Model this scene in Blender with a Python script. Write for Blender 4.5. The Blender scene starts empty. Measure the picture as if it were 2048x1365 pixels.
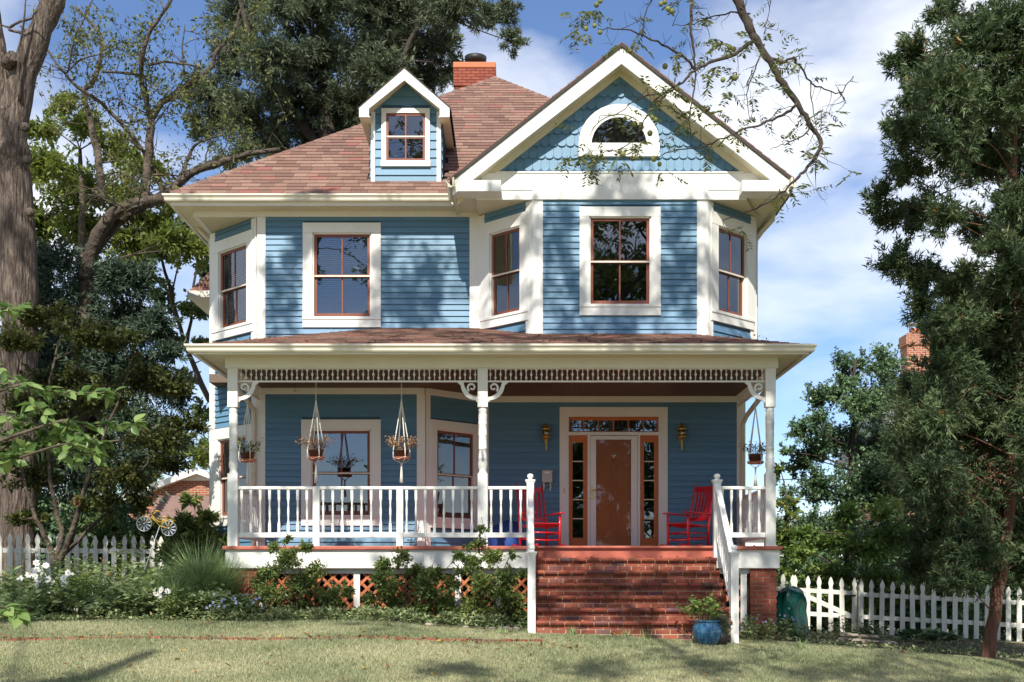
import bpy, math, random
import numpy as np
from mathutils import Vector, Matrix
R = math.radians
rnd = random.Random(7)
rng = np.random.default_rng(11)
SC = bpy.context.scene
COL = SC.collection

# ---------------------------------------------------------------- camera, sky, sun, exposure
F = 2480.0                 # focal length in photo pixels (2048 wide)
VX, VY = 1030.0, 1160.0    # vanishing point of the depth direction
cam = bpy.data.cameras.new('camera'); camo = bpy.data.objects.new('camera', cam); COL.objects.link(camo)
camo.location = (0, 0, 0); camo.rotation_euler = (R(90), 0, 0)
cam.sensor_width = 36.0; cam.lens = F / 2048 * 36.0
cam.shift_x = (1024 - VX) / 2048; cam.shift_y = (VY - 682.5) / 2048
cam.clip_start = 0.1; cam.clip_end = 3000
SC.camera = camo

SUN = Vector((0.13, 1.0, -0.97)).normalized()      # direction the light travels
SUN_EL = math.asin(-SUN.z)
world = bpy.data.worlds.new('World'); SC.world = world; world.use_nodes = True
nt = world.node_tree; nt.nodes.clear()
wo = nt.nodes.new('ShaderNodeOutputWorld'); bg = nt.nodes.new('ShaderNodeBackground')
sky = nt.nodes.new('ShaderNodeTexSky'); sky.sky_type = 'NISHITA'; sky.sun_disc = False
sky.sun_elevation = SUN_EL
sky.sun_rotation = math.atan2(-SUN.x, -SUN.y)
sky.air_density = 1.0; sky.dust_density = 0.0; sky.ozone_density = 3.0; sky.altitude = 200
bg.inputs['Strength'].default_value = 0.09
tc = nt.nodes.new('ShaderNodeTexCoord')
mp = nt.nodes.new('ShaderNodeMapping'); mp.inputs['Scale'].default_value = (1.0, 1.0, 2.3); mp.inputs['Location'].default_value = (1.2, 0.4, 0.1)
n1 = nt.nodes.new('ShaderNodeTexNoise'); n1.inputs['Scale'].default_value = 4.2; n1.inputs['Detail'].default_value = 9; n1.inputs['Roughness'].default_value = 0.50; n1.inputs['Distortion'].default_value = 0.25
cr = nt.nodes.new('ShaderNodeValToRGB'); cr.color_ramp.elements[0].position = 0.40; cr.color_ramp.elements[1].position = 0.68
cr.color_ramp.elements[0].color = (0, 0, 0, 1); cr.color_ramp.elements[1].color = (1, 1, 1, 1)
mx = nt.nodes.new('ShaderNodeMixRGB'); mx.inputs['Color2'].default_value = (10.0, 10.1, 10.3, 1)
sat = nt.nodes.new('ShaderNodeMixRGB'); sat.blend_type = 'MULTIPLY'; sat.inputs['Fac'].default_value = 1; sat.inputs['Color2'].default_value = (0.95, 1.0, 1.15, 1)
fm = nt.nodes.new('ShaderNodeMath'); fm.operation = 'MULTIPLY'; fm.inputs[1].default_value = 0.88
L = nt.links.new
L(tc.outputs['Generated'], mp.inputs['Vector']); L(mp.outputs['Vector'], n1.inputs['Vector']); L(n1.outputs['Fac'], cr.inputs['Fac'])
L(cr.outputs['Color'], fm.inputs[0]); L(fm.outputs[0], mx.inputs['Fac'])
L(sky.outputs['Color'], sat.inputs['Color1']); L(sat.outputs['Color'], mx.inputs['Color1'])
L(mx.outputs['Color'], bg.inputs['Color']); L(bg.outputs['Background'], wo.inputs['Surface'])

sl = bpy.data.lights.new('sun', 'SUN'); sl.energy = 4.5; sl.angle = R(0.55); sl.color = (1.0, 0.95, 0.86)
so = bpy.data.objects.new('sun', sl); COL.objects.link(so); so.location = (-5, -20, 30)
so.rotation_euler = SUN.to_track_quat('-Z', 'Y').to_euler()
SC.view_settings.view_transform = 'Standard'; SC.view_settings.look = 'None'
SC.view_settings.exposure = 0.58; SC.view_settings.gamma = 1.0; SC.view_settings.use_curve_mapping = False
SC.render.engine = 'CYCLES'
SC.cycles.max_bounces = 8; SC.cycles.transparent_max_bounces = 12; SC.cycles.diffuse_bounces = 4; SC.cycles.glossy_bounces = 3
SC.cycles.use_denoising = True
SC.cycles.caustics_reflective = False; SC.cycles.caustics_refractive = False

# ---------------------------------------------------------------- helpers
def W(px, py, D):
    return Vector(((px - VX) / F * D, D, (VY - py) / F * D))
def Wn(px, py, D):
    px, py, D = np.asarray(px, float), np.asarray(py, float), np.asarray(D, float)
    return np.stack([(px - VX) / F * D, D, (VY - py) / F * D], -1)

MATS = {}
def mat(name, col, rough=0.6, var=0.0, col2=None, nscale=3.0, namt=0.0, bump=0.0, bscale=30.0, metal=0.0, src='object', spec=0.4,
        trans=0.0, coat=0.0, stretch=None, hue=0.0, cols=None, dirt=None, bdist=0.02):
    """procedural material: base colour, per-piece variation (object random or 'rnd' attribute), world-space noise mix, bump"""
    m = bpy.data.materials.new(name); m.use_nodes = True; MATS[name] = m
    t = m.node_tree; N = t.nodes; K = t.links.new
    b = N['Principled BSDF']; out = N['Material Output']
    b.inputs['Roughness'].default_value = rough; b.inputs['Metallic'].default_value = metal
    b.inputs['Specular IOR Level'].default_value = spec
    if coat: b.inputs['Coat Weight'].default_value = coat; b.inputs['Coat Roughness'].default_value = 0.1
    geo = N.new('ShaderNodeNewGeometry'); vec = geo.outputs['Position']
    if stretch:
        mpn = N.new('ShaderNodeMapping'); mpn.inputs['Scale'].default_value = stretch; K(vec, mpn.inputs['Vector']); vec = mpn.outputs['Vector']
    if src == 'object':
        rn = N.new('ShaderNodeObjectInfo').outputs['Random']
    else:
        a = N.new('ShaderNodeAttribute'); a.attribute_name = 'rnd'; rn = a.outputs['Fac']
    if cols:
        rp = N.new('ShaderNodeValToRGB'); el = rp.color_ramp.elements
        rp.color_ramp.interpolation = 'LINEAR'
        while len(el) < len(cols): el.new(0.5)
        for i, (p, c) in enumerate(cols): el[i].position = p; el[i].color = (*c, 1)
        K(rn, rp.inputs['Fac']); cur = rp.outputs['Color']
    else:
        rgb = N.new('ShaderNodeRGB'); rgb.outputs[0].default_value = (*col, 1); cur = rgb.outputs[0]
    if col2 is not None:
        nz = N.new('ShaderNodeTexNoise'); nz.inputs['Scale'].default_value = nscale; nz.inputs['Detail'].default_value = 6; nz.inputs['Roughness'].default_value = 0.6
        K(vec, nz.inputs['Vector'])
        r2 = N.new('ShaderNodeValToRGB'); r2.color_ramp.elements[0].position = 0.42; r2.color_ramp.elements[1].position = 0.68
        K(nz.outputs['Fac'], r2.inputs['Fac'])
        mm = N.new('ShaderNodeMath'); mm.operation = 'MULTIPLY'; mm.inputs[1].default_value = namt; K(r2.outputs['Color'], mm.inputs[0])
        x = N.new('ShaderNodeMixRGB'); x.inputs['Color2'].default_value = (*col2, 1); K(mm.outputs[0], x.inputs['Fac']); K(cur, x.inputs['Color1']); cur = x.outputs['Color']
    if dirt is not None:      # (colour, scale, threshold, amount): patches of stain with their own shape
        nz = N.new('ShaderNodeTexNoise'); nz.inputs['Scale'].default_value = dirt[1]; nz.inputs['Detail'].default_value = 8; nz.inputs['Roughness'].default_value = 0.7
        K(geo.outputs['Position'], nz.inputs['Vector'])
        r2 = N.new('ShaderNodeValToRGB'); r2.color_ramp.elements[0].position = dirt[2]; r2.color_ramp.elements[1].position = min(1, dirt[2] + 0.12)
        K(nz.outputs['Fac'], r2.inputs['Fac'])
        mm = N.new('ShaderNodeMath'); mm.operation = 'MULTIPLY'; mm.inputs[1].default_value = dirt[3]; K(r2.outputs['Color'], mm.inputs[0])
        x = N.new('ShaderNodeMixRGB'); x.inputs['Color2'].default_value = (*dirt[0], 1); K(mm.outputs[0], x.inputs['Fac']); K(cur, x.inputs['Color1']); cur = x.outputs['Color']
    if var or hue:
        hs = N.new('ShaderNodeHueSaturation')
        m1 = N.new('ShaderNodeMapRange'); m1.inputs['To Min'].default_value = 1 - var; m1.inputs['To Max'].default_value = 1 + var
        K(rn, m1.inputs['Value']); K(m1.outputs['Result'], hs.inputs['Value'])
        if hue:
            m3 = N.new('ShaderNodeMath'); m3.operation = 'FRACT'; m4 = N.new('ShaderNodeMath'); m4.operation = 'MULTIPLY'; m4.inputs[1].default_value = 7.31
            K(rn, m4.inputs[0]); K(m4.outputs[0], m3.inputs[0])
            m2 = N.new('ShaderNodeMapRange'); m2.inputs['To Min'].default_value = 0.5 - hue; m2.inputs['To Max'].default_value = 0.5 + hue
            K(m3.outputs[0], m2.inputs['Value']); K(m2.outputs['Result'], hs.inputs['Hue'])
        K(cur, hs.inputs['Color']); cur = hs.outputs['Color']
    K(cur, b.inputs['Base Color'])
    if bump:
        bz = N.new('ShaderNodeTexNoise'); bz.inputs['Scale'].default_value = bscale; bz.inputs['Detail'].default_value = 5
        K(vec, bz.inputs['Vector']); bp = N.new('ShaderNodeBump'); bp.inputs['Strength'].default_value = bump; bp.inputs['Distance'].default_value = bdist
        K(bz.outputs['Fac'], bp.inputs['Height']); K(bp.outputs['Normal'], b.inputs['Normal'])
    if trans:
        tr = N.new('ShaderNodeBsdfTranslucent'); K(cur, tr.inputs['Color']); ms = N.new('ShaderNodeMixShader'); ms.inputs['Fac'].default_value = trans
        K(b.outputs['BSDF'], ms.inputs[1]); K(tr.outputs['BSDF'], ms.inputs[2]); K(ms.outputs['Shader'], out.inputs['Surface'])
    return m

def tag(o, label=None, cat=None, group=None, kind=None):
    if label: o['label'] = label
    if cat: o['category'] = cat
    if group: o['group'] = group
    if kind: o['kind'] = kind
    return o
def link(name, me, m=None, parent=None, inv=True, **kw):
    o = bpy.data.objects.new(name, me); COL.objects.link(o)
    if m is not None and me is not None and not me.materials: me.materials.append(MATS[m] if isinstance(m, str) else m)
    if parent is not None:
        o.parent = parent
        if inv and parent.type == 'EMPTY': o.matrix_parent_inverse = Matrix.Translation(-Vector(parent.location))
    if kw: tag(o, **kw)
    return o
def empty(name, loc, **kw):
    o = bpy.data.objects.new(name, None); COL.objects.link(o); o.location = loc; o.empty_display_size = 0.2
    return tag(o, **kw)
def copy_tree(src, loc, rotz=0, scale=None, **kw):
    r = src.copy(); COL.objects.link(r); r.location = loc; r.rotation_euler = (0, 0, rotz)
    if scale: r.scale = (scale,) * 3
    tag(r, **kw)
    for ch in src.children:
        c = ch.copy(); COL.objects.link(c); c.parent = r
        for g in ch.children:
            d = g.copy(); COL.objects.link(d); d.parent = c
    return r

class MB:
    def __init__(s): s.v = []; s.f = []; s.sm = []
    def add(s, vs, fs, smooth=False):
        k = len(s.v); s.v += [tuple(v) for v in vs]; s.f += [tuple(i + k for i in f) for f in fs]; s.sm += [smooth] * len(fs); return s
    def box(s, x0, x1, y0, y1, z0, z1, M=None):
        vs = [Vector((x, y, z)) for z in (z0, z1) for y in (y0, y1) for x in (x0, x1)]
        if M is not None: vs = [M @ v for v in vs]
        return s.add(vs, [(0, 2, 3, 1), (4, 5, 7, 6), (0, 1, 5, 4), (2, 6, 7, 3), (0, 4, 6, 2), (1, 3, 7, 5)])
    def prism(s, poly, a, b, fn):
        """poly: list of 2-D points; fn(p, q, depth) -> 3-D; extruded between depths a and b"""
        n = len(poly); vs = [fn(p[0], p[1], a) for p in poly] + [fn(p[0], p[1], b) for p in poly]
        return s.add(vs, [tuple(range(n - 1, -1, -1)), tuple(range(n, 2 * n))] + [(i, (i + 1) % n, n + (i + 1) % n, n + i) for i in range(n)])
    def tube(s, pts, radii, n=8, cap=True, smooth=True):
        pts = [Vector(p) for p in pts]; k0 = None; vs = []; fs = []
        if not hasattr(radii, '__len__'): radii = [radii] * len(pts)
        ref = None
        for i, p in enumerate(pts):
            d = (pts[min(i + 1, len(pts) - 1)] - pts[max(i - 1, 0)]).normalized()
            if ref is None:
                ref = d.orthogonal().normalized()
            ref = (ref - d * ref.dot(d)); ref = ref.normalized() if ref.length > 1e-6 else d.orthogonal().normalized()
            w = d.cross(ref)
            for j in range(n):
                a = 2 * math.pi * j / n; vs.append(p + (ref * math.cos(a) + w * math.sin(a)) * radii[i])
        for i in range(len(pts) - 1):
            for j in range(n):
                fs.append((i * n + j, i * n + (j + 1) % n, (i + 1) * n + (j + 1) % n, (i + 1) * n + j))
        s.add(vs, fs, smooth)
        if cap:
            k = len(s.v) - len(vs); m = len(pts) - 1
            s.f.append(tuple(k + j for j in range(n - 1, -1, -1))); s.f.append(tuple(k + m * n + j for j in range(n))); s.sm += [False, False]
        return s
    def lathe(s, prof, c=(0, 0, 0), n=12, smooth=True, rot=None):
        vs = []; fs = []; c = Vector(c)
        for r_, z in prof:
            for j in range(n):
                a = 2 * math.pi * (j + 0.5) / n; v = Vector((r_ * math.cos(a), r_ * math.sin(a), z))
                vs.append(c + (rot @ v if rot else v))
        for i in range(len(prof) - 1):
            for j in range(n):
                fs.append((i * n + j, i * n + (j + 1) % n, (i + 1) * n + (j + 1) % n, (i + 1) * n + j))
        k = (len(prof) - 1) * n
        s.add(vs, fs, smooth)
        b = len(s.v) - len(vs)
        s.f.append(tuple(b + j for j in range(n - 1, -1, -1))); s.f.append(tuple(b + k + j for j in range(n))); s.sm += [False, False]
        return s
    def sphere(s, c, r, n=10, m=7, sz=1.0):
        prof = [(max(r * math.sin(math.pi * i / m), 0.0005), -r * sz * math.cos(math.pi * i / m)) for i in range(m + 1)]
        return s.lathe(prof, c, n)
    def sweep(s, prof, path, z=0.0):
        """prof: closed list of (outward, z); path: open plan polyline, outward on its right-hand side; mitred"""
        path = [Vector((p[0], p[1])) for p in path]; n = len(prof); vs = []
        for i, p in enumerate(path):
            dirs = []
            if i > 0: dirs.append((path[i] - path[i - 1]).normalized())
            if i < len(path) - 1: dirs.append((path[i + 1] - path[i]).normalized())
            ns = [Vector((d.y, -d.x)) for d in dirs]
            if len(ns) == 2:
                b = (ns[0] + ns[1]).normalized(); b = b / max(b.dot(ns[0]), 0.2)
            else: b = ns[0]
            for o, h in prof: vs.append((p.x + b.x * o, p.y + b.y * o, z + h))
        fs = []
        for i in range(len(path) - 1):
            for j in range(n): fs.append((i * n + j, i * n + (j + 1) % n, (i + 1) * n + (j + 1) % n, (i + 1) * n + j))
        fs += [tuple(range(n - 1, -1, -1)), tuple((len(path) - 1) * n + j for j in range(n))]
        return s.add(vs, fs)
    def mesh(s, name):
        me = bpy.data.meshes.new(name); me.from_pydata(s.v, [], s.f)
        if any(s.sm): me.polygons.foreach_set('use_smooth', s.sm)
        me.update(); return me
    def build(s, name, m, parent=None, inv=True, bevel=0, **kw):
        o = link(name, s.mesh(name), m, parent, inv, **kw)
        if bevel:
            b = o.modifiers.new('bevel', 'BEVEL'); b.width = bevel; b.segments = 2; b.limit_method = 'ANGLE'
        return o

def np_mesh(name, V, Fq, rv=None, smooth=False):
    """fast mesh from arrays: V (n,3), Fq (m,k) with k = 3 or 4; rv per-vertex random value"""
    me = bpy.data.meshes.new(name); V = np.ascontiguousarray(V, np.float32); Fq = np.ascontiguousarray(Fq, np.int32)
    m, k = Fq.shape
    me.vertices.add(len(V)); me.vertices.foreach_set('co', V.ravel())
    me.loops.add(m * k); me.loops.foreach_set('vertex_index', Fq.ravel())
    me.polygons.add(m); me.polygons.foreach_set('loop_start', np.arange(0, m * k, k, dtype=np.int32))
    if smooth: me.polygons.foreach_set('use_smooth', np.ones(m, bool))
    me.update(calc_edges=True)
    if rv is not None:
        a = me.attributes.new('rnd', 'FLOAT', 'POINT'); a.data.foreach_set('value', np.ascontiguousarray(rv, np.float32))
    return me
def clip_poly(poly, lines):
    """clip a convex polygon by half-planes (a, b, c): keep a*x + b*y + c >= 0"""
    for a, b, c in lines:
        out = []; n = len(poly)
        for i in range(n):
            p, q = poly[i], poly[(i + 1) % n]; dp = a * p[0] + b * p[1] + c; dq = a * q[0] + b * q[1] + c
            if dp >= 0: out.append(p)
            if (dp >= 0) != (dq >= 0):
                t = dp / (dp - dq); out.append((p[0] + (q[0] - p[0]) * t, p[1] + (q[1] - p[1]) * t))
        poly = out
        if len(poly) < 3: return []
    return poly

class Frame:
    """a vertical wall from P0 to P1 (left to right as seen from outside); local x along, y into the wall, z up"""
    def __init__(s, P0, P1):
        s.o = Vector((P0[0], P0[1], 0)); d = Vector((P1[0] - P0[0], P1[1] - P0[1], 0)); s.len = d.length
        s.u = d.normalized(); s.n = Vector((s.u.y, -s.u.x, 0))
        s.M = Matrix(((s.u.x, -s.n.x, 0, s.o.x), (s.u.y, -s.n.y, 0, s.o.y), (0, 0, 1, 0), (0, 0, 0, 1)))
    def pt(s, a, n, z): return s.o + s.u * a + s.n * n + Vector((0, 0, z))
    def pix(s, px, py=VY, off=0.0):
        """photo pixel -> (s, z) on the wall plane (offset outward by off)"""
        r = Vector(((px - VX) / F, 1.0, (VY - py) / F)); o = s.o + s.n * off
        t = o.dot(s.n) / r.dot(s.n); h = r * t
        return (h - o).dot(s.u), h.z
    def box(s, mb, a0, a1, n0, n1, z0, z1): return mb.box(a0, a1, -n1, -n0, z0, z1, s.M)

# ---------------------------------------------------------------- materials
mat('paint_blue', (0.108, 0.228, 0.345), 0.5, var=0.09, col2=(0.135, 0.265, 0.385), nscale=1.3, namt=0.5, bump=0.10, bscale=40, stretch=(1, 1, 8), hue=0.006)
mat('sheathing', (0.06, 0.12, 0.18), 0.8)
mat('trim_white', (0.80, 0.79, 0.745), 0.45, col2=(0.69, 0.67, 0.60), nscale=2.2, namt=0.45, bump=0.06, bscale=25, stretch=(1, 1, 0.6), dirt=((0.42, 0.38, 0.28), 6.0, 0.66, 0.35))
mat('soffit_cream', (0.70, 0.64, 0.47), 0.55, col2=(0.58, 0.51, 0.34), nscale=1.8, namt=0.5, bump=0.05, bscale=20)
mat('gutter_cream', (0.72, 0.68, 0.56), 0.35, col2=(0.52, 0.47, 0.36), nscale=3, namt=0.45, stretch=(0.5, 0.5, 2))
mat('sash_red', (0.21, 0.062, 0.036), 0.45, col2=(0.27, 0.085, 0.05), nscale=5, namt=0.5)
mat('door_orange', (0.50, 0.125, 0.018), 0.3, col2=(0.58, 0.18, 0.03), nscale=3, namt=0.5, coat=0.3)
mat('door_frame_orange', (0.50, 0.14, 0.025), 0.4, col2=(0.42, 0.11, 0.025), nscale=4, namt=0.5)
mat('terracotta_paint', (0.47, 0.13, 0.085), 0.5, col2=(0.36, 0.10, 0.07), nscale=4, namt=0.6, dirt=((0.16, 0.09, 0.06), 5, 0.62, 0.5))
mat('lattice_orange', (0.50, 0.15, 0.06), 0.6, var=0.15)
BR = [(0.0, (0.23, 0.055, 0.035)), (0.35, (0.29, 0.070, 0.040)), (0.72, (0.33, 0.092, 0.052)), (0.86, (0.20, 0.058, 0.045)), (1.0, (0.115, 0.062, 0.066))]
mat('brick', (0.4, 0.1, 0.06), 0.85, var=0.14, cols=BR, col2=(0.22, 0.06, 0.04), nscale=9, namt=0.5, bump=0.35, bscale=60, dirt=((0.030, 0.022, 0.015), 3.2, 0.53, 0.8))
mat('brick_clean', (0.4, 0.1, 0.06), 0.85, var=0.12, cols=[(0.0, (0.27, 0.065, 0.042)), (0.6, (0.32, 0.082, 0.046)), (1.0, (0.23, 0.058, 0.042))], col2=(0.25, 0.07, 0.045), nscale=9, namt=0.5, bump=0.3, bscale=60)
mat('mortar', (0.54, 0.43, 0.28), 0.95, bump=0.3, bscale=80, dirt=((0.08, 0.06, 0.04), 3.2, 0.57, 0.75))
SHC = [(0.0, (0.175, 0.098, 0.076)), (0.45, (0.225, 0.132, 0.100)), (0.80, (0.27, 0.168, 0.128)), (0.93, (0.25, 0.115, 0.092)), (1.0, (0.24, 0.085, 0.072))]
mat('roof_shingle', (0.25, 0.12, 0.09), 0.95, cols=SHC, col2=(0.16, 0.09, 0.07), nscale=30, namt=0.45, bump=0.5, bscale=160, var=0.10)
mat('roof_shingle_stuff', (0.25, 0.12, 0.09), 0.95, cols=SHC, col2=(0.16, 0.09, 0.07), nscale=30, namt=0.45, bump=0.5, bscale=160, src='attr', var=0.10)
mat('roof_edge', (0.06, 0.05, 0.045), 0.9, bump=0.3)
mat('red_chair', (0.56, 0.012, 0.022), 0.3, coat=0.3, col2=(0.45, 0.01, 0.02), nscale=8, namt=0.5)
mat('beadboard', (0.105, 0.046, 0.018), 0.5, col2=(0.06, 0.027, 0.012), nscale=6, namt=0.6, stretch=(6, 0.5, 1))
mat('brass', (0.55, 0.36, 0.09), 0.35, metal=0.85, col2=(0.25, 0.16, 0.05), nscale=20, namt=0.5)
mat('brass_bright', (0.75, 0.55, 0.2), 0.25, metal=0.9)
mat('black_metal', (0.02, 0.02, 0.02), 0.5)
mat('mailbox_paint', (0.50, 0.50, 0.44), 0.4, col2=(0.40, 0.40, 0.35), nscale=9, namt=0.5)
mat('blind', (0.80, 0.81, 0.82), 0.6)
mat('curtain', (0.5, 0.48, 0.44), 0.9)
mat('room', (0.16, 0.12, 0.09), 0.9)
mat('rope', (0.80, 0.77, 0.68), 0.9, bump=0.4, bscale=200)
mat('chain', (0.6, 0.6, 0.58), 0.4, metal=0.6)
mat('pot_brown', (0.10, 0.05, 0.032), 0.5)
mat('saucer_red', (0.52, 0.13, 0.05), 0.5)
mat('ceramic_blue', (0.010, 0.055, 0.14), 0.08, coat=0.6, col2=(0.06, 0.20, 0.28), nscale=10, namt=0.7, stretch=(3, 3, 0.4))
mat('soil', (0.05, 0.034, 0.022), 1.0, bump=0.6, bscale=40, col2=(0.085, 0.055, 0.03), nscale=8, namt=0.7)
mat('tarp_green', (0.006, 0.09, 0.068), 0.24, coat=0.25, col2=(0.012, 0.14, 0.11), nscale=6, namt=0.5, bump=0.3, bscale=14)
mat('fabric_blue', (0.02, 0.075, 0.30), 0.6, col2=(0.015, 0.05, 0.2), nscale=8, namt=0.6)
mat('fence_white', (0.74, 0.73, 0.66), 0.7, var=0.07, col2=(0.48, 0.46, 0.38), nscale=5, namt=0.5, stretch=(2, 2, 0.5), bump=0.1)
mat('yellow_paint', (0.62, 0.36, 0.03), 0.45)
mat('tin_grey', (0.42, 0.45, 0.50), 0.35, metal=0.5)
mat('stone', (0.30, 0.26, 0.21), 0.9, var=0.25, col2=(0.18, 0.15, 0.12), nscale=9, namt=0.7, bump=0.5, bscale=30)
mat('neighbour_roof', (0.22, 0.23, 0.24), 0.9, bump=0.3, bscale=8)
mat('neighbour_siding', (0.27, 0.18, 0.155), 0.9, col2=(0.20, 0.13, 0.11), nscale=4, namt=0.7, bump=0.3)

def glass_mat(name, tint=(0.9, 0.95, 1.0), rough=0.015, refl=1.45, floor=0.0):
    m = bpy.data.materials.new(name); m.use_nodes = True; t = m.node_tree; N = t.nodes; K = t.links.new; MATS[name] = m
    for n in list(N):
        if n.type != 'OUTPUT_MATERIAL': N.remove(n)
    out = N['Material Output']; tr = N.new('ShaderNodeBsdfTransparent'); tr.inputs['Color'].default_value = (*tint, 1)
    g = N.new('ShaderNodeBsdfGlossy'); g.inputs['Roughness'].default_value = rough; g.inputs['Color'].default_value = (0.95, 0.97, 1, 1)
    fr = N.new('ShaderNodeFresnel'); fr.inputs['IOR'].default_value = refl
    ad = N.new('ShaderNodeMath'); ad.operation = 'ADD'; ad.inputs[1].default_value = floor; ad.use_clamp = True
    nz = N.new('ShaderNodeTexNoise'); nz.inputs['Scale'].default_value = 1.6; ge = N.new('ShaderNodeNewGeometry'); K(ge.outputs['Position'], nz.inputs['Vector'])
    bp = N.new('ShaderNodeBump'); bp.inputs['Strength'].default_value = 0.03; bp.inputs['Distance'].default_value = 0.05; K(nz.outputs['Fac'], bp.inputs['Height']); K(bp.outputs['Normal'], g.inputs['Normal'])
    mxs = N.new('ShaderNodeMixShader'); K(fr.outputs['Fac'], ad.inputs[0]); K(ad.outputs[0], mxs.inputs['Fac'])
    K(tr.outputs['BSDF'], mxs.inputs[1]); K(g.outputs['BSDF'], mxs.inputs[2]); K(mxs.outputs['Shader'], out.inputs['Surface'])
    return m
glass_mat('window_glass', (0.62, 0.68, 0.72), 0.01, 1.55, 0.11)
glass_mat('lantern_glass', (0.85, 0.85, 0.8), 0.05, 1.5, 0.1)
glass_mat('door_glass', (0.95, 0.93, 0.90), 0.02, 1.45, 0.02)

def ground_z(x, y):
    """lawn and yard height (eye level is 0)"""
    x = np.asarray(x, float); y = np.asarray(y, float)
    b = np.interp(y, [-200, -30, 0, 8, 12, 14.5, 16.5, 18.4, 19.2, 22, 30, 60, 120, 900], [-3, -1.9, -1.68, -1.58, -1.40, -1.17, -0.87, -0.645, -0.63, -0.63, -0.72, -0.95, -1.6, -4])
    t = -0.05 * np.clip(x + 2, 0, 16) * np.clip((y - 4) / 10, 0, 1) * np.clip(1.6 - y / 90, 0.2, 1)
    t = t - 0.032 * np.clip(x - 3, 0, 8) * np.clip((y - 9) / 6, 0, 1) * np.clip((24 - y) / 3.5, 0, 1)
    return b + t + 0.012 * np.sin(x * 1.7 + y) + 0.01 * np.sin(y * 2.3 - x * 0.6)
gz = lambda x, y: float(ground_z(x, y))
# ================================================================ the house
FLOOR = 0.54; CEIL = 3.40; EAVE = 6.53
house = empty('blue_house', (0, 24, -0.7), label='blue two-storey clapboard house with white trim, brown shingle roof and front porch', cat='house')
H = house
EXP = 0.1055
# unit clapboard: 1 m long, wedge profile (local -y is outward)
def wedge_mesh(name, e, t0=0.032, t1=0.005):
    prof = [(-0.0, 0), (-t0, 0), (-t1, e + 0.018), (0, e + 0.018)]
    return MB().prism([(p[0], p[1]) for p in prof], 0, 1, lambda y, z, d: (d, y, z)).mesh(name)
CLAP = wedge_mesh('clapboard', EXP); CLAP.materials.append(MATS['paint_blue'])
def clapboard(parent, fr, a0, a1, z, off=0.0):
    if a1 - a0 < 0.03: return
    o = bpy.data.objects.new('clapboard', CLAP); COL.objects.link(o); o.parent = parent
    p = fr.pt(a0, off + rnd.uniform(0, 0.0015), z)
    o.matrix_basis = Matrix.Translation(p) @ fr.M.to_3x3().to_4x4() @ Matrix.Diagonal((a1 - a0, 1, 1, 1))
def segs(a0, a1, holes):
    out = [(a0, a1)]
    for h0, h1 in holes:
        nx = []
        for s0, s1 in out:
            if h1 <= s0 or h0 >= s1: nx.append((s0, s1)); continue
            if h0 > s0: nx.append((s0, h0))
            if h1 < s1: nx.append((h1, s1))
        out = nx
    return out
def wall(fr, z0, z1, holes=(), boards=None, a0=0.0, a1=None, b0=None, b1=None, name='wall', zmax=None, m='sheathing', split=3.7):
    """sheathing with real openings, clapboards laid on it. holes: (a0, a1, z0, z1) of the sash openings; boards: cut-outs for the boards"""
    a1 = fr.len if a1 is None else a1; mb = MB()
    zs = sorted({z0, z1, *[h[2] for h in holes], *[h[3] for h in holes]})
    for q0, q1 in zip(zs[:-1], zs[1:]):
        c = (q0 + q1) / 2
        for s0, s1 in segs(a0, a1, [(h[0], h[1]) for h in holes if h[2] < c < h[3]]): fr.box(mb, s0, s1, -0.10, 0.0, q0, q1)
    w = mb.build(name, m, H)
    if boards is not None:
        b0 = a0 if b0 is None else b0; b1 = a1 if b1 is None else b1; z = z0
        while z < (zmax or z1) - 0.03:
            for s0, s1 in segs(b0, b1, [(c[0], c[1]) for c in boards if c[2] - 0.02 < z + EXP * 0.5 < c[3] + 0.02]):
                if s1 - s0 > split:
                    k = s0 + (s1 - s0) * rnd.uniform(0.3, 0.7); clapboard(w, fr, s0, k - 0.0015, z); clapboard(w, fr, k + 0.0015, s1, z)
                else: clapboard(w, fr, s0, s1, z)
            z += EXP
    return w
def trim(fr, a0, a1, z0, z1, t=0.035, m='trim_white', name='trim_board', off=0.0, parent=None, bevel=0.004):
    mb = MB(); fr.box(mb, a0, a1, off, off + t, z0, z1); return mb.build(name, m, parent or H, bevel=bevel)

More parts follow.
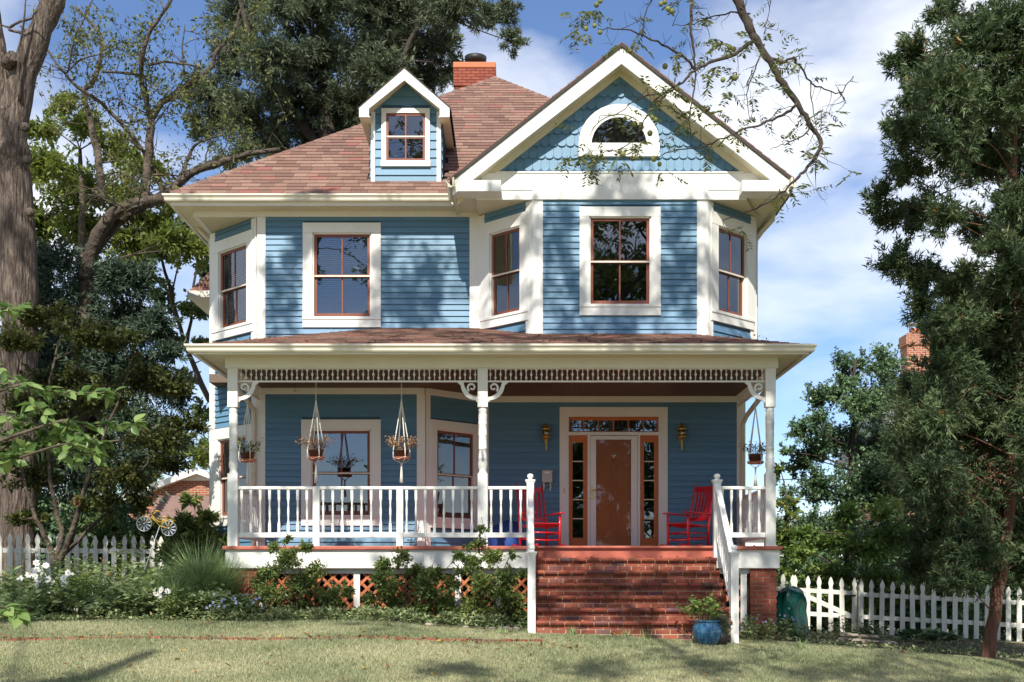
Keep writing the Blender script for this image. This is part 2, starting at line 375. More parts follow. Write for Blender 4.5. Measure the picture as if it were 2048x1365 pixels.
def window(fr, a0, a1, z0, z1, cw=0.16, blinds=0.0, lower_open=False, label=None, curtain=False, head=None, sill=0.19):
    """double-hung two-over-two window; a0..z1 are the outside of the casing. returns (sash hole, board cut-out)"""
    ch = cw if head is None else head
    mb = MB(); t = 0.042
    fr.box(mb, a0, a0 + cw, 0, t, z0 + sill, z1 - ch); fr.box(mb, a1 - cw, a1, 0, t, z0 + sill, z1 - ch)
    fr.box(mb, a0, a1, 0, t + 0.004, z1 - ch, z1); fr.box(mb, a0, a1, 0, t + 0.006, z0, z0 + sill - 0.05)
    fr.box(mb, a0 - 0.004, a1 + 0.004, -0.1, t + 0.02, z0 + sill - 0.05, z0 + sill)
    h0, h1, q0, q1 = a0 + cw, a1 - cw, z0 + sill, z1 - ch
    w = mb.build('window', 'trim_white', H, bevel=0.004, **({'label': label} if label else {}))
    mb = MB()   # inner stop: thin cream lining inside the casing
    fr.box(mb, h0, h0 + 0.022, -0.1, 0.012, q0, q1); fr.box(mb, h1 - 0.022, h1, -0.1, 0.012, q0, q1); fr.box(mb, h0, h1, -0.1, 0.012, q1 - 0.022, q1)
    mb.build('jamb', 'trim_white', w)
    i0, i1, j0, j1 = h0 + 0.022, h1 - 0.022, q0, q1 - 0.022; mid = (j0 + j1) / 2
    for k, (b0, b1, n1) in enumerate(((mid - 0.022, j1, -0.012), (j0, mid + 0.022, -0.045))):
        if lower_open and k == 1: b0, b1 = b0 + 0.0, b1
        n0 = n1 - 0.03; s = 0.048; mb = MB(); bot = 0.075 if k == 1 else 0.045
        fr.box(mb, i0, i0 + s, n0, n1, b0, b1); fr.box(mb, i1 - s, i1, n0, n1, b0, b1)
        fr.box(mb, i0 + s, i1 - s, n0, n1, b1 - 0.045, b1); fr.box(mb, i0 + s, i1 - s, n0, n1, b0, b0 + bot)
        c = (i0 + i1) / 2; fr.box(mb, c - 0.013, c + 0.013, n0 + 0.004, n1 - 0.003, b0 + bot, b1 - 0.045)
        sash = mb.build('sash', 'sash_red', w, bevel=0.003)
        if k == 0:
            mb = MB(); fr.box(mb, i0 + 0.004, i1 - 0.004, n1, n1 + 0.012, b0 + 0.004, b0 + 0.03); mb.build('meeting_rail', 'gutter_cream', w)
        for e0, e1 in ((i0 + s, c - 0.013), (c + 0.013, i1 - s)):
            mb = MB(); n = (n0 + n1) / 2
            mb.add([fr.pt(e0, n, b0 + bot), fr.pt(e1, n, b0 + bot), fr.pt(e1, n, b1 - 0.045), fr.pt(e0, n, b1 - 0.045)], [(0, 1, 2, 3)])
            mb.build('pane', 'window_glass', w)
    if blinds:
        mb = MB(); z = q1 - 0.04
        while z > q1 - (q1 - q0) * blinds:
            for a in (h0 + 0.03,):
                M = fr.M @ Matrix.Translation((a, 0.135, z)) @ Matrix.Rotation(R(38), 4, 'X')
                mb.box(0, h1 - h0 - 0.06, -0.022, 0.022, -0.001, 0.001, M)
            z -= 0.036
        mb.build('blind', 'blind', w)
    if curtain:
        mb = MB(); n = 14
        for c0, c1 in ((h0, h0 + (h1 - h0) * 0.36), (h1 - (h1 - h0) * 0.36, h1)):
            vs = []
            for i in range(n + 1):
                a = c0 + (c1 - c0) * i / n
                for zz in (q0, q1): vs.append(fr.pt(a, -0.16 + 0.02 * math.sin(i * 2.1), zz))
            mb.add(vs, [(2 * i, 2 * i + 2, 2 * i + 3, 2 * i + 1) for i in range(n)])
        mb.build('curtain', 'curtain', w)
    return (h0, h1, q0, q1), (a0 + 0.01, a1 - 0.01, z0 + 0.01, z1 - 0.01)

# footprints (from the photograph's corners; the main wall stands 22 m from the camera)
f_main1 = Frame((-4.57, 22), (-1.60, 22)); f_main2 = Frame((-4.57, 22), (-0.636, 22))
f_lch = Frame((-5.66, 23.09), (-4.57, 22)); f_left = Frame((-5.66, 32), (-5.66, 23.09))
f_ent = Frame((-1.60, 22), (-0.60, 23)); f_door = Frame((-0.60, 23), (4.27, 23)); f_right1 = Frame((4.27, 23), (4.27, 32))
f_bl = Frame((-0.636, 22), (0.314, 21.05)); f_bf = Frame((0.314, 21.05), (3.25, 21.05)); f_br = Frame((3.25, 21.05), (4.27, 22.07)); f_right2 = Frame((4.27, 22.07), (4.27, 32))
f_back = Frame((4.27, 32), (-5.66, 32))
FR1 = CEIL - 0.11            # underside of the frieze board below the porch ceiling
Z2 = 3.62; TOP2 = 6.43       # second-floor boards run from behind the porch roof to the frieze

def pixrect(fr, x0, x1, y0, y1, xr=None):
    """casing rectangle from photo pixels; heights read at px xr"""
    a0, _ = fr.pix(x0); a1, _ = fr.pix(x1); xr = (x0 + x1) / 2 if xr is None else xr
    return a0, a1, fr.pix(xr, y1)[1], fr.pix(xr, y0)[1]

# --- second floor
hs, bc = window(f_main2, *pixrect(f_main2, 606, 762, 447, 656), blinds=1.0, cw=0.175, label='upstairs window with pale blinds left of the bay')
wall(f_main2, Z2, 6.6, [hs], [bc], b0=0.15, b1=f_main2.len - 0.02, zmax=TOP2)
trim(f_main2, 0.0, 0.15, Z2, TOP2, name='corner_board'); trim(f_main2, f_main2.len - 0.17, f_main2.len, Z2, TOP2, name='corner_board')
hs, bc = window(f_bf, *pixrect(f_bf, 1159, 1321, 415, 632), cw=0.165, label='middle window of the upstairs bay')
wall(f_bf, Z2, 6.75, [hs], [bc], b0=0.155, b1=f_bf.len - 0.16, zmax=6.45)
trim(f_bf, -0.02, 0.16, Z2, 6.44, name='corner_board'); trim(f_bf, f_bf.len - 0.165, f_bf.len + 0.02, Z2, 6.44, name='corner_board')
def chamfer_window(fr, z0, z1, side, zb0, zb1, zmax, lab, w0=0.16, w1=0.16, blinds=0.0):
    hs, bc = window(fr, w0 * 0.55, fr.len - w1 * 0.55, z0, z1, cw=0.21, sill=0.19, label=lab, blinds=blinds)
    wall(fr, zb0, zb1, [hs], [bc], b0=w0 * 0.9, b1=fr.len - w1 * 0.9, zmax=zmax)
    trim(fr, 0.012, w0, zb0, zmax, name='corner_board', t=0.03); trim(fr, fr.len - w1, fr.len - 0.012, zb0, zmax, name='corner_board', t=0.03)
chamfer_window(f_bl, 4.42, 6.28, 0, Z2, 6.75, 6.44, 'left angled window of the upstairs bay')
chamfer_window(f_br, 4.42, 6.28, 1, Z2, 6.75, 6.44, 'right angled window of the upstairs bay')
chamfer_window(f_lch, 4.42, 6.24, 0, Z2, 6.6, TOP2, 'angled upstairs window at the left corner of the house', w0=0.18, blinds=0.9)
wall(f_left, -0.9, 6.6, (), None); wall(f_right2, Z2, 6.75, (), None); wall(f_back, -0.9, 6.6, (), None)
trim(f_left, f_left.len - 0.2, f_left.len - 0.01, FLOOR, 6.4, name='corner_board'); trim(f_right2, 0.01, 0.2, Z2, 6.4, name='corner_board')
# --- first floor
hs, bc = window(f_main1, *pixrect(f_main1, 603, 762, 840, 1052), cw=0.175, label='porch window behind the hanging pots')
wall(f_main1, -0.7, Z2, [hs], [bc], b0=0.14, b1=f_main1.len - 0.12, zmax=FR1)
trim(f_main1, -0.03, 0.145, FLOOR, FR1, name='corner_board'); trim(f_main1, f_main1.len - 0.14, f_main1.len + 0.01, FLOOR, FR1, name='corner_board')
hs, bc = window(f_ent, 0.10, f_ent.len - 0.06, 0.93, 2.86, cw=0.16, label='angled porch window beside the front door wall')
wall(f_ent, -0.7, Z2, [hs], [bc], b0=0.1, b1=f_ent.len - 0.08, zmax=FR1)
trim(f_ent, 0.012, 0.11, FLOOR, FR1, name='corner_board', t=0.03); trim(f_ent, f_ent.len - 0.08, f_ent.len - 0.04, FLOOR, FR1, name='corner_board', t=0.03)
hs, bc = window(f_lch, 0.09, f_lch.len - 0.09, 0.98, 2.78, cw=0.20, label='angled ground-floor window at the left corner of the house')
wall(f_lch, -0.9, Z2, [hs], [bc], b0=0.16, b1=f_lch.len - 0.14, zmax=Z2)
trim(f_lch, 0.012, 0.18, -0.6, Z2, name='corner_board', t=0.03); trim(f_lch, f_lch.len - 0.15, f_lch.len - 0.012, -0.6, Z2, name='corner_board', t=0.03)
wall(f_right1, -0.9, Z2, (), None); wall(f_right1, Z2, 6.6, (), None, a0=0.02, name='wall')
for fr in (f_main1, f_ent, f_door): trim(fr, 0.0, fr.len, FR1, CEIL + 0.0, t=0.05, name='frieze_board', m='trim_white')
# --- the door wall
D0, D1 = f_door.pix(1119)[0], f_door.pix(1335)[0]; DT = f_door.pix(1200, 815)[1]
dh = (D0 + 0.17, D1 - 0.17, FLOOR, DT - 0.18)
wall(f_door, -0.7, Z2, [dh], [(D0 + 0.01, D1 - 0.01, -1, DT - 0.01)], b0=0.10, b1=f_door.len - 0.10, zmax=FR1)
trim(f_door, 0.04, 0.11, FLOOR, FR1, name='corner_board'); trim(f_door, f_door.len - 0.16, f_door.len, FLOOR, FR1, name='corner_board')
mb = MB(); fr = f_door; e0, e1, ez0, ez1 = dh
fr.box(mb, D0, e0, 0, 0.045, FLOOR, ez1); fr.box(mb, e1, D1, 0, 0.045, FLOOR, ez1); fr.box(mb, D0, D1, 0, 0.05, ez1, DT)
entry = mb.build('entrance', 'trim_white', H, bevel=0.005, label='front entrance with storm door, sidelights and transom')
px = lambda x, y=1000: f_door.pix(x, y)
tz0, tz1 = px(1200, 868)[1], ez1
mb = MB(); fr.box(mb, e0, e1, -0.1, 0.03, tz0 - 0.03, tz0 + 0.03); mb.build('transom_bar', 'trim_white', entry)
mb = MB(); fr.box(mb, e0, e1, -0.06, -0.02, tz1 - 0.06, tz1); fr.box(mb, e0, e1, -0.06, -0.02, tz0 + 0.03, tz0 + 0.05)
for k in range(7):
    a = e0 + (e1 - e0) * k / 6; w_ = 0.03 if k in (0, 6) else 0.011; fr.box(mb, max(e0, a - w_), min(e1, a + w_), -0.06, -0.02, tz0 + 0.05, tz1 - 0.06)
mb.build('transom_frame', 'door_frame_orange', entry)
for k in range(6):
    mb = MB(); q0, q1 = e0 + (e1 - e0) * k / 6, e0 + (e1 - e0) * (k + 1) / 6
    mb.add([fr.pt(q0 + 0.01, -0.04, tz0 + 0.05), fr.pt(q1 - 0.01, -0.04, tz0 + 0.05), fr.pt(q1 - 0.01, -0.04, tz1 - 0.06), fr.pt(q0 + 0.01, -0.04, tz1 - 0.06)], [(0, 1, 2, 3)]); mb.build('pane', 'window_glass', entry)
for x0, x1 in ((1137, 1175), (1280, 1317)):       # sidelights
    a0, a1 = px(x0)[0], px(x1)[0]; g0, g1 = a0 + 0.075, a1 - 0.08; gz0, gz1 = px(0, 1076)[1], px(0, 885)[1]; top = tz0 - 0.03
    mb = MB(); fr.box(mb, a0, g0, -0.05, -0.005, FLOOR, top); fr.box(mb, g1, a1, -0.05, -0.005, FLOOR, top); fr.box(mb, g0, g1, -0.05, -0.005, FLOOR, gz0); fr.box(mb, g0, g1, -0.05, -0.005, gz1, top)
    sd = mb.build('sidelight', 'door_frame_orange', entry, bevel=0.003)
    for k in range(5):
        q0, q1 = gz0 + (gz1 - gz0) * k / 5, gz0 + (gz1 - gz0) * (k + 1) / 5
        mb = MB(); mb.add([fr.pt(g0, -0.03, q0), fr.pt(g1, -0.03, q0), fr.pt(g1, -0.03, q1), fr.pt(g0, -0.03, q1)], [(0, 1, 2, 3)]); mb.build('pane', 'window_glass', entry)
        if k: mb = MB(); fr.box(mb, g0, g1, -0.035, -0.012, q0 - 0.01, q0 + 0.01); mb.build('muntin', 'soffit_cream', entry)
s0, s1 = px(1180)[0], px(1275)[0]
mb = MB(); fr.box(mb, px(1175)[0], s0, -0.08, 0.02, FLOOR, tz0 - 0.03); fr.box(mb, s1, px(1280)[0], -0.08, 0.02, FLOOR, tz0 - 0.03); mb.build('door_jamb', 'trim_white', entry)
g0, g1 = px(1192)[0], px(1262)[0]; gt = px(0, 880)[1]; gb = FLOOR + 0.09
mb = MB(); fr.box(mb, s0 + 0.005, g0, -0.02, 0.025, FLOOR + 0.01, tz0 - 0.04); fr.box(mb, g1, s1 - 0.005, -0.02, 0.025, FLOOR + 0.01, tz0 - 0.04); fr.box(mb, g0, g1, -0.02, 0.025, gt, tz0 - 0.04); fr.box(mb, g0, g1, -0.02, 0.025, FLOOR + 0.01, gb)
mb.build('storm_door', 'trim_white', entry, bevel=0.004)
mb = MB(); mb.add([fr.pt(g0, 0.0, gb), fr.pt(g1, 0.0, gb), fr.pt(g1, 0.0, gt), fr.pt(g0, 0.0, gt)], [(0, 1, 2, 3)]); mb.build('storm_pane', 'door_glass', entry)
mb = MB(); fr.box(mb, s0 + 0.012, s0 + 0.05, 0.025, 0.035, px(0, 1000)[1], px(0, 975)[1]); mb.tube([fr.pt(s0 + 0.03, 0.03, px(0, 981)[1]), fr.pt(s0 + 0.03, 0.075, px(0, 981)[1]), fr.pt(s0 + 0.12, 0.08, px(0, 981)[1] - 0.005)], 0.009, 8); mb.build('door_handle', 'brass_bright', entry)
mb = MB(); fr.box(mb, s0, s1, -0.10, -0.06, FLOOR, tz0 - 0.03)       # the panelled door behind the storm door
c = (g0 + g1) / 2; wd = (g1 - g0)
for za, zb in ((px(0, 1073)[1], px(0, 1012)[1]), (px(0, 988)[1], px(0, 924)[1]), (px(0, 909)[1], px(0, 888)[1])):
    for q0, q1 in ((g0 + 0.02, c - 0.055), (c + 0.055, g1 - 0.02)):
        for (u0, u1, v0, v1) in ((q0 - 0.02, q1 + 0.02, za - 0.02, za), (q0 - 0.02, q1 + 0.02, zb, zb + 0.02), (q0 - 0.02, q0, za, zb), (q1, q1 + 0.02, za, zb)):
            fr.box(mb, u0, u1, -0.06, -0.036, v0, v1)
        fr.box(mb, q0 + 0.035, q1 - 0.035, -0.06, -0.042, za + 0.035, zb - 0.035)
fdoor = mb.build('front_door', 'door_orange', entry)
mb = MB(); kz = px(0, 915)[1]; mb.tube([fr.pt(c, -0.05, kz + 0.05), fr.pt(c, -0.035, kz + 0.03), fr.pt(c, -0.03, kz - 0.06)], [0.022, 0.012, 0.016], 8); fr.box(mb, c - 0.03, c + 0.03, -0.06, -0.045, kz + 0.03, kz + 0.055); mb.build('door_knocker', 'brass_bright', entry)
mb = MB(); za = px(0, 982)[1]; fr.box(mb, D0 + 0.075, D0 + 0.095, 0.045, 0.055, za - 0.045, za + 0.045); mb.build('doorbell', 'brass', entry)

# interior: floors, ceilings and partitions so that rooms are rooms
mb = MB(); mb.box(-5.5, 4.1, 22.3, 31.8, 3.55, 3.70); mb.box(-4.3, -1.7, 22.12, 22.35, 3.55, 3.7); mb.box(-5.5, 4.15, 22.0, 31.8, 6.46, 6.52); mb.box(0.4, 3.2, 21.2, 22.3, 6.47, 6.51)
mb.box(-5.5, 4.15, 23.1, 31.8, 0.38, FLOOR - 0.02); mb.box(-4.4, -1.7, 22.12, 23.1, 0.38, FLOOR - 0.02); mb.box(-1.4, -1.3, 23.3, 31.5, FLOOR, 3.55); mb.box(-0.8, -0.7, 22.4, 31.5, 3.7, 6.46)
mb.box(-5.4, 4.1, 26.5, 26.6, FLOOR, 3.55); mb.box(-5.4, 4.1, 26.0, 26.1, 3.7, 6.46); mb.box(0.45, 3.15, 21.2, 22.3, 3.66, 3.69)
mb.build('interior', 'room', H)

# ---------------------------------------------------------------- roofs
def shingles(parent, O, u, v, poly, e=0.168, wr=(0.2, 0.36), pieces=0, skip=None, th=0.014, name='shingle'):
    """overlapping shingles on the plane O + s*u + t*v inside the convex polygon poly (s, t)"""
    O, u, v = Vector(O), Vector(u).normalized(), Vector(v).normalized(); n = u.cross(v).normalized()
    if n.z < 0: n = -n
    A = sum(poly[i][0] * poly[(i + 1) % len(poly)][1] - poly[(i + 1) % len(poly)][0] * poly[i][1] for i in range(len(poly)))
    lines = []
    for i in range(len(poly)):
        p, q = poly[i], poly[(i + 1) % len(poly)]; a, b = -(q[1] - p[1]), (q[0] - p[0])
        if A < 0: a, b = -a, -b
        lines.append((a, b, -(a * p[0] + b * p[1])))
    tmax = max(p[1] for p in poly); t = 0.0; V = []; Fs = []; rv = []; made = 0
    unit = bpy.data.meshes.get('shingle_unit')
    if unit is None:
        unit = MB().prism([(0, 0), (1, 0), (1, 1.25), (0, 1.25)], 0, 1, lambda s, t, d: (s, t, 0)).mesh('x')
        unit = bpy.data.meshes.new('shingle_unit'); unit.from_pydata([(0, 0, 0.1), (1, 0, 0.1), (1, 0, 1.6), (0, 0, 1.6), (0, 1.25, 0), (1, 1.25, 0), (1, 1.25, 0.5), (0, 1.25, 0.5)], [],
            [(3, 2, 6, 7), (0, 1, 2, 3), (0, 3, 7, 4), (1, 5, 6, 2)]); unit.materials.append(MATS['roof_shingle'])
    B = Matrix((( u.x, v.x, n.x, 0), (u.y, v.y, n.y, 0), (u.z, v.z, n.z, 0), (0, 0, 0, 1)))
    while t < tmax - 0.02:
        row = clip_poly([(-50, t), (50, t), (50, t + e), (-50, t + e)], lines)
        if row:
            s0, s1 = min(p[0] for p in row), max(p[0] for p in row); s = s0 - rnd.uniform(0, 0.2)
            while s < s1:
                w = rnd.uniform(*wr); sh = 0.002; g = rnd.random(); dt = rnd.uniform(-0.006, 0.006)
                full = [(s + sh, t + dt), (s + w - sh, t + dt), (s + w - sh, t + e), (s + sh, t + e)]
                pl = clip_poly(full, lines); cx, cy = s + w / 2, t + e / 2
                if pl and not (skip and skip(cx, cy)):
                    inside = len(pl) == 4 and abs((max(p[0] for p in pl) - min(p[0] for p in pl)) - (w - 2 * sh)) < 1e-4
                    if inside and made < pieces:
                        o = bpy.data.objects.new(name, unit); COL.objects.link(o); o.parent = parent; made += 1
                        o.matrix_basis = Matrix.Translation(O + u * (s + sh) + v * (t + dt)) @ B @ Matrix.Diagonal((w - 2 * sh, e, th, 1))
                    else:
                        k = len(V); m = len(pl)
                        for (p, q) in pl:
                            h = th * (1.6 - 1.1 * (q - t) / (e * 1.25)); P = O + u * p + v * q; V.append(P + n * h)
                        for (p, q) in pl: V.append(O + u * p + v * q)
                        Fs.append(tuple(range(k, k + m))); Fs += [(k + i, k + m + i, k + m + (i + 1) % m, k + (i + 1) % m) for i in range(m)]; rv += [g] * (2 * m)
                s += w
        t += e
    if V:
        me = bpy.data.meshes.new('shingles'); me.from_pydata(V, [], Fs); a = me.attributes.new('rnd', 'FLOAT', 'POINT'); a.data.foreach_set('value', np.array(rv, np.float32))
        link('shingles', me, 'roof_shingle_stuff', parent, kind='stuff')
XL, XR, YF, YB, ZE = -6.01, 4.80, 21.55, 32.6, 6.71
AP = Vector((-0.44, 27.12, 10.98))
ZC = ZE - 0.02
mb = MB(); c4 = [(XL, YF, ZC), (XR, YF, ZC), (XR, YB, ZC), (XL, YB, ZC)]
mb.add(c4 + [AP - Vector((0, 0, 0.03))], [(0, 1, 4), (1, 2, 4), (2, 3, 4), (3, 0, 4)])
roof = mb.build('main_roof', 'roof_edge', H)
vdir = Vector((0, AP.y - YF, AP.z - ZE)).normalized(); slope_len = Vector((0, AP.y - YF, AP.z - ZE)).length
DX0, DX1, DYF = -2.555, -1.313, 21.98
def in_dormer(s, t):
    x = XL + s; return DX0 + 0.02 < x < DX1 - 0.02 and t * vdir.y + YF > DYF + 0.04 and ZE + t * vdir.z < 8.2
shingles(roof, (XL, YF - 0.03, ZE - 0.02), (1, 0, 0), vdir, [(0, 0), (XR - XL, 0), (AP.x - XL, slope_len)], pieces=300, skip=in_dormer)
for corner in ((XL, YF, ZE), (XR, YF, ZE)):           # hip caps
    a = Vector(corner); d = (AP - a); k = int(d.length / 0.2); V = []; Fs = []; rv = []; side = Vector((d.y, -d.x, 0)).normalized()
    for i in range(k):
        p = a + d * (i / k) + Vector((0, 0, 0.02)); q = a + d * ((i + 1.2) / k) + Vector((0, 0, 0.008)); b = len(V)
        for c in (p, q): V += [c - side * 0.13 - Vector((0, 0, 0.07)), c + Vector((0, 0, 0.02)), c + side * 0.13 - Vector((0, 0, 0.07))]
        Fs += [(b, b + 1, b + 4, b + 3), (b + 1, b + 2, b + 5, b + 4)]; rv += [rnd.random() * 0.8] * 6
    me = bpy.data.meshes.new('hip_cap'); me.from_pydata(V, [], Fs); at = me.attributes.new('rnd', 'FLOAT', 'POINT'); at.data.foreach_set('value', np.array(rv, np.float32))
    link('hip_cap', me, 'roof_shingle_stuff', roof, kind='stuff')
# eaves: soffit, frieze beam, gutter
mb = MB(); mb.box(XL + 0.05, -0.9, YF + 0.05, YB, EAVE, EAVE + 0.02); mb.box(-0.9, XR - 0.3, 22.0, YB, EAVE, EAVE + 0.02); mb.build('soffit', 'soffit_cream', H)
mb = MB(); mb.box(XL + 0.02, XL + 0.05, YF + 0.02, YB, EAVE - 0.02, ZE - 0.03); mb.box(XL + 0.05, -0.95, YF + 0.02, YF + 0.05, EAVE - 0.02, ZE - 0.03); mb.build('fascia', 'trim_white', H)
GUT = [(0, 0), (0.075, 0), (0.088, 0.02), (0.088, 0.045), (0.105, 0.075), (0.12, 0.085), (0.12, 0.115), (0.107, 0.118), (0.107, 0.09), (0.012, 0.02), (0, 0.12)]
def gutter(path, z, parent=None):
    o = MB().sweep(GUT, path, z).build('gutter', 'gutter_cream', parent or H); return o
gutter([(XL + 0.02, YB), (XL + 0.02, YF + 0.02), (-1.12, YF + 0.02)], ZE - 0.14)
mb = MB(); mb.box(-5.62, -0.636, 21.955, 22.0, 6.43, EAVE); mb.box(-5.70, -5.62, 21.955, 32, 6.43, EAVE); mb.build('frieze_beam', 'trim_white', H)
mb = MB(); mb.add([(-5.64, 21.99, 6.445), (-4.5, 21.99, 6.445), (-5.64, 23.2, 6.445)], [(0, 1, 2)]); mb.build('corner_soffit', 'soffit_cream', H)

# --- the front gable over the bay
GX, GZ, GS, GHALF, GY = 1.775, 8.925, 0.79, 2.81, 20.65
def gable_slabs(mb, X, Z, s, half, y0, y1, t0, t1):
    for k in (-1, 1):
        poly = [(X, Z - t0), (X + k * half, Z - s * half - t0), (X + k * half, Z - s * half - t1), (X, Z - t1)]
        mb.prism(poly if k > 0 else poly[::-1], y0, y1, lambda p, q, d: (p, d, q))
groof = MB(); gable_slabs(groof, GX, GZ, GS, GHALF, GY + 0.04, 26.3, 0.05, 0.27); groof = groof.build('gable_roof', 'soffit_cream', H)
mb = MB(); gable_slabs(mb, GX, GZ, GS, GHALF + 0.05, GY - 0.03, 26.35, 0.0, 0.05); mb.build('roofing_edge', 'roof_edge', groof)
for k in (-1, 1):
    u = (0, 1, 0); v = Vector((-k, 0, GS)).normalized(); Ls = math.hypot(GHALF + 0.05, GS * (GHALF + 0.05))
    shingles(groof, (GX + k * (GHALF + 0.05), GY - 0.03, GZ - GS * (GHALF + 0.05) + 0.004), u, v, [(0, 0), (5.8, 0), (5.8, Ls), (0, Ls)])
    mb = MB(); poly = [(GX, GZ - 0.05), (GX + k * (GHALF - 0.001), GZ - 0.05 - GS * GHALF), (GX + k * (GHALF - 0.001), GZ - GS * GHALF - 0.30), (GX, GZ - 0.33)]
    mb.prism(poly if k > 0 else poly[::-1], GY, GY + 0.038, lambda p, q, d: (p, d, q)); mb.build('rake_board', 'trim_white', groof, bevel=0.004)
    # boxed return at the foot of the rake, its soffit and side gutter
    x0, x1 = GX + k * (GHALF - 0.0), GX + k * (GHALF - 0.80); x0, x1 = min(x0, x1), max(x0, x1)
    mb = MB(); mb.box(x0, x1, GY - 0.003, 21.05, 6.47, 6.655); mb.build('eave_return', 'trim_white', groof, bevel=0.004)
    xe = GX + k * GHALF; xs = GX + k * 2.0
    mb = MB(); mb.box(min(xe, xs) + 0.01, max(xe, xs) - 0.01, 21.04, 24.4, 6.50, 6.53); mb.box(min(xe, xe - k * 0.03), max(xe, xe - k * 0.03), 20.45, 25, 6.49, 6.64); mb.build('side_soffit', 'soffit_cream', groof)
gutter([(GX - GHALF, 21.5), (GX - GHALF, GY + 0.02)], 6.545, groof); gutter([(GX + GHALF, GY + 0.02), (GX + GHALF, 25)], 6.545, groof)
# gable wall: scalloped shingles
f_gab = Frame((GX - 2.2, 21.05), (GX + 2.2, 21.05)); GB = 6.88
gw = MB().prism([(GX - 2.15, 6.6), (GX + 2.15, 6.6), (GX + 0.02, GZ - 0.26), (GX - 0.02, GZ - 0.26)], 21.05, 21.15, lambda p, q, d: (p, d, q)).build('gable_wall', 'sheathing', H)
for k in (-1, 1):
    poly = [(GX, GZ - 0.265), (GX + k * 2.75, GZ - GS * 2.75 - 0.265), (GX + k * 2.75, GZ - GS * 2.75 - 0.395), (GX, GZ - 0.395)]
    MB().prism(poly if k > 0 else poly[::-1], 21.005, 21.05, lambda p, q, d: (p, d, q)).build('rake_frieze', 'soffit_cream', groof)
SW, SE = 0.142, 0.209
lines = [(GS, -1, -(GS * (GX - 0) - (GZ - 0.37))), (-GS, -1, (GS * GX + (GZ - 0.37)))]
# half-round window centre and radius
hx, hz0 = GX - 0.012, (VY - 290) / F * 21.0; HRO, HRI = 0.685, 0.47
def scale_poly(x, z, w, h):
    n = 6; pts = [(x + w * 0.985, z + h), (x + w * 0.015, z + h)]
    for i in range(n + 1):
        a = math.pi + math.pi * i / n; pts.append((x + w / 2 + w * 0.485 * math.cos(a), z + 0.05 + 0.05 * math.sin(a)))
    return pts
tri = MB(); base = None
row = 0; z = GB - 0.16
while z < GZ - 0.4:
    x = GX - 2.4 - (SW / 2 if row % 2 else 0)
    while x < GX + 2.4:
        full = scale_poly(x, z, SW, SE + 0.05); cxx, czz = x + SW / 2, z + SE / 2
        pl = clip_poly(full, lines)
        dx, dz = cxx - hx, czz + 0.03 - hz0
        hid = (dz > 0 and math.hypot(dx, dz) < HRO - 0.13) or (-0.2 < dz <= 0 and abs(dx) < HRO - 0.1)
        if pl and not hid and z + SE > GB:
            area = abs(sum(pl[i][0] * pl[(i + 1) % len(pl)][1] - pl[(i + 1) % len(pl)][0] * pl[i][1] for i in range(len(pl)))) / 2
            if area > 0.002:
                if len(pl) == len(full) and all(abs(a[0] - b[0]) < 1e-6 and abs(a[1] - b[1]) < 1e-6 for a, b in zip(pl, full)):
                    if base is None:
                        base = MB().prism(scale_poly(0, 0, SW, SE + 0.05), 0, 1, lambda p, q, d: (p, -0.004 - (0.034 * (1 - q / (SE + 0.05))) if d else 0.0, q)).mesh('scalloped_shingle'); base.materials.append(MATS['paint_blue'])
                    o = bpy.data.objects.new('scalloped_shingle', base); COL.objects.link(o); o.parent = gw; o.location = (x, 21.05 - rnd.uniform(0, 0.004), z)
                else:
                    zz = z; MB().prism(pl, 0, 1, lambda p, q, d: (p, 21.05 - (0.004 + 0.034 * (1 - (q - zz) / (SE + 0.05)) if d else 0.0), q)).build('scalloped_shingle', 'paint_blue', gw)
        x += SW
    z += SE; row += 1
# half-round window
def arc_ring(mb, cx, cz, r0, r1, y0, y1, n=20):
    for i in range(n):
        a, b = math.pi * i / n, math.pi * (i + 1) / n
        P = lambda r_, t: (cx + r_ * math.cos(t), cz + r_ * math.sin(t))
        mb.prism([P(r0, a), P(r1, a), P(r1, b), P(r0, b)], y0, y1, lambda p, q, d: (p, d, q))
mb = MB(); arc_ring(mb, hx, hz0, HRI + 0.05, HRO, 20.98, 21.05); mb.box(hx - HRO, hx + HRO, 20.975, 21.05, hz0 - 0.2, hz0)
hw = mb.build('half_round_window', 'trim_white', H, label='half-round attic window in the front gable')
mb = MB(); arc_ring(mb, hx, hz0, HRI, HRI + 0.055, 21.0, 21.05); mb.box(hx - HRI - 0.05, hx + HRI + 0.05, 20.99, 21.05, hz0 - 0.0, hz0 + 0.03); mb.build('sash', 'trim_white', hw)
mb = MB(); mb.add([(hx + HRI * math.cos(math.pi * i / 20), 21.03, hz0 + HRI * math.sin(math.pi * i / 20)) for i in range(21)], [tuple(range(21))]); mb.build('pane', 'window_glass', hw)
mb = MB(); mb.add([(hx + HRI * math.cos(math.pi * i / 20), 21.045, hz0 + HRI * math.sin(math.pi * i / 20)) for i in range(21)], [tuple(range(21))]); mb.build('backing', 'room', hw)
